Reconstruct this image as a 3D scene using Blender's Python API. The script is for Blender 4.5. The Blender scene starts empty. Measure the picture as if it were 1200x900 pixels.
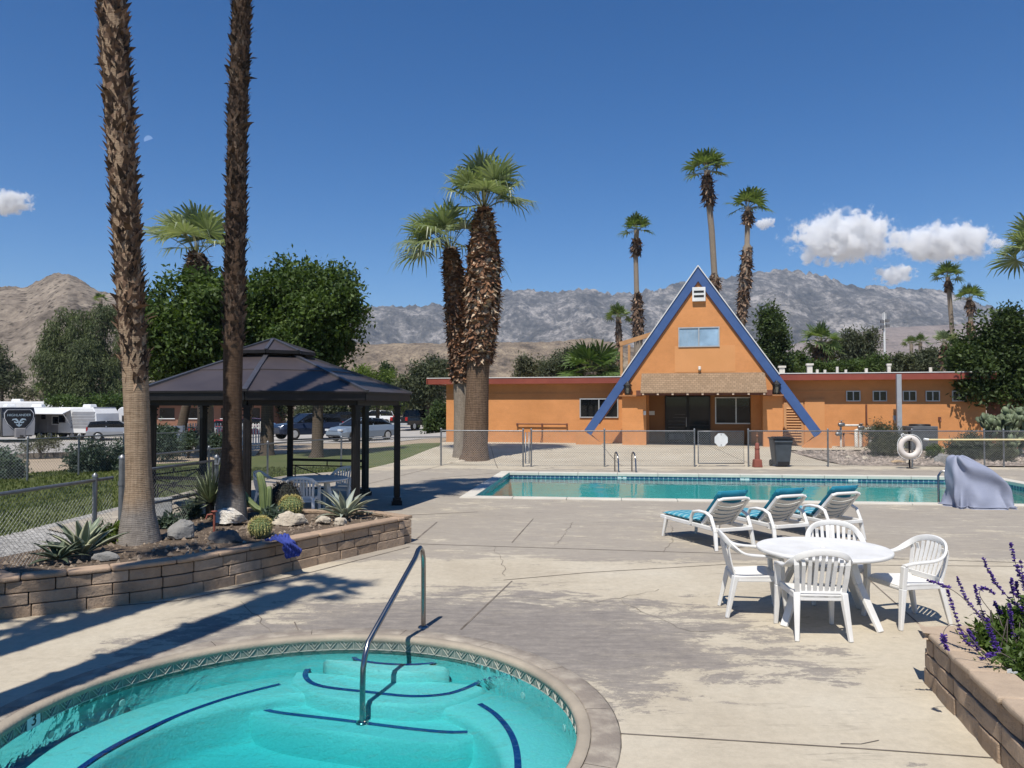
import bpy, math, random
import numpy as np
from mathutils import Vector, Matrix, geometry
rnd = random.Random(7)
C = bpy.context.scene.collection
SC = bpy.context.scene
PI = math.pi

# ------------------------------------------------------------------ camera, sky, sun, exposure
H = 2.2
F = 901.0
PITCH = math.atan(25 / F)
cam_d = bpy.data.cameras.new('camera')
cam = bpy.data.objects.new('camera', cam_d)
C.objects.link(cam)
cam.location = (0, 0, H)
cam.rotation_euler = (PI / 2 + PITCH, 0, 0)
cam_d.sensor_width = 36
cam_d.lens = 36 * F / 1200
cam_d.clip_start = 0.05
cam_d.clip_end = 60000
SC.camera = cam

SUN_EL, SUN_AZ = math.radians(60), math.radians(19)      # shadows fall away from the camera, 19 deg to the right
SUN_DIR = Vector((-math.sin(SUN_AZ) * math.cos(SUN_EL), -math.cos(SUN_AZ) * math.cos(SUN_EL), math.sin(SUN_EL)))
W = bpy.data.worlds.new('World')
SC.world = W
W.use_nodes = True
wn = W.node_tree
sky = wn.nodes.new('ShaderNodeTexSky')
sky.sky_type = 'NISHITA'
sky.sun_disc = False
sky.sun_elevation = SUN_EL
sky.sun_rotation = math.radians(180) + SUN_AZ
sky.altitude = 700
sky.air_density = 1.0
sky.dust_density = 0.05
sky.ozone_density = 5.0
bg = wn.nodes['Background']
hsv = wn.nodes.new('ShaderNodeHueSaturation'); hsv.inputs['Saturation'].default_value = 1.34; hsv.inputs['Value'].default_value = 1.04; hsv.inputs['Hue'].default_value = 0.506
wn.links.new(sky.outputs[0], hsv.inputs['Color']); wn.links.new(hsv.outputs[0], bg.inputs[0])
bg.inputs[1].default_value = 0.088
sun_d = bpy.data.lights.new('sun', 'SUN')
sun_d.energy = 5.0
sun_d.angle = math.radians(0.5)
sun_d.color = (1.0, 0.955, 0.88)
sun = bpy.data.objects.new('sun', sun_d)
C.objects.link(sun)
sun.location = (-20, -40, 80)
sun.rotation_euler = SUN_DIR.to_track_quat('Z', 'Y').to_euler()
SC.view_settings.view_transform = 'Standard'
SC.view_settings.look = 'None'
SC.view_settings.gamma = 1
SC.view_settings.exposure = 0.18
SC.cycles.use_denoising = True
SC.cycles.max_bounces = 8
SC.cycles.volume_bounces = 12
SC.cycles.diffuse_bounces = 3
SC.cycles.transparent_max_bounces = 12
SC.cycles.caustics_reflective = False
SC.cycles.caustics_refractive = False

# ------------------------------------------------------------------ pixel helpers (photograph is 1200 x 900)
_cp, _sp = math.cos(PITCH), math.sin(PITCH)
def ray(px, py):
    u = (px - 600) / F; v = (450 - py) / F
    return Vector((u, _cp - v * _sp, _sp + v * _cp))
def on_z(px, py, z=0.0):
    d = ray(px, py); t = (z - H) / d.z
    return Vector((d.x * t, d.y * t, z))
def at(px, py, Y):
    d = ray(px, py); t = Y / d.y
    return Vector((d.x * t, Y, H + d.z * t))
def sstep(a, b, x):
    t = min(1, max(0, (x - a) / (b - a))); return t * t * (3 - 2 * t)
def gz(x, y):
    """height of the ground"""
    z = 0.3 * sstep(28.8, 36.5, y) * sstep(-8, -4, x)
    z -= 0.75 * sstep(-13, -34, x) * sstep(24, 46, y)
    return z

# ------------------------------------------------------------------ numpy noise
_P = np.random.RandomState(3).permutation(512)
_G = np.random.RandomState(5).normal(size=(512, 3)); _G /= np.linalg.norm(_G, axis=1)[:, None]
def perlin(p):
    i = np.floor(p).astype(int); f = p - i; u = f * f * f * (f * (f * 6 - 15) + 10)
    out = np.zeros(len(p))
    for dx in (0, 1):
        for dy in (0, 1):
            for dz in (0, 1):
                h = _P[(_P[(_P[(i[:, 0] + dx) % 512] + i[:, 1] + dy) % 512] + i[:, 2] + dz) % 512]
                g = _G[h]
                d = g[:, 0] * (f[:, 0] - dx) + g[:, 1] * (f[:, 1] - dy) + g[:, 2] * (f[:, 2] - dz)
                w = (u[:, 0] if dx else 1 - u[:, 0]) * (u[:, 1] if dy else 1 - u[:, 1]) * (u[:, 2] if dz else 1 - u[:, 2])
                out += d * w
    return out
def fbm(p, o=5, ridged=False):
    a, s, fr = 1.0, 0.0, 1.0
    for k in range(o):
        n = perlin(p * fr + 17.3 * k)
        s = s + a * ((0.5 - np.abs(n)) if ridged else n)
        a *= 0.5; fr *= 2.03
    return s

# ------------------------------------------------------------------ materials
MATS = {}
class NT:
    def __init__(s, name):
        s.m = bpy.data.materials.new(name); s.m.use_nodes = True
        s.t = s.m.node_tree; s.b = s.t.nodes['Principled BSDF']; s.out = s.t.nodes['Material Output']
        MATS[name] = s.m
    def n(s, typ, **kw):
        x = s.t.nodes.new(typ)
        for k, v in kw.items(): setattr(x, k, v)
        return x
    def l(s, a, b): s.t.links.new(a, b)
    def setv(s, inp, v):
        if hasattr(v, 'is_output') or isinstance(v, bpy.types.NodeSocket): s.l(v, inp)
        else: inp.default_value = v
    def math(s, op, a, b=0.0, c=0.0, clamp=False):
        x = s.n('ShaderNodeMath', operation=op); x.use_clamp = clamp
        for i, v in enumerate((a, b, c)): s.setv(x.inputs[i], v)
        return x.outputs[0]
    def coord(s, scale=(1, 1, 1), kind='Object', rot=(0, 0, 0)):
        tc = s.n('ShaderNodeTexCoord'); mp = s.n('ShaderNodeMapping')
        mp.inputs['Scale'].default_value = scale; mp.inputs['Rotation'].default_value = rot
        s.l(tc.outputs[kind], mp.inputs[0]); return mp.outputs[0]
    def noise(s, vec, scale=5, detail=6, rough=0.6, dist=0.0):
        x = s.n('ShaderNodeTexNoise'); s.l(vec, x.inputs['Vector'])
        x.inputs['Scale'].default_value = scale; x.inputs['Detail'].default_value = detail
        x.inputs['Roughness'].default_value = rough; x.inputs['Distortion'].default_value = dist
        return x.outputs[0]
    def voro(s, vec, scale, feature='F1', out='Distance'):
        x = s.n('ShaderNodeTexVoronoi', feature=feature); s.l(vec, x.inputs['Vector']); x.inputs['Scale'].default_value = scale
        return x.outputs[out]
    def ramp(s, fac, stops):
        x = s.n('ShaderNodeValToRGB'); e = x.color_ramp.elements
        while len(e) < len(stops): e.new(0.5)
        for q, (p, c) in zip(e, stops):
            q.position = p; q.color = (c, c, c, 1) if isinstance(c, (int, float)) else (*c, 1)
        s.setv(x.inputs[0], fac); return x.outputs[0]
    def mix(s, fac, a, b, mode='MIX'):
        x = s.n('ShaderNodeMix', data_type='RGBA', blend_type=mode)
        s.setv(x.inputs[0], fac)
        for i, v in ((6, a), (7, b)):
            s.setv(x.inputs[i], (*v, 1) if isinstance(v, tuple) and len(v) == 3 else v)
        return x.outputs[2]
    def bump(s, h, strength=0.3, dist=0.02):
        x = s.n('ShaderNodeBump'); s.l(h, x.inputs['Height'])
        x.inputs['Strength'].default_value = strength; x.inputs['Distance'].default_value = dist
        s.l(x.outputs[0], s.b.inputs['Normal']); return x
    def col(s, c):
        s.setv(s.b.inputs['Base Color'], (*c, 1) if isinstance(c, tuple) and len(c) == 3 else c)
    def p(s, **kw):
        for k, v in kw.items(): s.setv(s.b.inputs[k.replace('_', ' ')], v)

def M(name, c1, c2=None, scale=4, rough=0.6, bump=0.0, bscale=None, metal=0.0, stretch=(1, 1, 1), island=0.0, lo=0.35, hi=0.65, spec=0.4, bdist=0.02):
    """plain surface: two tones by noise, optional fine bump, optional per-piece tone"""
    if name in MATS: return MATS[name]
    t = NT(name); v = t.coord(stretch)
    c2 = c2 or tuple(x * 0.8 for x in c1)
    c = t.ramp(t.noise(v, scale), [(lo, c1), (hi, c2)])
    if island:
        g = t.n('ShaderNodeNewGeometry')
        k = t.math('MULTIPLY_ADD', g.outputs['Random Per Island'], island, 1 - island * 0.6)
        c = t.mix(1.0, c, k, 'MULTIPLY')
    t.col(c)
    t.p(Roughness=rough, Metallic=metal)
    t.b.inputs['Specular IOR Level'].default_value = spec
    if bump: t.bump(t.noise(v, bscale or scale * 6, 8), bump, bdist)
    return t.m

def leaf_mat(name, c1, c2, trans=0.35, rough=0.5, spec=0.35):
    if name in MATS: return MATS[name]
    t = NT(name)
    g = t.n('ShaderNodeNewGeometry')
    c = t.ramp(g.outputs['Random Per Island'], [(0.0, c1), (1.0, c2)])
    n = t.noise(t.coord(), 0.8, 5, 0.7)
    c = t.mix(1.0, c, t.ramp(n, [(0.3, (0.55, 0.55, 0.6)), (0.5, (0.95, 0.95, 0.95)), (0.72, (1.4, 1.32, 1.05))]), 'MULTIPLY')
    t.col(c); t.p(Roughness=rough); t.b.inputs['Specular IOR Level'].default_value = spec
    tr = t.n('ShaderNodeBsdfTranslucent'); t.l(t.mix(1.0, c, (1.3, 1.4, 0.6), 'MULTIPLY'), tr.inputs[0])
    mx = t.n('ShaderNodeMixShader'); mx.inputs[0].default_value = trans
    t.l(t.b.outputs[0], mx.inputs[1]); t.l(tr.outputs[0], mx.inputs[2]); t.l(mx.outputs[0], t.out.inputs[0])
    return t.m

# ------------------------------------------------------------------ mesh builder
class MB:
    def __init__(s): s.v = []; s.f = []; s.mi = []; s.sm = []
    def add(s, vs, fs, mi=0, smooth=False):
        o = len(s.v); s.v += [tuple(q) for q in vs]; s.f += [tuple(i + o for i in q) for q in fs]
        s.mi += [mi] * len(fs); s.sm += [smooth] * len(fs)
    def box(s, c, size, rz=0.0, M4=None, mi=0, taper=1.0):
        x, y, z = (k / 2 for k in size)
        vs = [Vector((sx * x * (taper if sz > 0 else 1), sy * y * (taper if sz > 0 else 1), sz * z)) for sz in (-1, 1) for sy in (-1, 1) for sx in (-1, 1)]
        R = M4 or Matrix.Rotation(rz, 4, 'Z')
        c = Vector(c)
        s.add([R @ q + c for q in vs], [(0, 2, 3, 1), (4, 5, 7, 6), (0, 1, 5, 4), (2, 6, 7, 3), (0, 4, 6, 2), (1, 3, 7, 5)], mi)
    def bar(s, a, b, w, h=None, up=(0, 0, 1), mi=0, w2=None, h2=None):
        """rectangular bar from a to b"""
        a, b = Vector(a), Vector(b); d = (b - a).normalized(); up = Vector(up)
        if abs(d.dot(up)) > 0.98: up = Vector((0, 1, 0))
        sx = d.cross(up).normalized(); sy = sx.cross(d).normalized()
        h = h or w; w2 = w2 or w; h2 = h2 or (h if w2 == w else h * w2 / w)
        vs = []
        for p, ww, hh in ((a, w, h), (b, w2, h2)):
            vs += [p + sx * (i * ww / 2) + sy * (j * hh / 2) for i, j in ((-1, -1), (1, -1), (1, 1), (-1, 1))]
        s.add(vs, [(0, 1, 2, 3), (7, 6, 5, 4), (0, 4, 5, 1), (1, 5, 6, 2), (2, 6, 7, 3), (3, 7, 4, 0)], mi)
    def tube(s, pts, r, n=8, mi=0, cap=True, smooth=True, flat=1.0, up=(0, 0, 1)):
        """tube along points; r a number or one per point; flat squeezes it along the up direction"""
        pts = [Vector(q) for q in pts]; N = len(pts)
        rs = r if isinstance(r, (list, tuple)) else [r] * N
        vs = []; ux = None
        for i, p in enumerate(pts):
            d = (pts[min(i + 1, N - 1)] - pts[max(i - 1, 0)])
            if d.length < 1e-9: d = Vector((0, 0, 1))
            d.normalize()
            if ux is None:
                u = Vector(up)
                if abs(d.dot(u)) > 0.95: u = Vector((0, 1, 0)) if abs(d.y) < 0.9 else Vector((1, 0, 0))
                ux = d.cross(u).normalized()
            else:
                ux = (ux - d * ux.dot(d)).normalized()
            uy = ux.cross(d).normalized()
            for k in range(n):
                a = 2 * PI * k / n
                vs.append(p + ux * (math.cos(a) * rs[i]) + uy * (math.sin(a) * rs[i] * flat))
        fs = [(i * n + k, i * n + (k + 1) % n, (i + 1) * n + (k + 1) % n, (i + 1) * n + k) for i in range(N - 1) for k in range(n)]
        s.add(vs, fs, mi, smooth)
        if cap:
            s.add(vs[:n], [tuple(range(n))], mi); s.add(vs[-n:], [tuple(range(n))[::-1]], mi)
    def lathe(s, prof, c=(0, 0, 0), n=24, mi=0, smooth=True, a0=0.0, a1=2 * PI):
        c = Vector(c); full = abs(a1 - a0 - 2 * PI) < 1e-6; m = n if full else n + 1
        vs = [c + Vector((r * math.cos(a0 + (a1 - a0) * k / n), r * math.sin(a0 + (a1 - a0) * k / n), z)) for r, z in prof for k in range(m)]
        fs = [(i * m + k, i * m + (k + 1) % m, (i + 1) * m + (k + 1) % m, (i + 1) * m + k) for i in range(len(prof) - 1) for k in range(n)]
        s.add(vs, fs, mi, smooth)
    def prism(s, poly, z0, z1, mi=0, M4=None):
        """poly of (x, y) extruded in z; M4 moves the result"""
        n = len(poly)
        vs = [Vector((x, y, z)) for z in (z0, z1) for x, y in poly]
        if M4: vs = [M4 @ q for q in vs]
        fs = [tuple(range(n))[::-1], tuple(range(n, 2 * n))] + [(i, (i + 1) % n, n + (i + 1) % n, n + i) for i in range(n)]
        s.add(vs, fs, mi)
    def prism_y(s, poly, y0, y1, mi=0):
        """poly of (x, z) extruded along y"""
        n = len(poly)
        vs = [Vector((x, y, z)) for y in (y0, y1) for x, z in poly]
        fs = [tuple(range(n)), tuple(range(n, 2 * n))[::-1]] + [(i, n + i, n + (i + 1) % n, (i + 1) % n) for i in range(n)]
        s.add(vs, fs, mi)
    def prism_x(s, poly, x0, x1, mi=0):
        n = len(poly)
        vs = [Vector((x, y, z)) for x in (x0, x1) for y, z in poly]
        fs = [tuple(range(n)), tuple(range(n, 2 * n))[::-1]] + [(i, n + i, n + (i + 1) % n, (i + 1) % n) for i in range(n)]
        s.add(vs, fs, mi)
    def ball(s, c, r, n=12, m=8, mi=0, noise=0.0, seed=0, zmin=-1.0):
        c = Vector(c); r = Vector(r) if hasattr(r, '__len__') else Vector((r, r, r)); q = random.Random(seed)
        vs = []
        for i in range(m + 1):
            th = PI * i / m
            for k in range(n):
                a = 2 * PI * k / n; j = 1 + noise * (q.random() - 0.5)
                d = Vector((math.sin(th) * math.cos(a), math.sin(th) * math.sin(a), max(zmin, math.cos(th)))) * j
                vs.append(c + Vector((d.x * r.x, d.y * r.y, d.z * r.z)))
        fs = [(i * n + k, (i + 1) * n + k, (i + 1) * n + (k + 1) % n, i * n + (k + 1) % n) for i in range(m) for k in range(n)]
        s.add(vs, fs, mi, True)
    def build(s, name, mats, parent=None, bevel=0.0, seg=2, smooth=None, sub=0):
        me = bpy.data.meshes.new(name); me.from_pydata(s.v, [], s.f)
        if not isinstance(mats, (list, tuple)): mats = [mats]
        for m in mats: me.materials.append(m)
        me.polygons.foreach_set('material_index', s.mi)
        me.polygons.foreach_set('use_smooth', [bool(smooth)] * len(s.f) if smooth is not None else s.sm)
        me.update()
        return link(name, me, parent, bevel, seg, sub)

def link(name, me, parent=None, bevel=0.0, seg=2, sub=0):
    o = bpy.data.objects.new(name, me); C.objects.link(o)
    if parent is not None:
        o.parent = parent
        if parent.get('_world'): o.matrix_parent_inverse = Matrix.Translation(-parent.location)
    if bevel:
        b = o.modifiers.new('bevel', 'BEVEL'); b.width = bevel; b.segments = seg; b.limit_method = 'ANGLE'; b.angle_limit = math.radians(40)
    if sub:
        b = o.modifiers.new('sub', 'SUBSURF'); b.levels = sub; b.render_levels = sub
    return o

def np_mesh(name, verts, faces, mats, parent=None, mi=None, smooth=False):
    """verts (N,3) array, faces (M,k) array"""
    me = bpy.data.meshes.new(name)
    nv, (nf, k) = len(verts), faces.shape
    me.vertices.add(nv); me.vertices.foreach_set('co', np.asarray(verts, dtype=np.float32).ravel())
    me.loops.add(nf * k); me.loops.foreach_set('vertex_index', faces.astype(np.int32).ravel())
    me.polygons.add(nf); me.polygons.foreach_set('loop_start', np.arange(0, nf * k, k, dtype=np.int32))
    for m in (mats if isinstance(mats, (list, tuple)) else [mats]): me.materials.append(m)
    if mi is not None: me.polygons.foreach_set('material_index', np.asarray(mi, dtype=np.int32))
    me.polygons.foreach_set('use_smooth', np.full(nf, smooth))
    me.update(calc_edges=True); me.validate()
    return link(name, me, parent)

def tag(o, label, cat, group=None):
    o['label'] = label; o['category'] = cat
    if group: o['group'] = group
    return o
def thing(name, label, cat, loc=(0, 0, 0), rz=0.0, group=None, world=False):
    """an Empty at the base of a thing; world=True: its parts are written in world coordinates"""
    o = bpy.data.objects.new(name, None); C.objects.link(o)
    o.empty_display_size = 0.3
    o.location = loc; o.rotation_euler = (0, 0, rz)
    if world: o['_world'] = 1
    return tag(o, label, cat, group)
def struct(o): o['kind'] = 'structure'; return o
def stuff(o): o['kind'] = 'stuff'; return o
def dup(root, loc, rz, label, scale=None):
    r = root.copy(); C.objects.link(r); r.location = loc; r.rotation_euler = (0, 0, rz); r['label'] = label
    if scale: r.scale = (scale, scale, scale)
    def kids(a, b):
        for ch in list(a.children):
            c = ch.copy(); C.objects.link(c); c.parent = b; kids(ch, c)
    kids(root, r)
    return r

# ------------------------------------------------------------------ flat ground patches that follow gz()
def inside(poly, x, y):
    r = False; j = len(poly) - 1
    for i in range(len(poly)):
        (xi, yi), (xj, yj) = poly[i], poly[j]
        if (yi > y) != (yj > y) and x < (xj - xi) * (y - yi) / (yj - yi) + xi: r = not r
        j = i
    return r
def patch(name, poly, mat, dz=0.0, holes=(), step=1.5, parent=None):
    pts = []; edges = []
    def ring(pl):
        o = len(pts); dense = []
        for i in range(len(pl)):
            a = Vector(pl[i]); b = Vector(pl[(i + 1) % len(pl)]); k = max(1, int((b - a).length / step))
            dense += [a.lerp(b, q / k) for q in range(k)]
        pts.extend(dense); edges.extend([(o + i, o + (i + 1) % len(dense)) for i in range(len(dense))])
    ring(poly)
    for h in holes: ring(h)
    xs = [q[0] for q in poly]; ys = [q[1] for q in poly]
    x = min(xs) + step * 0.51
    while x < max(xs):
        y = min(ys) + step * 0.47
        while y < max(ys):
            if inside(poly, x, y) and not any(inside(h, x, y) for h in holes): pts.append(Vector((x, y)))
            y += step
        x += step
    v, e, f, *_ = geometry.delaunay_2d_cdt([Vector((q[0], q[1])) for q in pts], edges, [], 0, 1e-5)
    fs = []
    for q in f:
        cx = sum(v[i].x for i in q) / len(q); cy = sum(v[i].y for i in q) / len(q)
        if inside(poly, cx, cy) and not any(inside(h, cx, cy) for h in holes):
            a, b, c = v[q[0]], v[q[1]], v[q[2]]
            fs.append(tuple(q) if (b - a).cross(c - a) > 0 else tuple(q)[::-1])
    m = MB(); m.add([(q.x, q.y, gz(q.x, q.y) + dz) for q in v], fs, 0, True)
    return m.build(name, mat, parent)
# ------------------------------------------------------------------ the materials of the place
def deck_material():
    t = NT('deck_concrete'); v = t.coord()
    sp = t.n('ShaderNodeSeparateXYZ'); t.l(v, sp.inputs[0]); X, Y = sp.outputs[0], sp.outputs[1]
    vs = t.coord((0.55, 2.6, 1)); vr = t.coord((0.75, 1.9, 1), rot=(0, 0, 0.18))
    base = t.ramp(t.noise(v, 0.55, 5), [(0.3, (0.42, 0.36, 0.27)), (0.5, (0.485, 0.423, 0.322)), (0.7, (0.53, 0.472, 0.37))])
    # fine mottling
    base = t.mix(1.0, base, t.ramp(t.noise(v, 9, 10, 0.85), [(0.3, 0.80), (0.7, 1.12)]), 'MULTIPLY')
    # worn grey skin: strongest round the hot tub, then on the strip beside the big pool
    dx = t.math('ADD', X, 0.3); dy = t.math('SUBTRACT', Y, 7.4)
    d = t.math('SQRT', t.math('ADD', t.math('MULTIPLY', t.math('MULTIPLY', dx, dx), 0.42), t.math('MULTIPLY', dy, dy)))
    near = t.math('SUBTRACT', 1.0, t.math('MULTIPLY', t.math('SUBTRACT', d, 0.55), 0.52), clamp=True)
    far = t.math('MULTIPLY', t.math('SMOOTH_MIN', t.math('MULTIPLY', t.math('SUBTRACT', Y, 10.6), 1.6), t.math('MULTIPLY', t.math('SUBTRACT', 27.5, Y), 0.6), 0.2), 1.0, clamp=True)
    zone = t.math('MAXIMUM', near, t.math('MULTIPLY', far, 0.66))
    st = t.math('ADD', t.math('MULTIPLY_ADD', t.math('ADD', t.math('MULTIPLY', t.noise(vr, 1.7, 11, 0.78, 0.7), 0.6), t.math('MULTIPLY', t.noise(v, 2.4, 12, 0.86), 0.4)), 1.45, -0.32), t.math('MULTIPLY', t.noise(v, 0.5, 4), 0.45))
    k = t.math('ADD', t.math('MULTIPLY', zone, 0.40), st)
    skin = t.ramp(k, [(0.775, 0.0), (0.81, 0.75), (0.93, 1.0)])
    grey = t.ramp(t.math('ADD', t.math('MULTIPLY', t.noise(vs, 4.5, 10, 0.8), 0.5), t.math('MULTIPLY', t.noise(v, 7, 12, 0.9), 0.5)), [(0.36, (0.105, 0.095, 0.092)), (0.52, (0.205, 0.182, 0.165)), (0.64, (0.36, 0.318, 0.265))])
    grey = t.mix(far, grey, t.mix(0.5, grey, (0.40, 0.35, 0.28)))
    c = t.mix(t.math('MULTIPLY', skin, 0.88), base, grey)
    # dark hairlines that run across the slabs
    hl = t.ramp(t.math('ABSOLUTE', t.math('SUBTRACT', t.noise(t.coord((0.35, 3.4, 1), rot=(0, 0, 0.1)), 0.9, 5, 0.6, 0.6), 0.5)), [(0.0, 1.0), (0.012, 0.0)])
    sel = t.ramp(t.noise(v, 0.8, 3), [(0.5, 0.0), (0.62, 0.5)])
    c = t.mix(t.math('MULTIPLY', hl, sel), c, (0.12, 0.105, 0.09))
    # small spots
    sp2 = t.ramp(t.voro(v, 2.3), [(0.0, 0.8), (0.022, 0.0)])
    c = t.mix(t.math('MULTIPLY', sp2, 0.55), c, (0.1, 0.085, 0.07))
    t.col(c); t.p(Roughness=0.85); t.b.inputs['Specular IOR Level'].default_value = 0.25
    t.bump(t.math('ADD', t.noise(v, 60, 6, 0.7), t.math('MULTIPLY', skin, 0.6)), 0.3, 0.012)
    return t.m
def water_material(name, tint, rip, strength, sc2=(1, 1, 1), ior=1.33):
    t = NT(name); v = t.coord(sc2)
    h = t.math('ADD', t.noise(v, rip, 3, 0.55, 0.6), t.math('MULTIPLY', t.noise(v, rip * 3.1, 3, 0.5, 0.4), 0.35))
    b = t.n('ShaderNodeBump'); t.l(h, b.inputs['Height']); b.inputs['Strength'].default_value = strength; b.inputs['Distance'].default_value = 0.03
    fr = t.n('ShaderNodeFresnel'); fr.inputs[0].default_value = ior; t.l(b.outputs[0], fr.inputs[1])
    g = t.n('ShaderNodeBsdfGlossy'); g.inputs['Roughness'].default_value = 0.02; t.l(b.outputs[0], g.inputs['Normal'])
    tr = t.n('ShaderNodeBsdfTransparent'); tr.inputs[0].default_value = (*tint, 1)
    mx = t.n('ShaderNodeMixShader'); t.l(fr.outputs[0], mx.inputs[0]); t.l(tr.outputs[0], mx.inputs[1]); t.l(g.outputs[0], mx.inputs[2])
    t.l(mx.outputs[0], t.out.inputs[0]); t.t.nodes.remove(t.b)
    return t.m
def glass_material(name, col, rough=0.03):
    t = NT(name); v = t.coord()
    t.col(t.ramp(t.noise(v, 0.9, 3), [(0.35, col), (0.7, tuple(q * 1.9 + 0.004 for q in col))]))
    t.p(Roughness=rough); t.b.inputs['Specular IOR Level'].default_value = 0.28
    return t.m
def block_material():
    t = NT('split_face_block'); v = t.coord()
    g = t.n('ShaderNodeNewGeometry')
    tone = t.ramp(g.outputs['Random Per Island'], [(0.0, (0.36, 0.26, 0.18)), (0.5, (0.41, 0.30, 0.21)), (1.0, (0.46, 0.345, 0.25))])
    c = t.mix(1.0, tone, t.ramp(t.noise(v, 6, 8, 0.7), [(0.25, 0.72), (0.7, 1.12)]), 'MULTIPLY')
    c = t.mix(t.ramp(t.noise(v, 2.2, 6, 0.7), [(0.58, 0.0), (0.75, 0.45)]), c, (0.36, 0.33, 0.29))
    t.col(c); t.p(Roughness=0.92); t.b.inputs['Specular IOR Level'].default_value = 0.15
    t.bump(t.math('ADD', t.noise(v, 22, 8, 0.7), t.noise(v, 6, 4)), 0.8, 0.03)
    return t.m
def stucco_material(name, c1, c2):
    t = NT(name); v = t.coord()
    br = t.n('ShaderNodeTexBrick'); mp = t.coord((1, 1, 1), rot=(PI / 2, 0, 0)); t.l(mp, br.inputs[0])
    br.inputs['Scale'].default_value = 1.0; br.inputs['Brick Width'].default_value = 0.81; br.inputs['Row Height'].default_value = 0.2
    br.inputs['Mortar Size'].default_value = 0.012; br.inputs['Mortar Smooth'].default_value = 0.8
    c = t.ramp(t.noise(v, 0.5, 6, 0.65), [(0.3, c1), (0.7, c2)])
    c = t.mix(1.0, c, t.ramp(t.noise(t.coord((0.7, 0.7, 0.9)), 1.6, 8, 0.75), [(0.3, 0.86), (0.65, 1.05)]), 'MULTIPLY')
    t.col(c); t.p(Roughness=0.85); t.b.inputs['Specular IOR Level'].default_value = 0.2
    b = t.bump(t.math('ADD', t.math('MULTIPLY', br.outputs['Fac'], -0.5), t.math('MULTIPLY', t.noise(v, 45, 6), 0.3)), 0.35, 0.012)
    return t.m
def shingle_material():
    t = NT('awning_shingles'); br = t.n('ShaderNodeTexBrick'); t.l(t.coord((1, 1, 1)), br.inputs[0])
    br.inputs['Scale'].default_value = 1.0; br.inputs['Brick Width'].default_value = 0.17; br.inputs['Row Height'].default_value = 0.10
    br.inputs['Mortar Size'].default_value = 0.006; br.inputs['Bias'].default_value = 0.1
    br.inputs['Color1'].default_value = (0.30, 0.205, 0.125, 1); br.inputs['Color2'].default_value = (0.23, 0.155, 0.092, 1); br.inputs['Mortar'].default_value = (0.10, 0.068, 0.04, 1)
    t.col(br.outputs[0]); t.p(Roughness=0.9); t.bump(br.outputs['Fac'], -0.4, 0.02)
    return t.m
def tile_material(name, axis, c1, c2, grout, w=0.15, h=0.15):
    t = NT(name); sp = t.n('ShaderNodeSeparateXYZ'); t.l(t.coord(), sp.inputs[0])
    cb = t.n('ShaderNodeCombineXYZ'); t.l(sp.outputs[axis], cb.inputs[0]); t.l(sp.outputs[2], cb.inputs[1])
    br = t.n('ShaderNodeTexBrick', offset=0.0); t.l(cb.outputs[0], br.inputs[0])
    br.inputs['Scale'].default_value = 1.0; br.inputs['Brick Width'].default_value = w; br.inputs['Row Height'].default_value = h
    br.inputs['Mortar Size'].default_value = 0.016; br.inputs['Color1'].default_value = (*c1, 1); br.inputs['Color2'].default_value = (*c2, 1); br.inputs['Mortar'].default_value = (*grout, 1)
    t.col(br.outputs[0]); t.p(Roughness=0.25)
    return t.m
def rock_ground(name, tones, vs=26, bump=0.9):
    """loose stones lying close together"""
    t = NT(name); v = t.coord()
    x = t.n('ShaderNodeTexVoronoi'); t.l(v, x.inputs['Vector']); x.inputs['Scale'].default_value = vs
    w = t.n('ShaderNodeRGBToBW'); t.l(x.outputs['Color'], w.inputs[0])
    c = t.ramp(w.outputs[0], [(0.15, tones[0]), (0.5, tones[1]), (0.85, tones[2])])
    c = t.mix(1.0, c, t.ramp(t.noise(v, 0.7, 5), [(0.3, 0.82), (0.7, 1.12)]), 'MULTIPLY')
    t.col(c); t.p(Roughness=0.95); t.b.inputs['Specular IOR Level'].default_value = 0.15
    t.bump(t.math('SUBTRACT', 1.0, x.outputs['Distance']), bump, 0.03)
    return t.m
def mountain_material(name, pale, mid, dark, big, fine, scrub=0.5):
    t = NT(name); v = t.coord((1, .36, 1))
    n1 = t.noise(v, big, 10, 0.68, 0.4); n2 = t.noise(v, fine, 8, 0.75)
    c = t.ramp(t.math('ADD', t.math('MULTIPLY', n1, 0.55), t.math('MULTIPLY', n2, 0.5)), [(0.40, dark), (0.52, mid), (0.64, pale)])
    sc = t.ramp(t.voro(v, fine * 1.6), [(0.12, scrub), (0.38, 0.0)])
    c = t.mix(sc, c, tuple(q * 0.5 for q in dark))
    t.col(c); t.p(Roughness=1.0); t.b.inputs['Specular IOR Level'].default_value = 0.05
    t.bump(t.math('ADD', n1, t.math('MULTIPLY', n2, 0.7)), 1.0, 1.0 / fine * 0.5)
    return t.m
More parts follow.
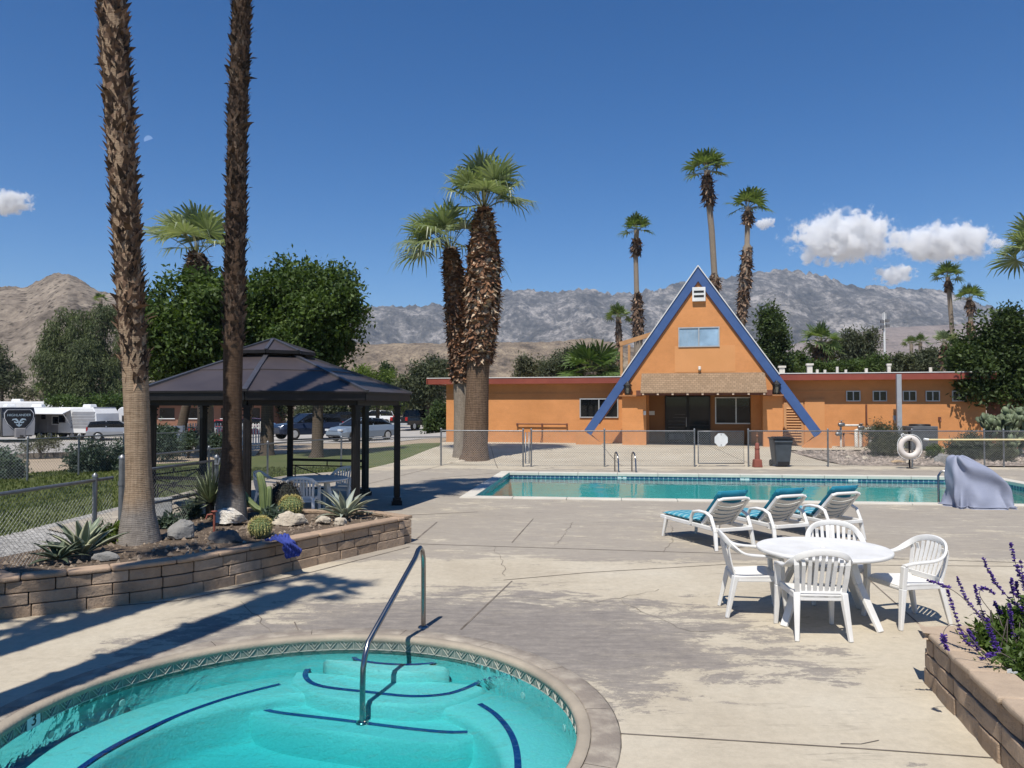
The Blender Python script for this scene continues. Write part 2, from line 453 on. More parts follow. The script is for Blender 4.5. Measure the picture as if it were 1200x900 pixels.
def trunk_material(name, a, b, ring=9.0, foot=None):
    t = NT(name); v = t.coord(); 
    n = t.noise(t.coord((9, 9, 22)), 1.0, 7, 0.7)
    vert = t.noise(t.coord((28, 28, 1.6)), 1.0, 6, 0.7)
    w = t.n('ShaderNodeTexWave', bands_direction='Z'); t.l(v, w.inputs[0]); w.inputs['Scale'].default_value = ring; w.inputs['Distortion'].default_value = 3.0; w.inputs['Detail'].default_value = 3; w.inputs['Detail Scale'].default_value = 2.0
    k = t.math('ADD', t.math('MULTIPLY', n, 0.5), t.math('ADD', t.math('MULTIPLY', w.outputs['Fac'], 0.10), t.math('MULTIPLY', vert, 0.52)))
    c = t.ramp(k, [(0.36, a), (0.72, b)])
    if foot:                                             # weathered grey foot of the trunk
        sp = t.n('ShaderNodeSeparateXYZ'); t.l(v, sp.inputs[0])
        zz = t.math('ADD', sp.outputs[2], t.math('MULTIPLY_ADD', t.noise(v, 3, 5), 0.5, -0.25))
        c = t.mix(t.ramp(zz, [(foot[0], 1.0), (foot[1], 0.0)]), c, t.ramp(k, [(0.36, (0.12, 0.105, 0.092)), (0.72, (0.30, 0.265, 0.23))]))
    t.col(c); t.p(Roughness=0.95); t.b.inputs['Specular IOR Level'].default_value = 0.1
    t.bump(k, 0.7, 0.025)
    return t.m

DECK = deck_material()
COPING = M('coping_concrete', (0.39, 0.33, 0.25), (0.29, 0.245, 0.19), 2.2, 0.8, 0.3, 40)
SPA_RING = M('worn_spa_ring', (0.25, 0.21, 0.17), (0.46, 0.40, 0.315), 4.2, 0.85, 0.5, 55, lo=0.42, hi=0.72)
PLASTER = M('spa_plaster', (0.50, 0.78, 0.76), (0.43, 0.70, 0.69), 45, 0.6, 0.4, 40, bdist=.02)
POOL_PLASTER = M('pool_plaster', (0.46, 0.72, 0.70), (0.36, 0.62, 0.62), 1.2, 0.7)
STRIPE = M('blue_step_tile', (0.008, 0.022, 0.16), (0.012, 0.035, 0.24), 30, 0.25)
SPA_TILE = M('spa_border_tile', (0.16, 0.185, 0.16), (0.22, 0.245, 0.21), 12, 0.3)
SPA_MOTIF = M('spa_border_motif', (0.46, 0.46, 0.40), (0.36, 0.37, 0.31), 14, 0.35)
SPA_WATER = water_material('spa_water', (0.62, 0.86, 0.875), 4.2, 0.8)
va = SPA_WATER.node_tree.nodes.new('ShaderNodeVolumeAbsorption'); va.inputs[0].default_value = (0.17, 0.80, 0.82, 1); va.inputs[1].default_value = 1.3
SPA_WATER.node_tree.links.new(va.outputs[0], SPA_WATER.node_tree.nodes['Material Output'].inputs['Volume'])
POOL_WATER = water_material('pool_water', (0.33, 0.80, 0.82), 1.6, 0.30, (1, 0.7, 1))
STEEL = M('polished_rail', (0.36, 0.35, 0.34), (0.28, 0.27, 0.26), 3, 0.22, metal=1.0)
GALV = M('galvanised_steel', (0.26, 0.265, 0.27), (0.19, 0.195, 0.20), 9, 0.45, metal=0.75)
WIRE = M('galvanised_wire', (0.30, 0.31, 0.31), (0.24, 0.25, 0.25), 9, 0.5, metal=0.5)
DARK_METAL = M('dark_bronze_metal', (0.011, 0.010, 0.010), (0.017, 0.015, 0.015), 5, 0.45, spec=.25)
ROOF_PANEL = M('gazebo_roof_panel', (0.046, 0.037, 0.037), (0.062, 0.050, 0.049), 1.5, 0.45, 0.03, 4, spec=0.3)
ROOF_RIB = M('gazebo_roof_rib', (0.05, 0.048, 0.052), (0.065, 0.062, 0.067), 3, 0.35)
RESIN = M('white_resin', (0.76, 0.745, 0.71), (0.62, 0.60, 0.55), 3.0, 0.42, 0.05, 40, lo=.4, hi=.8)
RESIN_WORN = M('worn_white_resin', (0.62, 0.60, 0.56), (0.52, 0.50, 0.46), 3.0, 0.5)
BLOCK = block_material()
CAP = M('planter_cap', (0.42, 0.30, 0.205), (0.34, 0.24, 0.165), 5, 0.85, 0.5, 50, island=0.25)
BOOT_DARK = M('shade_dark_leaf_bases', (0.085, 0.05, 0.03), (0.035, 0.022, 0.015), 3, 0.85, 0.5, 30, island=1.3)  # leaf bases of the slimmer palm, darkened to stand for shade
BOOT_MID = M('shade_mid_leaf_bases', (0.16, 0.115, 0.08), (0.075, 0.048, 0.032), 3, 0.8, 0.4, 30, island=1.1)  # lighter partner for the same palm, shade also put into its colour
CAP2 = M('sandstone_cap', (0.47, 0.36, 0.255), (0.37, 0.28, 0.20), 8, 0.85, 0.5, 70, lo=0.3, hi=0.75)
SOIL = M('planter_soil', (0.20, 0.145, 0.10), (0.11, 0.08, 0.055), 7, 0.95, 1.0, 60, bdist=0.04)
LAWN = M('lawn_soil', (0.09, 0.12, 0.03), (0.135, 0.145, 0.048), 0.8, 0.9, 1.0, 90, bdist=0.03)
DIRT = M('desert_dirt', (0.40, 0.315, 0.225), (0.33, 0.26, 0.18), 0.25, 0.95, 0.5, 9)
GRAVEL = rock_ground('grey_gravel', ((0.20, 0.19, 0.175), (0.33, 0.315, 0.29), (0.46, 0.44, 0.41)), 22)
LOT = M('gravel_lot', (0.40, 0.37, 0.33), (0.33, 0.305, 0.275), 0.5, 0.95, 0.5, 14)
ROCKBED = rock_ground('rock_garden_stones', ((0.16, 0.13, 0.105), (0.33, 0.265, 0.215), (0.50, 0.42, 0.35)), 6.5, 1.0)
ORANGE = stucco_material('orange_painted_block', (0.57, 0.25, 0.092), (0.635, 0.285, 0.112))
RECESS = M('shade_darkened_recess', (0.27, 0.125, 0.045), (0.23, 0.105, 0.038), 1, 0.8)  # wall orange darkened to brown, standing in for the shade of the recess
ORANGE2 = M('orange_patch_paint', (0.58, 0.27, 0.10), (0.63, 0.295, 0.115), 0.8, 0.8, 0.1, 30)
DOOR_PAINT = M('tan_orange_door_paint', (0.54, 0.30, 0.145), (0.48, 0.26, 0.12), 1.2, 0.7)
REDBROWN = M('red_brown_fascia', (0.27, 0.065, 0.042), (0.22, 0.05, 0.034), 1.5, 0.6)
BROWN_TRIM = M('brown_trim', (0.16, 0.06, 0.035), (0.12, 0.045, 0.028), 3, 0.6)
BLUE = M('blue_painted_fascia', (0.043, 0.092, 0.235), (0.056, 0.112, 0.27), 1.6, 0.5, 0.05, 12)
WHITE = M('white_paint', (0.74, 0.74, 0.72), (0.66, 0.66, 0.64), 3, 0.55)
ROOF_WHITE = M('pale_flat_roof', (0.55, 0.53, 0.50), (0.46, 0.44, 0.42), 0.8, 0.85)
SHINGLE = shingle_material()
GLASS = glass_material('dark_window_glass', (0.006, 0.007, 0.008))
GLASS_SKY = glass_material('sky_painted_window_glass', (0.19, 0.28, 0.37), 0.08)  # pale blue base colour stands in for reflected sky
ALU = M('aluminium_frame', (0.52, 0.52, 0.50), (0.44, 0.44, 0.43), 6, 0.4, metal=0.4)
BLACK = M('black_plastic', (0.012, 0.012, 0.013), (0.02, 0.02, 0.02), 6, 0.5)
RUBBER = M('tyre_rubber', (0.012, 0.012, 0.012), (0.022, 0.021, 0.02), 9, 0.85)
BIN = M('charcoal_bin_plastic', (0.045, 0.055, 0.065), (0.06, 0.072, 0.085), 4, 0.5)
TEAK = M('reddish_timber', (0.36, 0.17, 0.07), (0.27, 0.12, 0.05), 4, 0.75, stretch=(4, 4, 0.6))
FENCE_WOOD = M('brown_fence_board', (0.13, 0.052, 0.03), (0.19, 0.078, 0.042), 3, 0.8, stretch=(6, 6, 0.5), island=0.3)
PIPE_WHITE = M('white_pipe', (0.68, 0.64, 0.56), (0.55, 0.51, 0.45), 4, 0.6)
PIPE_RUST = M('rusty_pipe', (0.23, 0.10, 0.05), (0.32, 0.17, 0.10), 6, 0.7)
PIPE_GREY = M('grey_post_paint', (0.36, 0.38, 0.40), (0.30, 0.32, 0.34), 2, 0.5)
CUSHION = None
COVER = M('grey_blue_cover_cloth', (0.235, 0.255, 0.335), (0.275, 0.295, 0.375), 1.6, 0.7, 0.25, 14)
TOWEL = M('blue_towel', (0.05, 0.075, 0.33), (0.035, 0.055, 0.25), 14, 0.95, 0.6, 140)
ROCK_PALE = M('pale_boulder', (0.62, 0.54, 0.42), (0.42, 0.355, 0.27), 4, 0.95, 1.0, 18, bdist=0.05)
ROCK_GREY = M('grey_boulder', (0.28, 0.27, 0.25), (0.18, 0.175, 0.165), 3, 0.95, 0.9, 14, bdist=0.05)
ROCK_TAN = M('tan_boulder', (0.52, 0.37, 0.21), (0.40, 0.28, 0.165), 3, 0.95, 0.9, 14, bdist=0.05)
TRUNK_TAN = trunk_material('tan_palm_bark', (0.155, 0.105, 0.066), (0.40, 0.295, 0.20), 13, (.75, 1.0))
TRUNK_TWIN = trunk_material('twin_palm_bark', (0.045, 0.029, 0.02), (0.21, 0.14, 0.092), 3.5)
TRUNK_DARK = trunk_material('dark_palm_bark', (0.038, 0.024, 0.016), (0.12, 0.078, 0.052), 13, (.7, 1.0))  # dark brown bark, darkened further to imitate shade on the slimmer palm
TRUNK_GREY = trunk_material('grey_palm_bark', (0.13, 0.105, 0.08), (0.31, 0.26, 0.205), 7)
BARK = trunk_material('tree_bark', (0.05, 0.04, 0.03), (0.13, 0.10, 0.075), 3)
BOOT = M('palm_leaf_bases', (0.15, 0.088, 0.052), (0.065, 0.038, 0.024), 3, 0.8, 0.5, 30, island=1.3)
TWIN_DEAD = M('dead_fan_leaves', (0.27, 0.135, 0.068), (0.14, 0.068, 0.036), 2.2, 0.85, 0.5, 30, island=1.2)
TWIN_PALE = M('bleached_fan_leaves', (0.50, 0.39, 0.27), (0.28, 0.18, 0.11), 2.2, 0.85, 0.4, 30, island=1.0)
BOOT_PALE = M('bleached_leaf_bases', (0.33, 0.225, 0.145), (0.17, 0.10, 0.062), 3, 0.8, 0.4, 30, island=1.1)
PALM_LEAF = leaf_mat('palm_fan_green', (0.13, 0.172, 0.08), (0.29, 0.335, 0.205), 0.35, 0.38)
PALM_LEAF_DEEP = leaf_mat('palm_fan_deep_green', (0.065, 0.11, 0.032), (0.15, 0.20, 0.07), 0.35, 0.45)
PETIOLE = M('palm_leaf_stalk', (0.16, 0.17, 0.065), (0.22, 0.20, 0.09), 4, 0.6)
LEAF_DARK = leaf_mat('ficus_leaf', (0.036, 0.066, 0.016), (0.105, 0.155, 0.042), 0.30, 0.55, 0.2)
LEAF_FICUS2 = leaf_mat('laurel_leaf', (0.028, 0.05, 0.016), (0.085, 0.122, 0.042), 0.28, 0.55, 0.2)
LEAF_GREY = leaf_mat('tamarisk_leaf', (0.055, 0.075, 0.028), (0.125, 0.15, 0.065), 0.28, 0.7)
LEAF_OLIVE = leaf_mat('olive_leaf', (0.052, 0.065, 0.034), (0.105, 0.12, 0.065), 0.25, 0.7)
LEAF_BRIGHT = leaf_mat('bright_shrub_leaf', (0.08, 0.125, 0.02), (0.14, 0.19, 0.035), 0.35, 0.6)
LEAF_BLUE = leaf_mat('oleander_leaf', (0.055, 0.085, 0.055), (0.10, 0.14, 0.10), 0.25, 0.65)
LEAF_DRY = leaf_mat('desert_shrub_leaf', (0.075, 0.085, 0.045), (0.14, 0.14, 0.08), 0.2, 0.8)
GRASS = leaf_mat('lawn_grass', (0.085, 0.118, 0.028), (0.15, 0.168, 0.05), 0.3, 0.8)
AGAVE_G = M('agave_green', (0.17, 0.21, 0.14), (0.23, 0.27, 0.18), 5, 0.5)
AGAVE_Y = M('agave_cream_edge', (0.50, 0.50, 0.34), (0.42, 0.43, 0.28), 5, 0.5)
YUCCA_G = M('yucca_green', (0.17, 0.205, 0.105), (0.27, 0.29, 0.165), 5, 0.55, island=0.5)
CACTUS_G = M('cactus_green', (0.12, 0.16, 0.055), (0.165, 0.205, 0.08), 6, 0.6, 0.3, 60)
PEAR_G = M('prickly_pear_green', (0.115, 0.15, 0.08), (0.165, 0.195, 0.11), 6, 0.6, 0.2, 60, island=0.7)
SPINE = M('golden_spines', (0.58, 0.50, 0.20), (0.48, 0.40, 0.14), 20, 0.7)
PURPLE = M('purple_floret', (0.085, 0.035, 0.24), (0.13, 0.065, 0.33), 30, 0.7, island=0.6)
STALK = M('sage_stalk', (0.12, 0.10, 0.09), (0.17, 0.14, 0.12), 10, 0.7)
SAGE_LEAF = leaf_mat('sage_leaf', (0.055, 0.10, 0.018), (0.125, 0.19, 0.042), 0.35, 0.5)
RV_WHITE = M('rv_white', (0.74, 0.74, 0.73), (0.68, 0.68, 0.67), 1.5, 0.35)
RV_GREY = M('rv_grey', (0.30, 0.30, 0.31), (0.26, 0.26, 0.27), 1.5, 0.4)
RV_BLACK = M('rv_black_cap', (0.010, 0.012, 0.016), (0.014, 0.016, 0.022), 2, 0.25)
RV_TAUPE = M('rv_taupe', (0.22, 0.21, 0.21), (0.26, 0.25, 0.245), 1.5, 0.45)
SILVER_BLUE = M('silver_blue_car_paint', (0.22, 0.27, 0.33), (0.20, 0.25, 0.31), 1, 0.25, metal=0.3)
NAVY = M('dark_blue_car_paint', (0.018, 0.026, 0.05), (0.022, 0.032, 0.06), 1, 0.22, metal=0.2)
CAR_BLACK = M('black_car_paint', (0.010, 0.011, 0.012), (0.014, 0.014, 0.016), 1, 0.22)
CAR_WHITE = M('white_car_paint', (0.66, 0.67, 0.68), (0.60, 0.61, 0.62), 1, 0.25)
CAR_SILVER = M('silver_car_paint', (0.36, 0.37, 0.38), (0.33, 0.34, 0.35), 1, 0.28, metal=0.4)
CAR_RED = M('red_car_paint', (0.42, 0.03, 0.02), (0.36, 0.025, 0.018), 1, 0.3)
LAMP_RED = M('tail_lamp_red', (0.35, 0.012, 0.01), (0.28, 0.01, 0.008), 3, 0.25)
LAMP_CLEAR = M('headlamp_lens', (0.62, 0.64, 0.66), (0.5, 0.52, 0.54), 3, 0.15)
FAR_WALL = M('reddish_block_wall', (0.28, 0.135, 0.085), (0.22, 0.105, 0.065), 0.8, 0.9)
SIGN_RED = M('old_red_oxide', (0.25, 0.075, 0.05), (0.19, 0.055, 0.038), 5, 0.7)
RING_WHITE = M('ring_buoy_white', (0.72, 0.66, 0.60), (0.64, 0.57, 0.51), 4, 0.6)
YELLOW_POLE = M('cream_pole', (0.72, 0.63, 0.36), (0.66, 0.56, 0.30), 2, 0.5)
AC_GREY = M('condenser_grey', (0.10, 0.105, 0.11), (0.13, 0.135, 0.14), 6, 0.6)
def cushion_material():
    t = NT('blue_cushion_cloth'); sp = t.n('ShaderNodeSeparateXYZ'); t.l(t.coord(), sp.inputs[0])
    a = t.math('PINGPONG', sp.outputs[0], 0.07); b = t.math('PINGPONG', sp.outputs[1], 0.07)
    fa = t.math('GREATER_THAN', a, 0.045); fb = t.math('GREATER_THAN', b, 0.045)
    c = t.mix(t.math('MULTIPLY', fa, 0.55), (0.02, 0.20, 0.30), (0.10, 0.36, 0.42))
    c = t.mix(t.math('MULTIPLY', fb, 0.5), c, (0.40, 0.58, 0.58))
    t.col(c); t.p(Roughness=0.9); t.bump(t.noise(t.coord(), 120, 3), 0.2, 0.005)
    return t.m
CUSHION = cushion_material()
CUSHION_BACK = M('teal_cushion_back', (0.015, 0.20, 0.31), (0.02, 0.25, 0.36), 4, 0.85, 0.15, 80)
# ------------------------------------------------------------------ ground, roads, deck
SPA_C = Vector((-1.5, 5.4)); SPA_R = 1.95; SPA_RO = 2.24
POOL_A = Vector((-0.92, 18.5)); POOL_RZ = math.radians(-7.07); POOL_L, POOL_W = 14.63, 6.65
def pool_pt(u, v):
    c, s = math.cos(POOL_RZ), math.sin(POOL_RZ)
    return (POOL_A.x + u * c - v * s, POOL_A.y + u * s + v * c)
spa_hole = [(SPA_C.x + SPA_RO * math.cos(2 * PI * k / 72), SPA_C.y + SPA_RO * math.sin(2 * PI * k / 72)) for k in range(72)]
pool_hole = [pool_pt(-.3, -.3), pool_pt(POOL_L + .3, -.3), pool_pt(POOL_L + .3, POOL_W + .3), pool_pt(-.3, POOL_W + .3)]
# one sheet of desert to the horizon: fine near the place, coarse beyond
near = [(-70, -14), (60, -14), (60, 110), (-70, 110)]
g = patch('ground', near, DIRT, -0.06, [spa_hole, pool_hole], 1.6); struct(g)
m = MB()
R = 9000
o_ = [(-R, -R), (R, -R), (R, R), (-R, R)]
m.add([(x, y, gz(x, y) - 0.06) for x, y in near] + [(x, y, -0.8) for x, y in o_], [(0, 1, 5, 4), (1, 2, 6, 5), (2, 3, 7, 6), (3, 0, 4, 7)])
struct(m.build('outer_ground', DIRT))
deck_poly = [(-6.2, -4), (12, -4), (17.5, 6), (17.8, 20), (18.2, 27.2), (12.2, 28.3), (12.0, 34.0), (23.8, 34.4), (23.8, 40), (-3.6, 40), (-3.4, 36),
             (-5.07, 26.4), (-7.0, 24.4), (-8.3, 20.6), (-8.3, 13.8), (-6.4, 12.2), (-5.6, 10.8), (-5.6, 6)]
deck = struct(patch('pool_deck', deck_poly, DECK, 0.0, [spa_hole, pool_hole], 1.0))
struct(patch('gravel_path', [(-8.9, 3), (-5.6, 3), (-5.6, 10.8), (-6.4, 12.2), (-8.3, 13.8), (-8.3, 17.5), (-8.6, 17.5)], GRAVEL, -0.02, (), 1.0))
lawn_poly = [(-8.6, 3), (-8.6, 17.5), (-8.3, 20.6), (-7.0, 24.4), (-5.07, 26.4), (-3.4, 36), (-3.5, 40), (-9, 39.5), (-13, 30), (-16.5, 24.5), (-22, 22.5), (-22, 3)]
struct(patch('lawn', lawn_poly, LAWN, -0.03, (), 1.2))
struct(patch('road', [(-62, 33), (-30, 30.5), (-20, 34), (-14, 45), (-3.9, 47), (-3.9, 92), (-62, 92)], LOT, -0.04, (), 1.6))
struct(patch('rock_bed', [(12.3, 28.4), (24, 28.0), (24, 34.2), (12.1, 33.8)], ROCKBED, -0.015, (), 1.0))
# saw-cut joints and cracks in the deck, 4 mm above it
def strip(mb, pts, w, wob=0.0, dz=0.004):
    q = []
    for i in range(len(pts) - 1):
        a, b = Vector(pts[i]), Vector(pts[i + 1]); k = max(1, int((b - a).length / 0.12 if wob else (b - a).length / 1.0))
        q += [a.lerp(b, j / k) for j in range(k)]
    q.append(Vector(pts[-1]))
    if wob: q = [q[0]] + [p + Vector((rnd.uniform(-wob, wob), rnd.uniform(-wob, wob))) for p in q[1:-1]] + [q[-1]]
    vs = []
    for i, p in enumerate(q):
        d = (q[min(i + 1, len(q) - 1)] - q[max(i - 1, 0)]).normalized(); n = Vector((-d.y, d.x)) * w / 2
        if wob: n *= rnd.uniform(0.4, 1.3)
        for s in (1, -1): vs.append((p.x + n.x * s, p.y + n.y * s, gz(p.x, p.y) + dz))
    mb.add(vs, [(2 * i, 2 * i + 1, 2 * i + 3, 2 * i + 2) for i in range(len(q) - 1)])
def gp(px, py): v = on_z(px, py); return (v.x, v.y)
JOINT = M('deck_joint', (0.10, 0.083, 0.066), (0.22, 0.185, 0.15), 3, 0.95)
m = MB()
for pts, w in (([gp(470, 637), gp(760, 646), gp(1215, 660)], 0.022), ([gp(590, 680), gp(690, 671), gp(860, 661), gp(1210, 664)], 0.02),
               ([gp(540, 738), gp(600, 681)], 0.02), ([gp(727, 860), gp(1000, 877), gp(1210, 892)], 0.014), ([gp(488, 632), gp(512, 612)], 0.03),
               ([gp(1000, 663), gp(1083, 737)], 0.016), ([gp(600, 636), gp(625, 608)], 0.02), ([gp(345, 729), gp(352, 744)], 0.015), ([gp(0, 722), gp(210, 704), gp(360, 672), gp(480, 641)], 0.03),
               ([gp(430, 606), gp(560, 600)], 0.03), ([gp(475, 575), gp(560, 583)], 0.03), ([gp(420, 570), gp(520, 545)], 0.03), ([gp(505, 561), gp(650, 548)], 0.03), ([gp(650, 548), gp(1120, 553)], 0.03),
               ([(0, 30), (14, 30.4)], 0.03), ([(-3, 33), (14, 33.4)], 0.03), ([(4, 28), (4.2, 36)], 0.03), ([(9, 28), (9.2, 36)], 0.03), ([(-0.5, 27), (-1, 36)], 0.03)):
    strip(m, pts, w)
struct(m.build('deck_joints', JOINT))
m = MB()
for pts in ([gp(380, 630), gp(352, 648), gp(345, 660)], [gp(578, 640), gp(590, 662), gp(592, 675)], [gp(720, 700), gp(760, 720), gp(808, 741), gp(900, 733)],
            [gp(282, 705), gp(300, 722), gp(318, 742)], [gp(672, 612), gp(650, 640)], [gp(778, 648), gp(790, 632), gp(786, 615)], [gp(610, 700), gp(700, 706), gp(772, 691)], [gp(985, 872), gp(1030, 868)]):
    strip(m, pts, 0.007, 0.035, 0.0045)
struct(m.build('deck_cracks', JOINT))

# ------------------------------------------------------------------ the round hot tub
WZ = -0.115
spa = thing('hot_tub', 'round sunken hot tub full of turquoise water with blue step stripes', 'hot tub', (SPA_C.x, SPA_C.y, 0), world=True)
cc = (SPA_C.x, SPA_C.y, 0)
m = MB(); m.lathe([(1.965, -0.06), (1.945, -0.03), (1.945, 0.0), (1.965, 0.016), (2.03, 0.018), (2.036, 0.012)], cc, 96)
m.build('coping_lip', COPING, spa)
m = MB(); 
for k in range(15):
    a0 = 2 * PI * k / 15 + 0.1; m.lathe([(2.038, -0.05), (2.038, 0.008), (2.05, 0.014), (2.225, 0.010), (2.236, 0.0), (2.236, -0.05)], cc, 8, a0=a0 + 0.001, a1=a0 + 2 * PI / 15 - 0.001)
m.build('coping_ring', SPA_RING, spa)
m = MB(); m.lathe([(1.96, -0.02), (1.96, -0.145)], cc, 96); m.build('tile_border', SPA_TILE, spa)
m = MB()      # raised V-shaped leaf motif of every border tile
nt = 84
for k in range(nt):
    a = 2 * PI * (k + .5) / nt; cx, cy = SPA_C.x + 1.955 * math.cos(a), SPA_C.y + 1.955 * math.sin(a); tg = Vector((-math.sin(a), math.cos(a), 0))
    c0 = Vector((cx, cy, -0.1)) 
    for s in (-1, 1):
        m.bar(c0 + Vector((0, 0, -.01)), c0 + tg * (.058 * s) + Vector((0, 0, .058)), .004, .013, up=(math.cos(a), math.sin(a), 0.01))
        m.bar(c0 + Vector((0, 0, .022)), c0 + tg * (.026 * s) + Vector((0, 0, .062)), .004, .009, up=(math.cos(a), math.sin(a), 0.01))
    m.bar(c0 + tg * -.071 + Vector((0, 0, -.012)), c0 + tg * .071 + Vector((0, 0, -.012)), .004, .007, up=(0, 0, 1))
    m.bar(c0 + tg * -.071 + Vector((0, 0, .068)), c0 + tg * .071 + Vector((0, 0, .068)), .004, .006, up=(0, 0, 1))
    m.bar(c0 + tg * -.071 + Vector((0, 0, -.01)), c0 + tg * -.071 + Vector((0, 0, .068)), .004, .004, up=(math.cos(a), math.sin(a), 0.01))
m.build('tile_motif', SPA_MOTIF, spa)
BZ, FZ = -0.32, -0.66
m = MB()
m.lathe([(1.965, -0.14), (1.965, BZ - 0.05), (1.93, BZ), (1.50, BZ), (1.45, BZ - 0.015), (1.43, BZ - 0.06), (1.40, FZ + 0.06), (1.34, FZ), (0.02, FZ - 0.02)], cc, 96)
m.build('basin', PLASTER, spa)
def spa_step(pxs, z, stripe_pxs, sz=None):
    P = [on_z(x, y, z) for x, y in pxs]; pl = []
    for q in P:
        d = Vector((q.x, q.y)) - SPA_C
        if d.length > 1.93: d *= 1.93 / d.length
        pl.append(d + SPA_C)
    n = 5; sm_ = []                                              # round the outline
    for i in range(len(pl)):
        a, b, c = pl[i - 1], pl[i], pl[(i + 1) % len(pl)]
        if i in (0, len(pl) - 1): sm_.append(b); continue
        p0, p1 = b.lerp(a, .4), b.lerp(c, .4)
        sm_ += [p0.lerp(b, t / n).lerp(b.lerp(p1, t / n), t / n) for t in range(n + 1)]
    cen = sum(sm_, Vector((0, 0))) / len(sm_)
    ins = [q + (cen - q).normalized() * .035 for q in sm_]
    N = len(sm_); vs = [(q.x, q.y, FZ - .01) for q in sm_] + [(q.x, q.y, z - .03) for q in sm_] + [(q.x, q.y, z) for q in ins]
    fs = [(i, (i + 1) % N, N + (i + 1) % N, N + i) for i in range(N)] + [(N + i, N + (i + 1) % N, 2 * N + (i + 1) % N, 2 * N + i) for i in range(N)]
    m = MB(); m.add(vs, fs, 0, True); m.add(vs[2 * N:], [tuple(range(N))], 0)
    m.build('step', PLASTER, spa)
def spa_stripe(pxs, z, w=0.05):
    m = MB(); q = [on_z(x, y, z) for x, y in pxs]; q2 = []
    for i in range(len(q) - 1):                                 # Catmull-Rom
        p0, p1, p2, p3 = q[max(i - 1, 0)], q[i], q[i + 1], q[min(i + 2, len(q) - 1)]
        for k in range(6):
            t = k / 6; q2.append(0.5 * ((2 * p1) + (p2 - p0) * t + (2 * p0 - 5 * p1 + 4 * p2 - p3) * t * t + (3 * p1 - p0 - 3 * p2 + p3) * t ** 3))
    q2.append(q[-1]); vs = []
    for i, p in enumerate(q2):
        d = (q2[min(i + 1, len(q2) - 1)] - q2[max(i - 1, 0)]).normalized(); n = Vector((-d.y, d.x, 0)) * w / 2
        vs += [p + n + Vector((0, 0, .004)), p - n + Vector((0, 0, .004))]
    m.add(vs, [(2 * i, 2 * i + 1, 2 * i + 3, 2 * i + 2) for i in range(len(q2) - 1)])
    m.build('step_stripe', STRIPE, spa)
spa_step([(385, 752), (392, 776), (425, 785), (470, 788), (520, 786), (548, 772), (556, 755)], -0.19, None)
spa_step([(345, 765), (338, 798), (372, 815), (430, 823), (480, 827), (532, 823), (575, 806), (600, 785)], -0.285, None)
spa_step([(268, 800), (280, 832), (325, 848), (400, 859), (470, 868), (535, 873), (566, 858), (580, 820)], -0.42, None)
spa_stripe([(414, 767), (418, 773), (440, 777), (470, 779), (500, 778), (526, 774)], -0.19, .045)
spa_stripe([(363, 780), (358, 793), (375, 804), (430, 811), (480, 816), (520, 814), (545, 807), (564, 798)], -0.285)
spa_stripe([(305, 829), (325, 835), (400, 844), (470, 853), (520, 858), (548, 858)], -0.42)
spa_stripe([(328, 802), (270, 817), (210, 838), (160, 861), (118, 884), (84, 908)], BZ)
spa_stripe([(562, 825), (580, 837), (595, 854), (604, 874), (607, 900), (604, 925)], BZ)
m = MB(); m.prism([(SPA_C.x + 1.957 * math.cos(2 * PI * k / 96), SPA_C.y + 1.957 * math.sin(2 * PI * k / 96)) for k in range(96)], FZ - .06, WZ)
w_ = m.build('water', SPA_WATER, spa); w_['label'] = 'rippled clear turquoise water'
for a, z in ((2.62, -.24), (2.95, -.24), (0.25, -.24), (0.62, -.24)):        # jets in the wall
    c0 = Vector((SPA_C.x + 1.955 * math.cos(a), SPA_C.y + 1.955 * math.sin(a), z)); i = Vector((-math.cos(a), -math.sin(a), 0)); m = MB()
    m.tube([c0, c0 + i * .006], [.03, .026], 12); m.build('jet', WHITE, spa)
# depth marker tile with the figure 3 near the left edge
a3 = math.atan2(on_z(57, 846, -.07).y - SPA_C.y, on_z(57, 846, -.07).x - SPA_C.x)
Rm = Matrix.Rotation(a3 + PI / 2, 4, 'Z')
c3 = Vector((SPA_C.x + 1.949 * math.cos(a3), SPA_C.y + 1.949 * math.sin(a3), -.062))
m = MB(); m.box(c3, (.13, .006, .11), M4=Rm); mk = m.build('depth_marker', WHITE, spa)
def text(body, size, mat, name, parent, M4, ext=0.002, align='CENTER'):
    cu = bpy.data.curves.new(name, 'FONT'); cu.body = body; cu.size = size; cu.extrude = ext; cu.align_x = align; cu.align_y = 'CENTER'
    tmp = bpy.data.objects.new(name, cu); C.objects.link(tmp)
    dg = bpy.context.evaluated_depsgraph_get(); me = bpy.data.meshes.new_from_object(tmp.evaluated_get(dg))
    bpy.data.objects.remove(tmp)
    me.transform(M4); me.materials.clear(); me.materials.append(mat); me.name = name
    return link(name, me, parent)
def face_to(direction, p):
    """matrix: text upright in a vertical plane that faces the horizontal direction"""
    n = Vector((direction[0], direction[1], 0)).normalized(); x = Vector((-n.y, n.x, 0))
    return Matrix(((x.x, 0, n.x, p[0]), (x.y, 0, n.y, p[1]), (0, 1, 0, p[2]), (0, 0, 0, 1)))
dn = Vector((-math.cos(a3), -math.sin(a3)))
text('3', .115, BLACK, 'numeral', mk, face_to(dn, c3 + Vector((dn.x, dn.y, 0)) * .005))
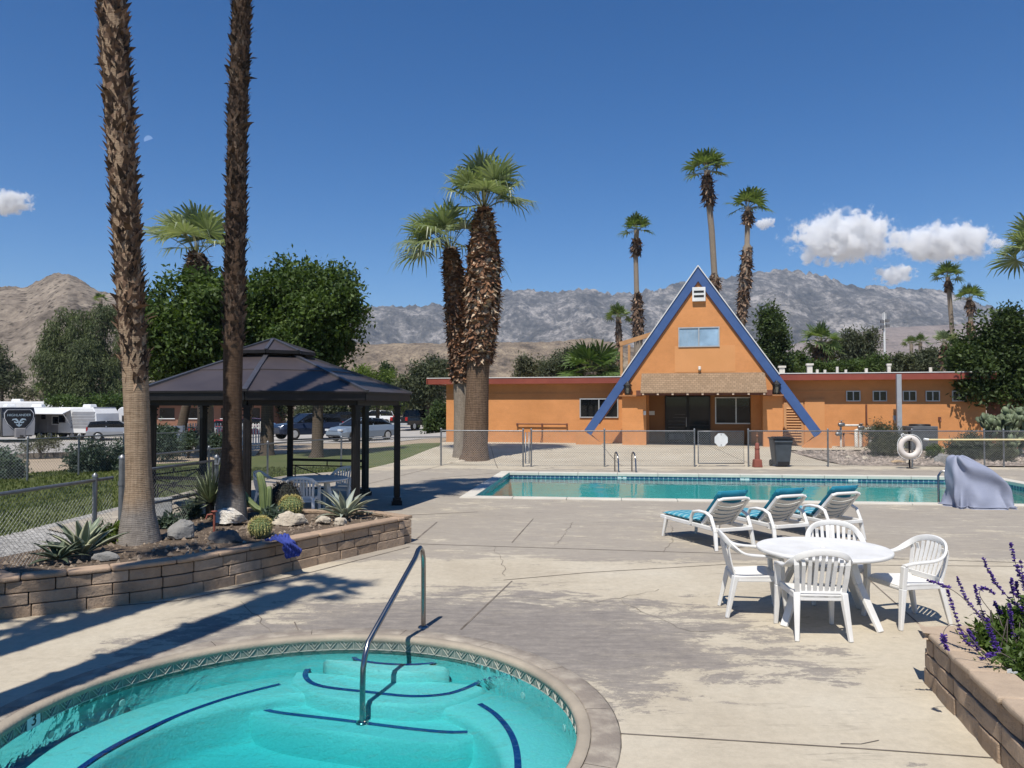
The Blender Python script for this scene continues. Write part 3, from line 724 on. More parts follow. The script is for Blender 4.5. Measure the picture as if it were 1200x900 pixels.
# drain cover, and the hand rail
rail = thing('hand_rail', 'bent polished steel hand rail rising out of the hot tub', 'hand rail', (-.878, 7.68, 0), world=True)
a, b = Vector((-.878, 7.68, 0)), Vector((-1.235, 6.42, -.42))
hd = (b - a); hd.z = 0; hd.normalize()
top = [a, a + Vector((0, 0, .58)), a + hd * .005 + Vector((0, 0, .68)), a + hd * .03 + Vector((0, 0, .755)), a + hd * .085 + Vector((0, 0, .80)), a + hd * .14 + Vector((0, 0, .785)), a + hd * .21 + Vector((0, 0, .725))]
e_ = b + Vector((0, 0, .50))
low = [e_ - hd * .10 + Vector((0, 0, .13)), e_ - hd * .04 + Vector((0, 0, .035)), e_ - hd * .008 + Vector((0, 0, -.06)), b + Vector((0, 0, .3)), b]
m = MB(); m.tube(top + low, .024, 14); m.build('bar', STEEL, rail)
for p in (a, b):
    m = MB(); m.lathe([(.055, 0), (.055, .006), (.045, .016), (.026, .024)], p, 20); m.build('flange', STEEL, rail)

# ------------------------------------------------------------------ the big pool
PW = -0.13
pool = thing('swimming_pool', 'long rectangular swimming pool with pale coping and blue tile band', 'swimming pool', (POOL_A.x, POOL_A.y, 0), POOL_RZ)
L_, W_ = POOL_L, POOL_W
m = MB()
nb = 12
for k in range(nb):
    for y0, y1 in ((-.3, .03), (W_ - .03, W_ + .3)):
        x0, x1 = -.3 + (L_ + .6) * k / nb + .004, -.3 + (L_ + .6) * (k + 1) / nb - .004
        m.box(((x0 + x1) / 2, (y0 + y1) / 2, -.018), (x1 - x0, y1 - y0, .105))
for k in range(6):
    for x0, x1 in ((-.3, .03), (L_ - .03, L_ + .3)):
        y0, y1 = .034 + (W_ - .068) * k / 6 + .004, .034 + (W_ - .068) * (k + 1) / 6 - .004
        m.box(((x0 + x1) / 2, (y0 + y1) / 2, -.018), (x1 - x0, y1 - y0, .105))
m.build('coping', M('pool_coping', (0.60, 0.56, 0.48), (0.52, 0.48, 0.41), 1.5, 0.8, 0.2, 30), pool, bevel=.015)
TX = tile_material('pool_tile_long', 0, (0.06, 0.10, 0.20), (0.10, 0.15, 0.26), (0.40, 0.43, 0.46)); TY = tile_material('pool_tile_short', 1, (0.06, 0.10, 0.20), (0.10, 0.15, 0.26), (0.40, 0.43, 0.46))
m = MB()
for y in (0, W_): m.add([(0, y, -.05), (L_, y, -.05), (L_, y, -.32), (0, y, -.32)], [(0, 1, 2, 3)], 0)
for x in (0, L_): m.add([(x, 0, -.05), (x, W_, -.05), (x, W_, -.32), (x, 0, -.32)], [(0, 1, 2, 3)], 1)
m.build('tile_band', [TX, TY], pool)
m = MB(); q = .004
m.add([(0, 0, -.32), (L_, 0, -.32), (L_, W_, -.32), (0, W_, -.32), (0, 0, -.95), (L_, 0, -1.35), (L_, W_, -1.35), (0, W_, -.95)],
      [(0, 1, 5, 4), (1, 2, 6, 5), (2, 3, 7, 6), (3, 0, 4, 7), (4, 5, 6, 7)])
m.build('basin', POOL_PLASTER, pool)
m = MB(); m.add([(0, 0, PW), (L_, 0, PW), (L_, W_, PW), (0, W_, PW)], [(0, 1, 2, 3)]); m.build('water', POOL_WATER, pool)
Rz = Matrix.Rotation(POOL_RZ, 4, 'Z').inverted()
for px in (729, 870, 990):
    w0 = at(px, 559, 24.6); loc = Rz @ (Vector((w0.x, w0.y, 0)) - Vector((POOL_A.x, POOL_A.y, 0)))
    m = MB(); m.box((loc.x, W_ - .004, -.075), (.28, .012, .14)); mk = m.build('depth_marker', WHITE, pool)
    text('8' if px < 800 else '7', .13, BLACK, 'numeral', mk, face_to((0, -1), (loc.x, W_ - .012, -.075)))
# grab rails at the far side
gr = thing('pool_ladder_rails', 'pair of slim steel ladder hoops on the far edge of the pool', 'ladder rails', (*[at(730, 553, 25.2)[i] for i in (0, 1)], 0), world=True)
for px in (720.5, 740.5):
    p = on_z(px, 552.5); m = MB()
    fw = Vector((.12, -1, 0)).normalized()
    m.tube([p, p + Vector((0, 0, .52)), p + fw * .05 + Vector((0, 0, .61)), p + fw * .16 + Vector((0, 0, .65)), p + fw * .32 + Vector((0, 0, .60)), p + fw * .45 + Vector((0, 0, .42)), p + fw * .5 + Vector((0, 0, .0)), p + fw * .5 + Vector((0, 0, -.3))], .024, 8)
    m.build('hoop', STEEL, gr)
# ------------------------------------------------------------------ hills, mountains, haze, clouds, moon
def relief(name, prof, Df, Dr, Db, mat, px0, px1, step, rows, amp, nscale, power=1.0, zb=-0.9, seed=0, edge=0.0, spur=0.0):
    """a range of real relief: ridge heights read from its skyline, slopes of ridged noise in front of and behind it"""
    pxs = np.arange(px0, px1 + step, step); n = len(pxs)
    ky = np.interp(pxs, [p[0] for p in prof], [p[1] for p in prof])
    zr = np.array([at(float(a), float(b), Dr).z for a, b in zip(pxs, ky)])
    T = np.concatenate([np.linspace(0, 1, rows), np.linspace(1, 1.35, rows // 6)[1:]])
    U = (pxs - 600) / F
    tt, uu = np.meshgrid(T, U, indexing='ij'); zz = np.broadcast_to(zr, tt.shape)
    D = np.where(tt <= 1, Df + (Dr - Df) * tt, Dr + (tt - 1) / .35 * (Db - Dr))
    X, Y = uu * D, D
    P = np.stack([X.ravel(), Y.ravel() * .42, np.full(X.size, seed * 3.1)], 1)
    rg = fbm(P / nscale, 6, True).reshape(X.shape) - 0.75
    wav = fbm(P / (nscale * 2.5) + 9, 3).reshape(X.shape)
    env = np.clip(tt, 0, 1) * np.clip((1.0 - tt) * 3.2, 0, 1)
    sh = np.where(tt <= 1, np.clip(tt + spur * wav * env, 0, 1.0) ** power, np.clip(1 - (tt - 1) / .35, 0, 1))
    fine = fbm(P / (nscale * .13) + 4, 4, True).reshape(X.shape) - .7
    Z = zb + (zz - zb) * sh + amp * (rg * env + (fine * (.10 * env + edge * np.exp(-((tt - 1) / .04) ** 2))))
    r = len(T)
    V = np.stack([X.ravel(), Y.ravel(), Z.ravel()], 1)
    i, j = np.meshgrid(np.arange(r - 1), np.arange(n - 1), indexing='ij')
    a = (i * n + j).ravel(); fs = np.stack([a, a + 1, a + n + 1, a + n], 1)
    o = np_mesh(name, V, fs, mat, smooth=True); return struct(o)
FAR_MT = mountain_material('granite_mountain', (0.36, 0.325, 0.295), (0.105, 0.097, 0.09), (0.03, 0.03, 0.031), 0.008, 0.05, 0.45)
FOOT = mountain_material('tan_foothill_rock', (0.33, 0.262, 0.18), (0.205, 0.158, 0.112), (0.075, 0.06, 0.047), 0.03, 0.24, 0.6)
LEFT_HILL = mountain_material('brown_hill_rock', (0.33, 0.275, 0.215), (0.195, 0.16, 0.128), (0.08, 0.067, 0.056), 0.03, 0.22, 0.85)
APRON = mountain_material('lilac_brown_slope', (0.30, 0.245, 0.21), (0.225, 0.18, 0.155), (0.12, 0.10, 0.09), 0.012, 0.15, 0.5)
relief('mountain_range', [(-200, 352), (100, 352), (300, 356), (400, 358), (440, 360), (470, 358), (503, 355), (524, 358), (555, 349), (584, 340), (625, 340), (654, 342), (680, 337), (706, 342), (740, 343), (775, 336), (800, 331), (830, 327), (865, 323), (900, 317), (915, 315), (938, 317), (961, 321), (984, 330), (1007, 336), (1038, 336), (1063, 337), (1084, 339), (1117, 343), (1155, 357), (1176, 364), (1200, 366), (1300, 372), (1500, 390)],
       1500, 3200, 4200, FAR_MT, -140, 1420, 2.4, 190, 240, 300, 1.12, -2, 1, 0.2, 0.5)
relief('mountain_apron', [(600, 470), (760, 452), (850, 425), (900, 410), (960, 396), (1040, 384), (1120, 380), (1200, 376), (1320, 372), (1500, 376)],
       800, 2000, 2600, APRON, 640, 1440, 3.0, 110, 45, 260, 1.2, -2, 2, 0.1, 0.2)
relief('foothills', [(180, 420), (330, 412), (385, 400), (402, 397), (418, 401), (440, 404), (470, 402), (520, 402), (560, 400), (590, 401), (640, 401), (671, 398), (690, 396), (706, 398), (730, 405), (770, 412), (830, 425), (900, 440), (960, 452), (1050, 462), (1200, 466)],
       330, 820, 1000, FOOT, 150, 1200, 2.2, 130, 34, 80, 1.0, -1.2, 3, 0.12, 0.3)
relief('rocky_hill', [(-260, 352), (-100, 344), (-30, 338), (0, 336), (29, 336), (43, 328), (63, 320), (78, 320), (92, 328), (115, 341), (140, 346), (180, 356), (240, 375), (300, 395), (360, 418), (430, 446), (470, 462)],
       160, 460, 620, LEFT_HILL, -260, 470, 2.0, 170, 38, 55, 1.25, -1.2, 4, 0.10, 0.35)
# the clear desert air
m = MB(); m.box((0, 2000, 302), (8000, 4600, 608)); hz = m.build('haze', []); 
t = NT('thin_air'); t.t.nodes.remove(t.b); pv = t.n('ShaderNodeVolumePrincipled'); pv.inputs['Density'].default_value = 0.00008; pv.inputs['Color'].default_value = (0.62, 0.79, 1.0, 1); pv.inputs['Anisotropy'].default_value = 0.0
t.l(pv.outputs[0], t.out.inputs['Volume']); hz.data.materials.append(t.m); stuff(hz)
# clouds: lumpy bodies of vapour far beyond the mountains
def cloud_material(name, dens, scale, thr):
    t = NT(name); t.t.nodes.remove(t.b)
    v = t.coord(); n = t.noise(v, scale, 9, 0.62, 0.3)
    # thins out towards the border of the body (generated coordinate)
    tc = t.n('ShaderNodeTexCoord'); sub = t.n('ShaderNodeVectorMath', operation='SUBTRACT'); t.l(tc.outputs['Generated'], sub.inputs[0]); sub.inputs[1].default_value = (.5, .5, .42)
    ln = t.n('ShaderNodeVectorMath', operation='LENGTH'); t.l(sub.outputs[0], ln.inputs[0])
    fall = t.math('MULTIPLY_ADD', ln.outputs['Value'], -0.95, 0.46)
    k = t.math('MULTIPLY', t.math('SUBTRACT', t.math('ADD', n, fall), thr), 8.0, clamp=True)
    pv = t.n('ShaderNodeVolumePrincipled'); t.l(t.math('MULTIPLY', k, dens), pv.inputs['Density']); pv.inputs['Color'].default_value = (.99, .99, .99, 1); pv.inputs['Anisotropy'].default_value = -0.5
    t.l(pv.outputs[0], t.out.inputs['Volume']); return t.m
CD = 7000
def cloud(label, px, py, wpx, hpx, seed, thr=0.66, dens=0.04):
    c = at(px, py, CD); wx, hz_ = wpx / F * CD, hpx / F * CD
    m = MB(); m.ball((0, 0, 0), (wx / 2, wx * .32, hz_ / 2), 28, 18)
    o = m.build('cloud', cloud_material('cloud_vapour_%d' % seed, dens, 7.0 / wx * (wpx / 60) ** .6, thr)); o.location = c
    tag(o, label, 'cloud', 'small white clouds above the mountains'); return o
cloud('largest white cloud, left of the pair above the right mountain ridge', 990, 272, 165, 84, 1)
cloud('long flat white cloud, right of the pair above the mountain ridge', 1106, 280, 160, 60, 2)
cloud('small white cloud just above the ridge, right of the lamp mast', 1049, 319, 62, 34, 3)
cloud('faint white cloud at the left edge of the sky', 8, 234, 80, 40, 4, 0.66)
cloud('tiny wispy cloud beside the tall palms behind the roof', 896, 260, 34, 20, 5, 0.66)
cloud('tiny white puff below the left end of the largest cloud', 947, 299, 26, 26, 6, 0.64)
# the pale day moon
t = NT('moon_disc'); t.t.nodes.remove(t.b); em = t.n('ShaderNodeEmission'); em.inputs[0].default_value = (0.75, 0.85, 1, 1); em.inputs[1].default_value = 0.10
tr = t.n('ShaderNodeBsdfTransparent'); ad = t.n('ShaderNodeAddShader'); t.l(em.outputs[0], ad.inputs[0]); t.l(tr.outputs[0], ad.inputs[1]); t.l(ad.outputs[0], t.out.inputs[0])
c = at(174, 164, 30000); r = 5.2 / F * 30000
m = MB(); pl = [(r * math.cos(a), r * math.sin(a)) for a in [math.radians(20 + 180 * k / 16) for k in range(17)]] + [(r * .35 * math.cos(math.radians(200)) * (1 - abs(q) / 4), -r * .0 + q * 0) for q in ()]
m.prism_y(pl, -20, 20); mo = m.build('moon', t.m); mo.location = c
tag(mo, 'faint half moon in the blue sky between the two tall palm trunks', 'moon')
# ------------------------------------------------------------------ the orange A-frame building
BY = 37.6            # front of the wings
AY = 36.35           # front wall of the A-frame
FYb = 36.24           # front of the blue fascia
GZ0 = 0.3
TH = math.radians(13)                                # the front is turned a little towards the left
PIV = Vector((8.9, BY, GZ0)); _c, _s = math.cos(TH), math.sin(TH)
def X0(px, Y): return at(px, 475, Y).x
def Z0(py, Y): return at(600, py, Y).z
def X(px, Y):
    """x, before the building is turned, of the point of its plane Y seen at pixel column px"""
    u = (px - 600) / F; ly = Y - BY
    return PIV.x + (u * (PIV.y + ly * _c) - PIV.x - ly * _s) / (_c + u * _s)
def depth(px, Y): return PIV.y - (X(px, Y) - PIV.x) * _s + (Y - BY) * _c
def Z(py, Y, px=820): return at(600, py, depth(px, Y)).z
def bat(px, py, Y): return Vector((X(px, Y), Y, Z(py, Y, px)))
bld = thing('a_frame_building', 'orange clubhouse with a tall A-frame gable edged in blue between two flat-roofed wings', 'building', (8.9, BY, GZ0), world=True)
# wings
OVL, OVR = .42, .60
wl0, wl1 = X(523, BY), X(729, BY); wr0, wr1 = X(917, BY), X(1155, BY)
zl, zr = 3.40, 3.46                                   # undersides of the two roofs
wd = 9.0
m = MB(); m.box(((wl0 + X(760, BY)) / 2, BY + wd / 2, (zl + GZ0 - .1) / 2), (X(760, BY) - wl0, wd, zl - GZ0 + .1)); 
wa = m.build('wall', ORANGE, bld); wa['label'] = 'plain left wing wall of painted orange block'
m = MB(); m.box(((X(880, BY) + wr1) / 2, BY + wd / 2, (zr + GZ0 - .1) / 2), (wr1 - X(880, BY), wd, zr - GZ0 + .1))
wa = m.build('wall', ORANGE, bld); wa['label'] = 'right wing wall of painted orange block with small windows'
def flat_roof(x0, x1, z0, nm, ov):
    o_y = BY - ov
    m = MB(); m.box(((x0 + x1) / 2, (o_y + BY + wd + .5) / 2 + .03, z0 + .14), (x1 - x0, BY + wd + .5 - o_y - .06, .24)); r_ = m.build('roof', ROOF_WHITE, bld); r_['label'] = nm
    m = MB(); m.box(((x0 + x1) / 2, o_y - .02, z0 + .115), (x1 - x0 + .06, .05, .30)); m.box((x0 - .02, BY + wd / 2, z0 + .115), (.05, wd + 1.1, .30)); m.box((x1 + .02, BY + wd / 2, z0 + .115), (.05, wd + 1.1, .30))
    m.build('fascia', REDBROWN, r_)
    m = MB(); m.box(((x0 + x1) / 2, o_y - .025, z0 + .285), (x1 - x0 + .1, .09, .035)); m.build('drip_edge', WHITE, r_)
flat_roof(X(500, BY - .62), X(742, BY), zl - .07, 'flat left wing roof with red brown fascia', OVL)
flat_roof(X(900, BY), X(1167, BY - .62), zr - .05, 'flat right wing roof with red brown fascia', OVR)
for x0, x1, z_ in ((wl0, X(720, BY), 2.78), (X(925, BY), X(1010, BY), 2.86)):
    m = MB(); m.box(((x0 + x1) / 2, BY - .012, z_), (x1 - x0, .03, .045)); m.build('wall_batten', ORANGE2, bld)
# A-frame body
ax = X(819, FYb)
apex = Z(312, FYb); foot = Z(505, FYb)
hwf = (X(964.7, FYb) - X(686.5, FYb)) / 2
slope = (apex - foot) / hwf
ang = math.atan(slope)
th = .40                                              # depth of the blue fascia boards, measured square to the slope
dzv = th / math.cos(ang)
def gx(z, off=0): return (apex - off - z) / slope      # half width of the gable at height z
# gable wall
p0, p1 = X(729, AY), X(917, AY); q0, q1 = X(757, AY), X(894, AY)
awz = Z(459, AY)                                      # top of the entrance recess
inn = dzv + .03
zb = apex - inn - slope * (ax - p0)
m = MB()
gw = [(p0, GZ0 - .1), (q0, GZ0 - .1), (q0, awz), (q1, awz), (q1, GZ0 - .1), (p1, GZ0 - .1), (p1, apex - inn - slope * (p1 - ax)), (ax, apex - inn - .02), (p0, zb)]
# split into convex pieces so that the recess stays open
m.prism_y([(p0, GZ0 - .1), (q0, GZ0 - .1), (q0, awz), (p0, awz)], AY, AY + 1.9)
m.prism_y([(q1, GZ0 - .1), (p1, GZ0 - .1), (p1, awz), (q1, awz)], AY, AY + 1.9)
m.prism_y([(p0, awz), (p1, awz), (p1, gw[6][1]), (ax, gw[7][1]), (p0, zb)], AY, AY + .25)
wg = m.build('wall', ORANGE, bld); wg['label'] = 'triangular orange gable wall on two pillars'
ry = AY + 1.75                                        # back of the recess
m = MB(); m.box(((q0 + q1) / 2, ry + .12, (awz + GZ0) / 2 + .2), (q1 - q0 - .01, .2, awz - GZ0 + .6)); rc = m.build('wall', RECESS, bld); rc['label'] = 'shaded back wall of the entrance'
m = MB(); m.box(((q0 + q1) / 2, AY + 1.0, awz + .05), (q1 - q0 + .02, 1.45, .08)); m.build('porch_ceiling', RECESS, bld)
# rendered patch on the gable below the window
m = MB(); m.box(((X(791, AY) + X(862, AY)) / 2, AY - .004, (Z(436, AY) + Z(405, AY)) / 2), (X(862, AY) - X(791, AY), .012, Z(405, AY) - Z(436, AY))); m.build('repainted_patch', ORANGE2, bld)
# blue fascia boards, white edge, roof slabs
zc = [Z(440, FYb)]
m = MB()
for s in (-1, 1):
    zlo = foot
    pl = [(ax, apex), (ax + s * gx(zlo), zlo), (ax + s * (gx(zlo) - .36), zlo - .24), (ax + s * (gx(zlo - .24, dzv) if 0 else (apex - dzv - zlo + .24) / slope), zlo - .24), (ax, apex - dzv)]
    pl = [(ax, apex), (ax + s * gx(zlo), zlo), (ax + s * ((apex - dzv - (zlo - .26)) / slope), zlo - .26), (ax, apex - dzv)]
    m.prism_y(pl if s > 0 else pl[::-1], FYb, FYb + .085)
m.build('gable_fascia', BLUE, bld)
m = MB()
for s in (-1, 1):
    a = Vector((ax, FYb - .02, apex + .035)); b = Vector((ax + s * gx(foot + 2.6), FYb - .02, foot + 2.6 + .03))
    m.bar(a, b, .06, .04, up=(s * math.sin(ang), 0, math.cos(ang)))
m.build('edge_trim', WHITE, bld)
m = MB()
for s in (-1, 1):                                     # dark soffit line inside the blue boards
    pl = [(ax, apex - dzv - .002), (ax + s * (apex - dzv - foot - .3) / slope, foot + .3), (ax + s * ((apex - dzv - foot - .3) / slope - .055), foot + .3 + 0), (ax, apex - dzv - .09)]
    m.prism_y(pl if s > 0 else pl[::-1], FYb + .03, AY - .003 if 0 else AY + .1)
m.build('soffit_trim', BROWN_TRIM, bld)
zr_ = 3.5
m = MB()
for s in (-1, 1):
    pl = [(ax, apex - .012), (ax + s * gx(zr_), zr_ - .012), (ax + s * (gx(zr_) - .26), zr_ - .012), (ax, apex - .36)]
    m.prism_y(pl if s > 0 else pl[::-1], FYb + .09, BY + wd)
rf = m.build('roof', M('grey_composition_roof', (0.20, 0.19, 0.18), (0.15, 0.145, 0.14), 4, 0.9, 0.3, 30), bld); rf['label'] = 'steep A-frame roof slopes behind the blue boards'
# end wall behind, so that the gable is closed
m = MB(); m.prism_y([(ax - gx(zr_) + .3, zr_), (ax + gx(zr_) - .3, zr_), (ax, apex - .4)], BY + wd - .3, BY + wd - .05); m.build('wall', ORANGE, bld)
# sloping buttresses that carry the feet of the blue boards
for s in (-1, 1):
    fx = ax + s * ((apex - dzv - (foot - .26)) / slope)
    pl = [(fx + s * .72, GZ0 - .1), (fx - s * .62, GZ0 - .1), (fx - s * .02, foot - .262), (fx + s * .40, foot - .01), (fx + s * .72, foot - .05)]
    m = MB(); m.prism_y(pl if s < 0 else pl[::-1], FYb - .06, BY - .01 if 0 else FYb + .5); m.build('buttress', ORANGE, bld)
# upper window, vent, bulb
def window(x0, x1, z0, z1, y, glass, panes=2, fw=.055, nm='window', frame=ALU):
    w = MB(); w.box(((x0 + x1) / 2, y + .01, (z0 + z1) / 2), (x1 - x0 - .01, .03, z1 - z0 - .01)); g = w.build(nm, glass, bld)
    f = MB()
    for x in (x0, x1): f.box((x, y - .022, (z0 + z1) / 2), (fw, .05, z1 - z0 + fw))
    for z in (z0, z1): f.box(((x0 + x1) / 2, y - .02, z), (x1 - x0 - fw - .004, .046, fw))
    for k in range(1, panes): f.box((x0 + (x1 - x0) * k / panes, y - .021, (z0 + z1) / 2), (fw, .048, z1 - z0 - fw - .004))
    f.build('frame', frame, g); return g
g = window(X(796, AY), X(843, AY), Z(406, AY), Z(384, AY), AY - .01, GLASS_SKY); g['label'] = 'upper gable window with pale sky painted into its glass'
cu_ = MB()
for k in range(14): cu_.tube([Vector((X(797.2, AY) + (X(819, AY) - X(797, AY)) * k / 14 + .05, AY - .012, Z(405.3, AY))), Vector((X(797.2, AY) + (X(819, AY) - X(797, AY)) * k / 14 + .05, AY - .012, Z(384.7, AY)))], .018, 6, flat=.4, up=(0, 1, 0))
cu_.build('curtain', M('pale_blue_curtain', (0.30, 0.40, 0.48), (0.24, 0.33, 0.41), 6, 0.6), g)
m = MB(); vx0, vx1, vz0, vz1 = X(812, AY), X(827.5, AY), Z(353.5, AY), Z(337, AY)
m.box(((vx0 + vx1) / 2, AY - .08, (vz0 + vz1) / 2), (vx1 - vx0, .16, vz1 - vz0)); v_ = m.build('gable_vent', WHITE, bld, bevel=.01)
m = MB()
for z in (.36, .68): m.box(((vx0 + vx1) / 2, AY - .161, vz0 + (vz1 - vz0) * z), ((vx1 - vx0) * .76, .02, .1))
m.build('louvre_slot', BLACK, v_)
m = MB(); b0 = bat(820, 431, AY); m.lathe([(.0, .07), (.06, .06), (.075, 0)], b0 + Vector((0, -.06, 0)), 12); m.ball(b0 + Vector((0, -.1, -.07)), .075, 10, 8); m.build('bulkhead_lamp', PIPE_WHITE, bld)
# shingled awning
a0, a1 = X(752, AY), X(896.5, AY); zt, zb_ = Z(437, AY), Z(460.5, 35.35)
m = MB(); yb = 35.35
m.add([(a0, AY - .01, zt), (a1, AY - .01, zt), (a1, yb, zb_ + .04), (a0, yb, zb_ + .04), (a0, AY - .01, zb_ + .02), (a1, AY - .01, zb_ + .02), (a1, yb, zb_), (a0, yb, zb_)],
      [(0, 3, 2, 1), (3, 7, 6, 2), (4, 5, 6, 7), (0, 4, 7, 3), (1, 2, 6, 5), (0, 1, 5, 4)])
aw = m.build('awning', SHINGLE, bld); aw['label'] = 'brown shingled awning over the entrance'
m = MB(); 
for k in range(9): x = a0 + .12 + (a1 - a0 - .24) * k / 8; m.bar((x, AY - .02, zb_ - .045), (x, yb + .02, zb_ - .045), .09, .085)
m.build('rafter_end', M('pale_rafter_paint', (0.55, 0.42, 0.32), (0.5, 0.38, 0.28), 4, 0.7), aw)
m = MB(); m.box(((a0 + a1) / 2, yb + .16, zb_ - .05), (a1 - a0 - .1, .10, .09)); m.build('awning_beam', BROWN_TRIM, aw)
# brown blocks, lamp shelves and wall lanterns either side
for s, px, bx in ((-1, 736, 749.5), (1, 909.5, 900.5)):
    c = bat(px, 464, AY); m = MB(); x0 = X(726 if s < 0 else 895, AY); x1 = X(752 if s < 0 else 917.5, AY)
    m.box(((x0 + x1) / 2, AY - .16, Z(463.5, AY)), (x1 - x0, .32, .07)); sh = m.build('lamp_shelf', TEAK, bld)
    m = MB(); m.box((X(bx, AY), AY - .2, Z(460.5, AY)), (.27, .36, .25)); m.build('beam_end', BROWN_TRIM, bld, bevel=.01)
    L0 = Vector((c.x, AY - .2, Z(462.4, AY))); m = MB()
    k_ = 1.45
    m.lathe([(.0, 0), (.085 * k_, .0), (.09 * k_, .04), (.055 * k_, .07)], L0, 8, smooth=False)
    for k in range(6): a = PI / 3 * k; m.bar(L0 + Vector((.085 * k_ * math.cos(a), .085 * k_ * math.sin(a), .07)), L0 + Vector((.12 * k_ * math.cos(a), .12 * k_ * math.sin(a), .43)), .022)
    m.lathe([(.145 * k_, .43), (.15 * k_, .45), (.05 * k_, .59), (.03 * k_, .63), (.0, .65)], L0, 6, smooth=False)
    m.bar(L0 + Vector((0, 0, .62)), L0 + Vector((0, .2, .62)), .03)
    la = m.build('wall_lantern', DARK_METAL, bld)
    m = MB(); m.lathe([(.0, .07), (.108, .07), (.152, .43), (.0, .43)], L0, 6, smooth=False); m.build('lantern_glass', M('lantern_glass', (0.16, 0.15, 0.12), (0.10, 0.095, 0.08), 6, 0.2), la)
# entrance door and window in the recess
dx0, dx1, dz1 = X(780, ry), X(831.5, ry), Z(464, ry)
m = MB(); m.box(((dx0 + dx1) / 2, ry + .02, (GZ0 + dz1) / 2), (dx1 - dx0, .05, dz1 - GZ0)); d = m.build('door', GLASS, bld); d['label'] = 'double glass entrance door'
m = MB()
for x in (dx0, (dx0 + dx1) / 2 - .02, (dx0 + dx1) / 2 + .06, dx1): m.box((x, ry - .03, (GZ0 + dz1) / 2), (.06, .06, dz1 - GZ0))
for z in (GZ0 + .06, GZ0 + .92, dz1 - .02): m.box(((dx0 + dx1) / 2, ry - .025, z), (dx1 - dx0 - .06, .05, .055))
m.build('frame', DARK_METAL, d)
m = MB()                                             # shelves and papers seen behind the glass
for z, w0, w1 in ((1.75, .45, .95), (1.6, .35, .95), (1.42, .12, .95), (1.25, .12, .95), (1.08, .12, .95), (.9, .12, .95), (.55, .12, .95)):
    m.box((dx0 + (w0 + w1) / 2, ry - .012, z), (w1 - w0, .012, .025))
m.box((dx0 + .55, ry - .012, .63), (.8, .012, .28))
m.build('stacked_shelf', M('dim_grey_shelf', (0.10, 0.10, 0.095), (0.06, 0.06, 0.06), 6, 0.6), d)
m = MB(); m.tube([(dx0 + 1.0, ry - .06, 1.15), (dx0 + 1.0, ry - .09, 1.2), (dx0 + 1.0, ry - .09, 1.55), (dx0 + 1.0, ry - .06, 1.6)], .016, 6); m.build('handle', ALU, d)
window(X(838.5, ry), X(886.5, ry), Z(496, ry), Z(466, ry), ry - .003, GLASS)['label'] = 'entrance window with dark glass'
for px, py in ((762, 484), (755.5, 484)):
    yy = ry if px > 760 else AY; w = .34 if px > 760 else .12
    c = bat(px + (1 if px > 760 else 0), py, yy); m = MB(); m.box((c.x, yy - .015, c.z), (w, .03, .2)); m.build('switch_plate', WHITE, bld, bevel=.006)
# left wing window and pipe rail
window(X(680, BY), X(724, BY), Z(489, BY, 700), Z(467.5, BY, 700), BY - .012, GLASS)['label'] = 'left wing window crossed by the blue board'
m = MB(); y = BY - .12
z0 = Z(498, y); m.tube([(X(605, y), y, z0), (X(665, y), y, z0)], .03, 8); m.tube([(X(635, y), y, z0), (X(635, y), y, Z(513, y)), (X(633.5, y), y, GZ0)], .022, 8)
for px in (606, 635, 664): m.box((X(px, y), y + .05, z0 - .04), (.07, .14, .16))
m.build('conduit', BROWN_TRIM, bld)
# right wing: doors, windows, meter
d0, d1 = X(918, BY), X(941, BY); zt = Z(472, BY)
m = MB(); m.box(((d0 + d1) / 2, BY - .03, (GZ0 + zt) / 2), (d1 - d0, .06, zt - GZ0)); ld = m.build('door', DOOR_PAINT, bld, bevel=.008); ld['label'] = 'louvred tan door right of the gable'
m = MB()
for k in range(13):
    z = GZ0 + .25 + k * .125
    m.bar((d0 + .12, BY - .075, z), (d1 - .1, BY - .075, z), .09, .03, up=(0, -.6, .8))
m.build('louvre', DOOR_PAINT, ld)
e0, e1 = X(942.5, BY), X(966, BY); zt = Z(468, BY)
m = MB(); m.box(((e0 + e1) / 2, BY - .03, (GZ0 + zt) / 2), (e1 - e0, .06, zt - GZ0)); od = m.build('door', ORANGE2, bld, bevel=.008)
m = MB(); kx = X(944.5, BY); m.ball((kx, BY - .1, Z(494, BY)), .05, 10, 6); m.box((kx, BY - .065, Z(489.5, BY)), (.08, .02, .14)); m.build('handle', BROWN_TRIM, od)
for a, b in ((992, 1007.5), (1023, 1038.5), (1058, 1073), (1085, 1100.5), (1116, 1131.5)):
    window(X(a, BY), X(b, BY), Z(469.8, BY, a), Z(458.5, BY, a), BY - .012, GLASS, fw=.045)
m = MB(); c = bat(1048.5, 490, BY); m.box((c.x, BY - .08, c.z + .02), (.2, .16, .2)); m.lathe([(.0, -.24), (.06, -.23), (.08, -.1), (.1, -.08)], (c.x, BY - .09, c.z), 10); m.build('meter_box', PIPE_GREY, bld)
m = MB(); c = bat(1100.5, 492, BY); m.tube([c + Vector((0, 0, 0)), c + Vector((0, -.14, 0)), c + Vector((0, -.16, -.08))], .035, 8); m.box(c + Vector((0, -.03, .05)), (.12, .05, .16)); m.build('tap', BROWN_TRIM, bld)
# conduit on the right wing
m = MB(); y = BY - .05; m.tube([(X(1015, y), y, Z(474, y)), (X(1015, y), y, Z(496, y)), (X(1016.5, y), y, Z(498.5, y)), (X(1026, y), y, Z(498.8, y))], .04, 8); m.build('conduit', BROWN_TRIM, bld)
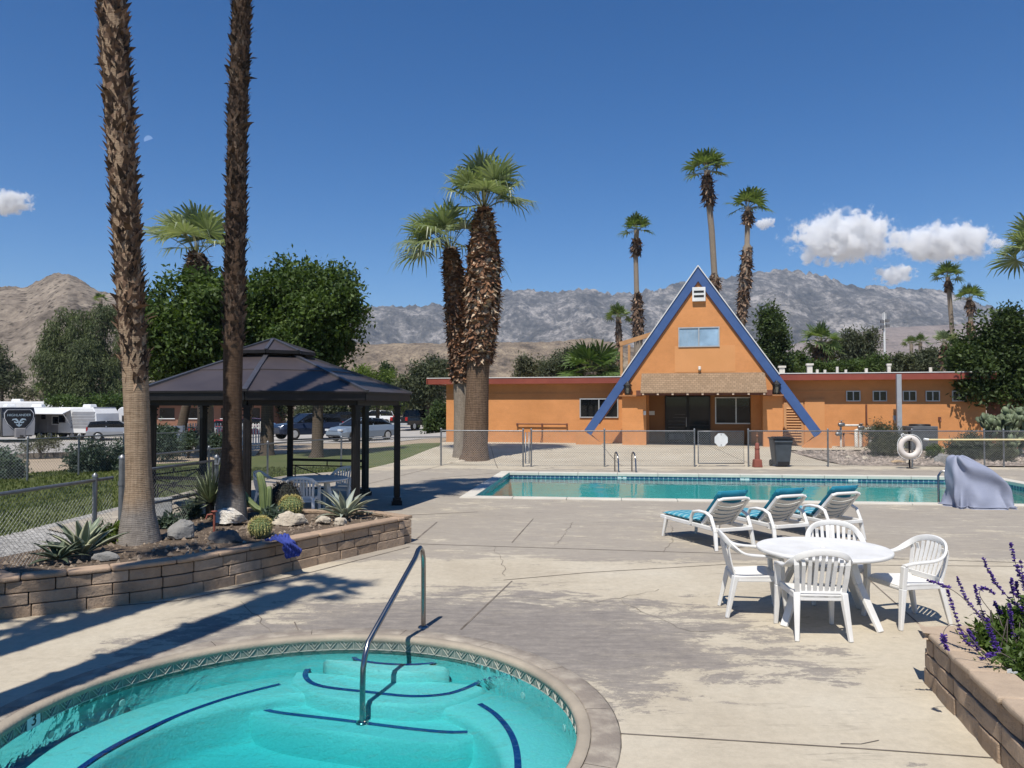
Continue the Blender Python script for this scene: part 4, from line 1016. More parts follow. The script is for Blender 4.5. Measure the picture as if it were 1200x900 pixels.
# things standing on the roofs
for px, w, h, kind in ((916.5, .36, .45, 'b'), (949, .34, .55, 'b'), (958, .14, .3, 'p'), (967, .14, .28, 'p'), (981.5, .13, .42, 'p'), (991.5, .13, .28, 'p'), (1015.5, .15, .33, 'p'), (1042, .2, .5, 'b'), (1091, .15, .35, 'p')):
    x = X(px, BY + 1.5); z = zr + .2; m = MB()
    if kind == 'b':
        m.box((x, BY + 1.5, z + h / 2), (w * .7, w * .7, h)); m.box((x, BY + 1.5, z + h), (w, w, .09))
    else: m.tube([(x, BY + 1.5, z - .05), (x, BY + 1.5, z + h)], w / 2, 10)
    m.build('roof_vent', PIPE_WHITE, bld)
# timber balcony beside the gable
m = MB(); y = BY + .6
pts = [bat(726.5, 403.5, y), bat(760, 393, y)]; m.bar(pts[0], pts[1] + (pts[1] - pts[0]) * .2, .16, .22)
for px in (728.5, 737.5): m.bar((X(px, y), y, zl), (X(px, y), y, Z(402.5, y)), .12)
m.build('timber_pergola', M('pale_orange_timber', (.50, .27, .12), (.42, .22, .095), 3, .8), bld)
# downpipe post in front of the right wing
m = MB(); y = 36.6; x = X(1053.3, y); m.box((x, y, (GZ0 + 3.6) / 2 - .1), (.2, .2, 3.6 - GZ0 + .2)); m.box((x, y, GZ0 + .03), (.36, .36, .07)); m.build('post', PIPE_GREY, bld, bevel=.01)
# turn the whole building
bld.rotation_euler[2] = -TH
X, Z = X0, Z0
# brown board fence at the right end of the building
bf = thing('board_fence', 'brown upright board fence behind the prickly pear at the right', 'fence', (21.45, 34.8, GZ0), -TH); m = MB(); x = 0.02
while x < 7: m.box((x + .095, rnd.uniform(-.01, .01), 1.2), (.185, .03, 2.75 + rnd.uniform(-.02, .02))); x += .19
m.build('boards', FENCE_WOOD, bf)
m = MB()
for z in (.6, 2.2): m.box((3.5, .06, z), (7, .07, .1))
m.build('rail', FENCE_WOOD, bf)
# ------------------------------------------------------------------ palms
def _perp(d):
    u = Vector((0, 0, 1)) if abs(d.z) < .95 else Vector((1, 0, 0))
    s = d.cross(u).normalized(); return s, s.cross(d).normalized()
class Q:
    """a growing list of quads"""
    def __init__(s): s.v = []; s.mi = []
    def add(s, a, b, c, d, mi=0): s.v += [a, b, c, d]; s.mi.append(mi)
    def build(s, name, mats, parent):
        V = np.array([tuple(q) for q in s.v]); n = len(s.mi)
        return np_mesh(name, V, np.arange(4 * n).reshape(n, 4), mats, parent, s.mi)
def fan_leaf(q, base, dirv, pl, bl, nseg, r, droop=.5, spread=112):
    side, up = _perp(dirv)
    sag = (1 - abs(dirv.z)) * .16 + .03
    h = base + dirv * pl + Vector((0, 0, -sag * pl)); mid = base + dirv * (pl * .5) + Vector((0, 0, sag * pl * .15))
    w = .012 + .008 * pl
    for a, b in ((base, mid), (mid, h)):
        q.add(a - side * w, a + side * w, b + side * w * .8, b - side * w * .8, 1); q.add(a - up * w, a + up * w, b + up * w * .7, b - up * w * .7, 1)
    f = (dirv + Vector((0, 0, -.10 - .22 * (1 - abs(dirv.z))))).normalized()
    s, n = _perp(f)
    if n.z < 0: n = -n
    tw = r.uniform(-.5, .5); s2 = s * math.cos(tw) + n * math.sin(tw); n = n * math.cos(tw) - s * math.sin(tw); s = s2
    fold = r.uniform(.1, .4)
    for k in range(nseg):
        t = (k + .5) / nseg * 2 - 1; a = math.radians(spread) * t + r.uniform(-.03, .03)
        d = f * math.cos(a) + s * math.sin(a) + n * (fold * abs(t) * .6)
        d.normalize()
        L = bl * (.80 + .2 * math.cos(a * .8)) * r.uniform(.85, 1.1)
        c = d.cross(n).normalized(); wb, wm = .008, L * math.radians(spread) / nseg * .5
        g = Vector((0, 0, -1))
        m_ = h + d * (L * .52) + g * (droop * L * .06); m2 = h + d * (L * .80) + g * (droop * L * r.uniform(.12, .28)); tip = h + d * (L * .98) + g * (droop * L * r.uniform(.28, .75))
        j = n * (wm * .25 * (1 if k % 2 else -1))
        q.add(h - c * wb, h + c * wb, m_ + c * wm + j, m_ - c * wm - j); q.add(m_ - c * wm - j, m_ + c * wm + j, m2 + c * wm * .55, m2 - c * wm * .55)
        q.add(m2 - c * wm * .55, m2 + c * wm * .55, tip + c * .004, tip - c * .004)
def along(path, z):
    for a, b in zip(path, path[1:]):
        if a[2] <= z <= b[2]:
            t = (z - a[2]) / (b[2] - a[2]); return Vector([a[i] + (b[i] - a[i]) * t for i in range(3)]), a[3] + (b[3] - a[3]) * t
    e = path[-1] if z > path[-1][2] else path[0]; return Vector(e[:3]), e[3]
def shard(q, p, rad, tan, o, tw, L, w, r, mi=0):
    d = rad * math.sin(o) + Vector((0, 0, math.cos(o))) + tan * tw; d.normalize()
    s = (tan - d * tan.dot(d)).normalized(); nn = s.cross(d)
    if nn.dot(rad) < 0: nn = -nn
    m_ = p + d * (L * .5) + nn * (-.06 * L); t = p + d * L + nn * r.uniform(-.05, .22) * L
    q.add(p - s * w, p + s * w, m_ + s * w * .75, m_ - s * w * .75, mi); q.add(m_ - s * w * .75, m_ + s * w * .75, t + s * w * .12, t - s * w * .12, mi)
def palm(label, path, crown_R, nfr, skirts=(), bark=None, leaf=None, det=20, seed=0, group=None, lean=(0, 0), elev=(-35, 88), parts=True, boots=None, cat='palm tree', pet=.55, drp=.8):
    """path: (x, y, z, radius) from the ground up; skirts: (z0, z1, count, length, width, style)"""
    r = random.Random(seed)
    root = thing('palm_tree', label, cat, path[0][:3], 0, group, world=True)
    m = MB(); m.tube([p[:3] for p in path], [p[3] for p in path], 18); m.build('trunk', bark or TRUNK_TAN, root)
    top = Vector(path[-1][:3])
    q = Q()
    for k in range(nfr):
        u = (k + .5) / nfr; el = math.radians(elev[0] + (elev[1] - elev[0]) * u ** .8); az = k * 2.39996 + r.uniform(-.3, .3)
        d = Vector((math.cos(el) * math.cos(az) + lean[0], math.cos(el) * math.sin(az) + lean[1], math.sin(el))).normalized()
        R = crown_R * r.uniform(.85, 1.1)
        fan_leaf(q, top + Vector((d.x, d.y, 0)) * path[-1][3] * .5, d, R * pet, R * (1 - pet) * 1.25, det, r, (.9 if el < .7 else .55) * drp)
    q.build('crown', [leaf or PALM_LEAF, PETIOLE], root)
    for z0, z1, cnt, L, w, style in skirts:
        q = Q()
        for k in range(cnt):
            z = z0 + (z1 - z0) * ((k + r.random()) / cnt); z -= .34 * r.random() ** 2.5 if style == 'boot' and cnt > 1000 and k < cnt * .02 + 12 else 0; a = r.uniform(0, 2 * PI) if style != 'boot' else k * 2.39996 + r.uniform(-.35, .35)
            c, rr = along(path, z); rad = Vector((math.cos(a), math.sin(a), 0)); tan = Vector((-rad.y, rad.x, 0))
            p = c + rad * rr * .97; u = (z - z0) / (z1 - z0)
            if style == 'boot': shard(q, p, rad, tan, r.uniform(.04, .24) if r.random() < .965 else r.uniform(.4, 1.2), r.choice((-1, 1)) * r.uniform(.15, .8), L * r.uniform(.5, 1.2), w * r.uniform(.5, 1.4), r, int(r.random() < .22))
            else:                                   # hanging dead leaves
                bulge = math.sin(PI * min(1, .12 + u * .95)) ** .7 * style
                shard(q, c + rad * (rr * .95 + bulge * r.uniform(.2, 1)), rad, tan, PI - r.uniform(.02, .55) if r.random() < .8 else r.uniform(.6, 2.6), r.uniform(-1.1, 1.1), L * r.uniform(.5, 1.35), w * r.uniform(.5, 1.4), r, int(r.random() < .34))
        s_ = q.build('leaf_bases' if style == 'boot' else 'dead_leaf_skirt', boots or [BOOT, BOOT_PALE], root)
    return root
def pathpx(Y, pts, zb=None):
    """trunk path from pixels: (px, py, width in px)"""
    out = []
    for px, py, w in pts:
        p = at(px, py, Y); out.append((p.x, p.y, p.z, w / 2 / F * Y))
    if zb is not None: out[0] = (out[0][0], out[0][1], zb, out[0][3])
    return out
# the two tall trunks in the planter (their crowns are above the picture)
pa = pathpx(10.3, [(163, 641, 53), (163, 628, 46), (162.5, 600, 36), (163, 570, 30), (162, 540, 28), (161, 500, 28), (159, 450, 28), (157, 415, 28), (151, 330, 28), (147, 260, 28), (143, 190, 29), (137, 100, 30), (131, 0, 30), (125, -110, 30), (118, -300, 28), (108, -880, 30)], .28)
palm('thick tall palm trunk, shaggy above and tan below, nearest the fence', pa, 1.5, 34, [(2.74, pa[-1][2] - .1, 4600, .19, .042, 'boot')], TRUNK_TAN, det=14, seed=11)
pb = pathpx(12.2, [(271, 601, 37), (271, 590, 34), (271, 560, 27), (272, 520, 22), (272.5, 470, 21), (273, 420, 22), (274, 390, 22), (275, 330, 22), (277, 240, 21), (278, 150, 21), (281, 70, 20), (283.5, 0, 20), (287, -120, 20), (292, -620, 22)], .38)
palm('slimmer dark palm trunk in front of the gazebo roof, right of the thick palm', pb, 1.6, 34, [(3.25, pb[-1][2] - .1, 4200, .18, .042, 'boot')], TRUNK_DARK, det=14, seed=12, boots=[BOOT_DARK, BOOT_MID])
# three palms outside the picture at the left whose shadows fall over the deck
for i, (x, y, h) in enumerate(((-4.55, 3.45, 10.6), (-5.95, 3.3, 12.0), (-6.9, 3.6, 8.1))):
    palm(('palm out of view at the left, nearest the hot tub', 'palm out of view at the left, middle of three', 'palm out of view at the left, farthest from the hot tub')[i], [(x, y, -.1, .36), (x, y, .6, .26), (x + .02, y, h * .5, .23), (x + .05, y, h, .22)], .85, 15, [(h * .45, h - .1, 300, .16, .06, 'boot')], TRUNK_GREY, det=10, seed=20 + i, group='palms beside the left edge')
# palm with a brown skirt behind the ficus
p3 = pathpx(36, [(241, 531, 25), (241, 515, 21), (241, 490, 18), (240, 440, 17), (236, 350, 19), (233, 318, 21), (231, 298, 17)], 0)
palm('palm with a rough brown neck rising behind the big dark green trees at the left', p3, 2.6, 17, [(Z(335, 36), Z(297, 36), 800, .34, .1, .22)], TRUNK_TAN, PALM_LEAF, 22, 31, elev=(20, 88), lean=(-.12, 0), pet=.52)
# the twin palms left of the building
pf = pathpx(30.5, [(556, 541, 37), (557, 532, 32), (557, 522, 29), (558, 500, 29), (559, 470, 27), (560, 440, 26), (562, 400, 28), (565, 350, 30), (567, 300, 29), (567, 262, 22), (567, 244, 14)], 0)
palm('front one of the twin palms, thick with a shaggy bleached skirt of dead leaves', pf, 2.25, 24, [(Z(421, 30.5), Z(245, 30.5), 4200, .27, .11, .22)], TRUNK_TWIN, PALM_LEAF, 26, 32, elev=(16, 89), pet=.52, drp=.85, boots=[TWIN_DEAD, TWIN_PALE])
pk = pathpx(31.6, [(543, 541, 27), (543, 525, 23), (542, 480, 20), (541, 440, 20), (538, 400, 21), (535, 350, 21), (531, 310, 20), (528, 290, 12)], 0)
palm('back one of the twin palms, shorter with fronds drooping to the left', pk, 2.2, 18, [(Z(446, 31.6), Z(291, 31.6), 2600, .25, .10, .11)], TRUNK_GREY, PALM_LEAF, 24, 33, elev=(-5, 82), lean=(-.42, -.1), pet=.5, drp=1.0, boots=[TWIN_DEAD, BOOT_PALE])
# slender palms far behind the roof
def far_palm(label, Y, pts, R, nfr, sk, seed, zb=-.2, leaf=None, elev=(-2, 88), grp='palms behind the building', det=12, bark=None):
    path = pathpx(Y, pts, zb); k = []
    for y0, y1, n, L, w, st in sk: k.append((Z(y0, Y), Z(y1, Y), n, L, w, st))
    palm(label, path, R / F * Y * 1.08, int(nfr * .62), k, bark or TRUNK_GREY, leaf or PALM_LEAF_DEEP, det, seed, grp, elev=elev, pet=.48, drp=.5)
far_palm('slender palm left of the gable top, its trunk thicker below', 75, [(748, 490, 10), (748, 400, 10), (747.5, 350, 9), (746, 340, 6), (745, 300, 5.5), (746, 270, 6)], 20, 34, [(396, 343, 420, .45, .12, .22), (298, 278, 160, .5, .13, .35)], 41)
far_palm('tallest slender palm leaning over the gable top', 78, [(839, 490, 9), (838, 335, 9), (837, 318, 7), (834, 270, 7), (830, 230, 7), (828.5, 200, 7)], 25, 36, [(340, 320, 140, .5, .13, .22), (240, 203, 260, .6, .15, .4)], 42)
far_palm('slender palm with a fat bark middle, right of the tallest one', 72, [(866, 490, 9), (869, 375, 9), (873, 330, 12), (876, 290, 11), (875.5, 286, 6), (876, 262, 6), (877, 243, 7)], 24, 34, [(378, 289, 620, .42, .12, .16), (262, 246, 150, .5, .13, .3)], 43)
far_palm('short dark palm just left of the blue gable edge', 85, [(727, 490, 6), (726, 440, 6), (724.5, 372, 6)], 16, 30, [(440, 375, 260, .45, .13, .12)], 44)
far_palm('tiny palm on the skyline between the short palm and the green fan bush', 80, [(719, 470, 4), (719, 418, 4)], 10, 20, [(436, 420, 50, .4, .12, .1)], 45)
far_palm('stout palm with a brown skirt behind the right wing roof', 62, [(962, 480, 14), (962, 430, 13), (962, 400, 12)], 23, 36, [(437, 403, 320, .55, .14, .25)], 46, elev=(-60, 85))
far_palm('small palm leaning on the stout one behind the right wing roof', 64, [(974, 480, 8), (974, 412, 8)], 14, 22, [(437, 416, 100, .5, .14, .2)], 47)
far_palm('left one of two tiny palms right of the lamp mast', 105, [(1068, 470, 4), (1068, 403, 4)], 9.5, 22, [], 48)
far_palm('right one of two tiny palms right of the lamp mast', 105, [(1079, 470, 4), (1078.5, 401, 4)], 10.5, 22, [], 49)
far_palm('taller one of the two slender palms above the right ficus', 84, [(1118, 480, 5), (1116, 392, 5), (1112.5, 345, 5), (1110.5, 325, 5)], 18, 32, [(340, 328, 90, .5, .14, .22)], 50, bark=TRUNK_GREY)
far_palm('shorter one of the two slender palms above the right ficus', 82, [(1139, 480, 6), (1138, 396, 6), (1137, 360, 5), (1136, 349, 6)], 17, 30, [(396, 376, 120, .45, .13, .16), (366, 351, 90, .5, .14, .3)], 51)
far_palm('palm at the right edge of the picture, only its frond tips in view', 34, [(1222, 480, 16), (1222, 330, 14), (1222, 300, 12)], 50, 34, [], 52, 0, PALM_LEAF, grp=None, det=20)
far_palm('pale dry palm against the left side of the right ficus', 46, [(1107, 480, 6), (1107, 402, 6)], 16, 22, [(425, 404, 60, .4, .12, .1)], 53, 0, PALM_LEAF)
far_palm('tiny dark palm above the grey green tree at the far left', 100, [(118, 470, 4), (118, 351, 4)], 9, 20, [], 54, -.8)
far_palm('tiny palm among the shrubs above the white trailers', 95, [(49, 490, 5), (49, 457, 5)], 11, 22, [], 55, -.8)
far_palm('low green fan palm bush behind the left wing roof', 58, [(693, 470, 14), (693, 436, 12)], 36, 44, [], 56, 0, leaf_mat('fan_bush_green', (0.055, 0.10, 0.022), (0.11, 0.165, 0.045), .3), elev=(-20, 88), det=14)

# ------------------------------------------------------------------ broad-leaved trees and shrubs
def leaf_cloud(name, cl, nsprig, per, ll, lw, spread, mat, parent, seed=0, hang=0.0, shell=.55, clump=0):
    """cl: ellipsoids (cx, cy, cz, rx, ry, rz); leaves sit in sprigs near the surface of the clumps"""
    rs = np.random.RandomState(seed); cl = np.array(cl, float)
    if clump:                                           # every ellipsoid carries many smaller clumps, so the crown is bumpy and has dark gaps
        sub = []
        for e in cl:
            k = max(4, int(clump * (1 if e[3] > .7 * cl[:, 3].max() else .6)))
            d = rs.normal(size=(k, 3)); d /= np.linalg.norm(d, axis=1)[:, None]
            f = rs.uniform(.5, 1.2, size=(k, 1)); sc = rs.uniform(.12, .34, size=(k, 1))
            sub.append(np.hstack([e[:3] + d * e[3:] * f, np.repeat(e[None, 3:], k, 0).mean(1, keepdims=True) * sc * np.array([[1.15, 1.15, .85]])]))
        cl = np.vstack(sub)
    w = (cl[:, 3] * cl[:, 4] * cl[:, 5]) ** .67; w /= w.sum()
    ci = rs.choice(len(cl), nsprig, p=w); d = rs.normal(size=(nsprig, 3)); d[:, 2] += .25; d /= np.linalg.norm(d, axis=1)[:, None]
    rad = shell + (1 - shell) * rs.rand(nsprig) ** .6
    lump = 1 + .30 * perlin(d * 2.3 + ci[:, None] * 3.7 + seed) + .22 * perlin(d * 5.1 + ci[:, None] * 1.3)
    c = cl[ci, :3] + d * cl[ci, 3:] * (rad * lump)[:, None]
    P = np.repeat(c, per, 0); D = np.repeat(d, per, 0); n = len(P)
    off = rs.normal(size=(n, 3)) * spread; 
    if hang: off[:, 2] = -np.abs(off[:, 2]) * (1 + 3 * hang); off[:, :2] *= (1 - .6 * hang)
    P = P + off
    t = rs.normal(size=(n, 3)) + D * .5; t[:, 2] += .1 - hang * 2.6; t /= np.linalg.norm(t, axis=1)[:, None]
    nn = rs.normal(size=(n, 3)) * .8 + D * .5 + np.array([0, 0, .7]); s = np.cross(t, nn); s /= np.linalg.norm(s, axis=1)[:, None] + 1e-9
    L = (ll * (.6 + .8 * rs.rand(n)))[:, None]; Wd = (lw * (.6 + .8 * rs.rand(n)))[:, None]
    V = np.stack([P, P + t * L * .5 + s * Wd * .5, P + t * L, P + t * L * .5 - s * Wd * .5], 1).reshape(-1, 3)
    return np_mesh(name, V, np.arange(4 * n).reshape(n, 4), mat, parent)
def cpx(Y, ells, dz=1.0):
    """pixel ellipses (px, py, rx, ry[, dY]) at distance Y -> ellipsoids"""
    out = []
    for e in ells:
        dY = e[4] if len(e) > 4 else 0; c = at(e[0], e[1], Y + dY); k = (Y + dY) / F
        out.append((c.x, c.y, c.z, e[2] * k, max(e[2], e[3]) * k * dz, e[3] * k))
    return out
def tree(label, Y, ells, base_px, trunk_w, nsprig, per, ll, lw, spread, mat, seed, cat='tree', name='tree', hang=0, group=None, shell=.5, limbs=6, zb=None, dz=.9, clump=16):
    cl = cpx(Y, ells, dz); bx = at(base_px, 475, Y).x; z0 = gz(bx, Y) - .1 if zb is None else zb
    root = thing(name, label, cat, (bx, Y, z0), 0, group, world=True); r = random.Random(seed)
    lo = min(c[2] - c[5] for c in cl); cz = sum(c[2] for c in cl) / len(cl); cx = sum(c[0] for c in cl) / len(cl)
    m = MB(); fork = Vector((bx + (cx - bx) * .35, Y, max(lo, z0 + .4) * .6 + cz * .4))
    m.tube([(bx, Y, z0), (bx + .05, Y, z0 + .3), (bx + (cx - bx) * .15, Y, (z0 + fork.z) / 2), fork], [trunk_w * .75, trunk_w * .52, trunk_w * .45, trunk_w * .36], 10)
    for k in range(min(limbs, len(cl))):
        c = Vector(cl[k][:3]); m.tube([fork - Vector((0, 0, .3)), fork.lerp(c, .5) + Vector((r.uniform(-.2, .2), r.uniform(-.2, .2), .15)), c], [trunk_w * .3, trunk_w * .18, trunk_w * .06], 7)
    m.build('trunk', BARK, root)
    leaf_cloud('crown', cl, nsprig, per, ll, lw, spread, mat, root, seed, hang, shell, clump); return root
tree('dense dark green tree left of the dark palm trunk, behind the gazebo roof', 37.5, [(212, 372, 42, 42, -4.5), (245, 350, 38, 32, -4.5), (196, 405, 28, 44, -4), (238, 408, 48, 46, -4), (268, 385, 34, 46, -4), (190, 432, 20, 26, -4), (255, 436, 36, 26, -4), (222, 340, 24, 16, -4.5), (184, 372, 16, 26, -4)], 208, .5, 2300, 14, .24, .12, .28, LEAF_DARK, 61)
tree('dense dark green tree right of the dark palm trunk, middle crown behind the gazebo', 34.5, [(318, 360, 34, 36), (342, 340, 36, 26), (305, 395, 34, 42), (338, 395, 38, 42), (300, 430, 26, 26), (330, 322, 18, 12)], 312, .62, 1500, 14, .22, .11, .26, LEAF_DARK, 62)
tree('leafy tree at the right end of the dark crowns, branches hanging over the gazebo roof', 33, [(372, 345, 38, 30), (392, 362, 28, 30), (362, 390, 40, 38), (392, 400, 24, 18), (405, 350, 16, 24), (384, 420, 22, 14), (352, 335, 24, 18), (400, 388, 16, 20)], 371, .5, 1500, 14, .21, .11, .26, LEAF_DARK, 63)
tree('wide grey green feathery tree behind the white trailers at the left', 86, [(92, 395, 38, 38), (120, 385, 30, 34), (75, 412, 26, 34), (110, 430, 44, 34), (138, 410, 22, 48), (70, 395, 18, 24), (100, 372, 24, 18), (135, 445, 25, 24)], 108, .8, 4600, 13, .42, .09, .42, LEAF_GREY, 64, hang=.75)
tree('small grey green tree at the left edge above the trailers', 84, [(4, 438, 18, 18), (-8, 430, 16, 20), (14, 450, 12, 14)], 2, .4, 500, 12, .45, .12, .4, LEAF_OLIVE, 65)
tree('dark conifer shaped tree right of the blue gable edge', 58, [(905, 370, 11, 12), (903, 388, 15, 14), (906, 408, 17, 16), (904, 428, 18, 16), (897, 418, 12, 14), (912, 394, 11, 12)], 904, .4, 1100, 13, .26, .14, .26, LEAF_FICUS2, 66)
tree('ragged eucalyptus behind the right wing roof, left of the lamp mast', 70, [(1000, 388, 12, 10), (1015, 395, 11, 13), (992, 398, 9, 10), (1003, 410, 14, 14), (1022, 388, 6, 7), (994, 420, 10, 9)], 1004, .35, 520, 12, .38, .11, .36, LEAF_OLIVE, 67, hang=.35, shell=.2)
tree('big dark green ficus at the right edge overhanging the roof corner', 34.9, [(1137, 412, 26, 24), (1165, 396, 26, 22), (1192, 398, 30, 28), (1160, 432, 36, 28), (1198, 436, 36, 34), (1128, 432, 18, 20), (1182, 458, 30, 16), (1165, 462, 20, 10), (1230, 410, 36, 44), (1150, 452, 26, 10), (1222, 450, 30, 20)], 1205, .5, 3200, 14, .20, .11, .24, LEAF_FICUS2, 68, zb=.2, dz=.55)
tree('bright green mesquite behind the right end of the gazebo roof', 76, [(440, 444, 26, 14), (425, 440, 18, 12), (455, 452, 18, 12), (462, 462, 10, 8)], 442, .4, 700, 12, .34, .1, .4, LEAF_BRIGHT, 69, hang=.2)
tree('narrow dark green young tree above the mesquite', 92, [(452, 428, 5, 8), (453, 440, 8, 9), (456, 450, 9, 9)], 453, .3, 240, 12, .35, .14, .25, LEAF_FICUS2, 70)
tree('olive green tree with a dark trunk left of the building corner', 70, [(495, 440, 22, 16), (512, 436, 16, 16), (480, 448, 14, 14), (500, 455, 20, 14), (521, 425, 9, 12), (488, 430, 12, 9)], 504, .9, 1100, 12, .36, .11, .36, LEAF_OLIVE, 71, hang=.3)
tree('grey green bush behind the left end of the flat roof', 62, [(620, 432, 12, 9), (632, 434, 10, 8), (612, 438, 8, 8)], 624, .25, 420, 12, .26, .09, .24, LEAF_DRY, 72, shell=.25)
tree('thorny olive bush left of the green fan palm bush', 60, [(655, 428, 16, 13), (672, 422, 14, 14), (664, 436, 20, 10), (645, 434, 9, 9)], 662, .25, 620, 12, .26, .09, .26, LEAF_OLIVE, 73, shell=.2)
tree('olive shrub right of the green fan palm bush', 61, [(712, 434, 12, 8), (702, 432, 10, 8)], 706, .2, 240, 12, .26, .09, .24, LEAF_OLIVE, 74, shell=.25)
tree('small dark tree beside the roof vents', 60, [(936, 424, 9, 10), (944, 432, 8, 8), (930, 430, 7, 9)], 937, .2, 240, 12, .26, .12, .22, LEAF_FICUS2, 75)
tree('pale plumed grass clump behind the roof edge right of the gable', 59, [(925, 428, 6, 8)], 925, .1, 110, 12, .5, .04, .16, LEAF_BRIGHT, 76, cat='shrub', name='shrub', hang=.3)
tree('clipped dark hedge behind the right wing roof', 57, [(955, 432, 14, 6), (978, 431, 14, 6), (1000, 431, 14, 6), (1022, 431, 12, 7), (1030, 425, 8, 9)], 990, .2, 900, 12, .2, .1, .18, LEAF_BRIGHT if 0 else LEAF_DARK, 77, cat='hedge', name='hedge')
tree('long olive hedge behind the right wing roof, below the two tiny palms', 60, [(1050, 430, 12, 8), (1065, 428, 14, 9), (1085, 425, 15, 11), (1102, 424, 14, 13), (1040, 432, 8, 7)], 1075, .2, 1000, 12, .24, .1, .22, LEAF_OLIVE, 78, cat='hedge', name='hedge')
tree('green hedge behind the white trailer with the grey wave', 74, [(118, 482, 16, 12), (135, 480, 14, 13), (100, 476, 18, 8), (80, 472, 18, 6), (128, 474, 16, 8)], 120, .2, 900, 12, .28, .14, .24, LEAF_BRIGHT if 0 else LEAF_DARK, 79, cat='hedge', name='hedge')
tree('shaggy brown green shrubs on the slope above the trailers', 100, [(30, 462, 14, 6), (62, 462, 14, 7), (84, 460, 12, 8), (75, 465, 16, 6)], 60, .2, 420, 12, .4, .15, .35, LEAF_DRY, 80, cat='shrub', name='shrub')
tree('dark shrub between the pickup and the building corner', 58, [(513, 492, 10, 12), (518, 484, 8, 9), (508, 500, 8, 8), (522, 498, 6, 9)], 513, .2, 420, 12, .24, .12, .22, LEAF_FICUS2, 81, cat='shrub', name='shrub')
tree('dull olive hedge behind the black pickup', 88, [(455, 480, 14, 8), (475, 478, 14, 9), (492, 478, 12, 9), (440, 482, 12, 7), (425, 482, 10, 8)], 465, .2, 800, 12, .34, .14, .3, LEAF_DRY, 82, cat='hedge', name='hedge')
tree('leafy dark shrub behind the dark blue car, seen under the gazebo', 72, [(395, 482, 14, 9), (372, 482, 16, 9), (345, 484, 14, 8), (328, 480, 12, 9)], 365, .2, 500, 12, .34, .14, .3, LEAF_OLIVE, 83, cat='hedge', name='hedge')
def shrub(label, Y, ells, px, n, per, ll, lw, sp, mat, seed, zb=None, **k):
    return tree(label, Y, ells, px, .08, n, per, ll, lw, sp, mat, seed, 'shrub', 'shrub', zb=zb, **k)
shrub('left half of the blue green oleander pair beyond the lawn fence', 26, [(106, 538, 16, 17), (98, 530, 10, 15), (114, 525, 12, 18), (104, 548, 18, 10)], 106, 650, 12, .15, .045, .13, LEAF_BLUE, 84, hang=.1)
shrub('right half of the blue green oleander pair, beside the thick palm', 26.5, [(136, 535, 12, 18), (143, 526, 8, 14), (132, 548, 14, 9), (150, 540, 8, 14)], 138, 520, 12, .15, .045, .13, LEAF_BLUE, 85, hang=.1)
shrub('round green bush at the left edge beyond the lawn', 23.6, [(8, 550, 13, 16), (2, 540, 9, 12), (12, 560, 10, 8)], 7, 420, 12, .14, .05, .12, LEAF_BLUE, 86)
shrub('green shrub beside the white arrow sign', 31, [(190, 520, 15, 14), (182, 512, 10, 10), (200, 525, 9, 9)], 190, 380, 12, .16, .05, .14, LEAF_BLUE, 87)
shrub('small cypress shrub in front of the white picket fence', 33, [(222, 514, 5, 12), (219, 524, 6, 7)], 221, 200, 12, .14, .04, .1, LEAF_BLUE, 88)
shrub('small cypress shrub right of the light palm trunk, by the picket fence', 33, [(257, 518, 5, 9), (256, 526, 6, 5)], 257, 160, 12, .14, .04, .1, LEAF_BLUE, 89)
shrub('low dry weeds beside the timber kerb of the gravel lot', 34, [(50, 520, 10, 5), (30, 524, 8, 4), (62, 518, 6, 5)], 48, 120, 10, .2, .03, .12, LEAF_DRY, 90)
shrub('leafy green shrub of the rock garden beside the ring buoy', 32, [(1035, 516, 14, 11), (1028, 510, 10, 10), (1044, 512, 9, 11), (1036, 524, 15, 6)], 1035, 620, 12, .16, .03, .15, LEAF_DRY, 91, zb=.1, shell=.2)
shrub('small round green bush in the rock garden, right of the ring buoy', 31, [(1094, 528, 5.5, 5)], 1094, 160, 12, .1, .04, .07, LEAF_BRIGHT, 92, zb=.1)
shrub('wide low bush behind the covered pool lift', 31, [(1122, 525, 14, 7), (1142, 521, 16, 9), (1160, 526, 12, 8), (1135, 530, 20, 5)], 1140, 700, 12, .14, .04, .13, LEAF_OLIVE, 93, zb=.1)
shrub('silvery low bush right of the covered pool lift', 30, [(1172, 530, 9, 6), (1180, 532, 7, 5)], 1175, 240, 12, .12, .03, .1, LEAF_DRY, 94, zb=.1)

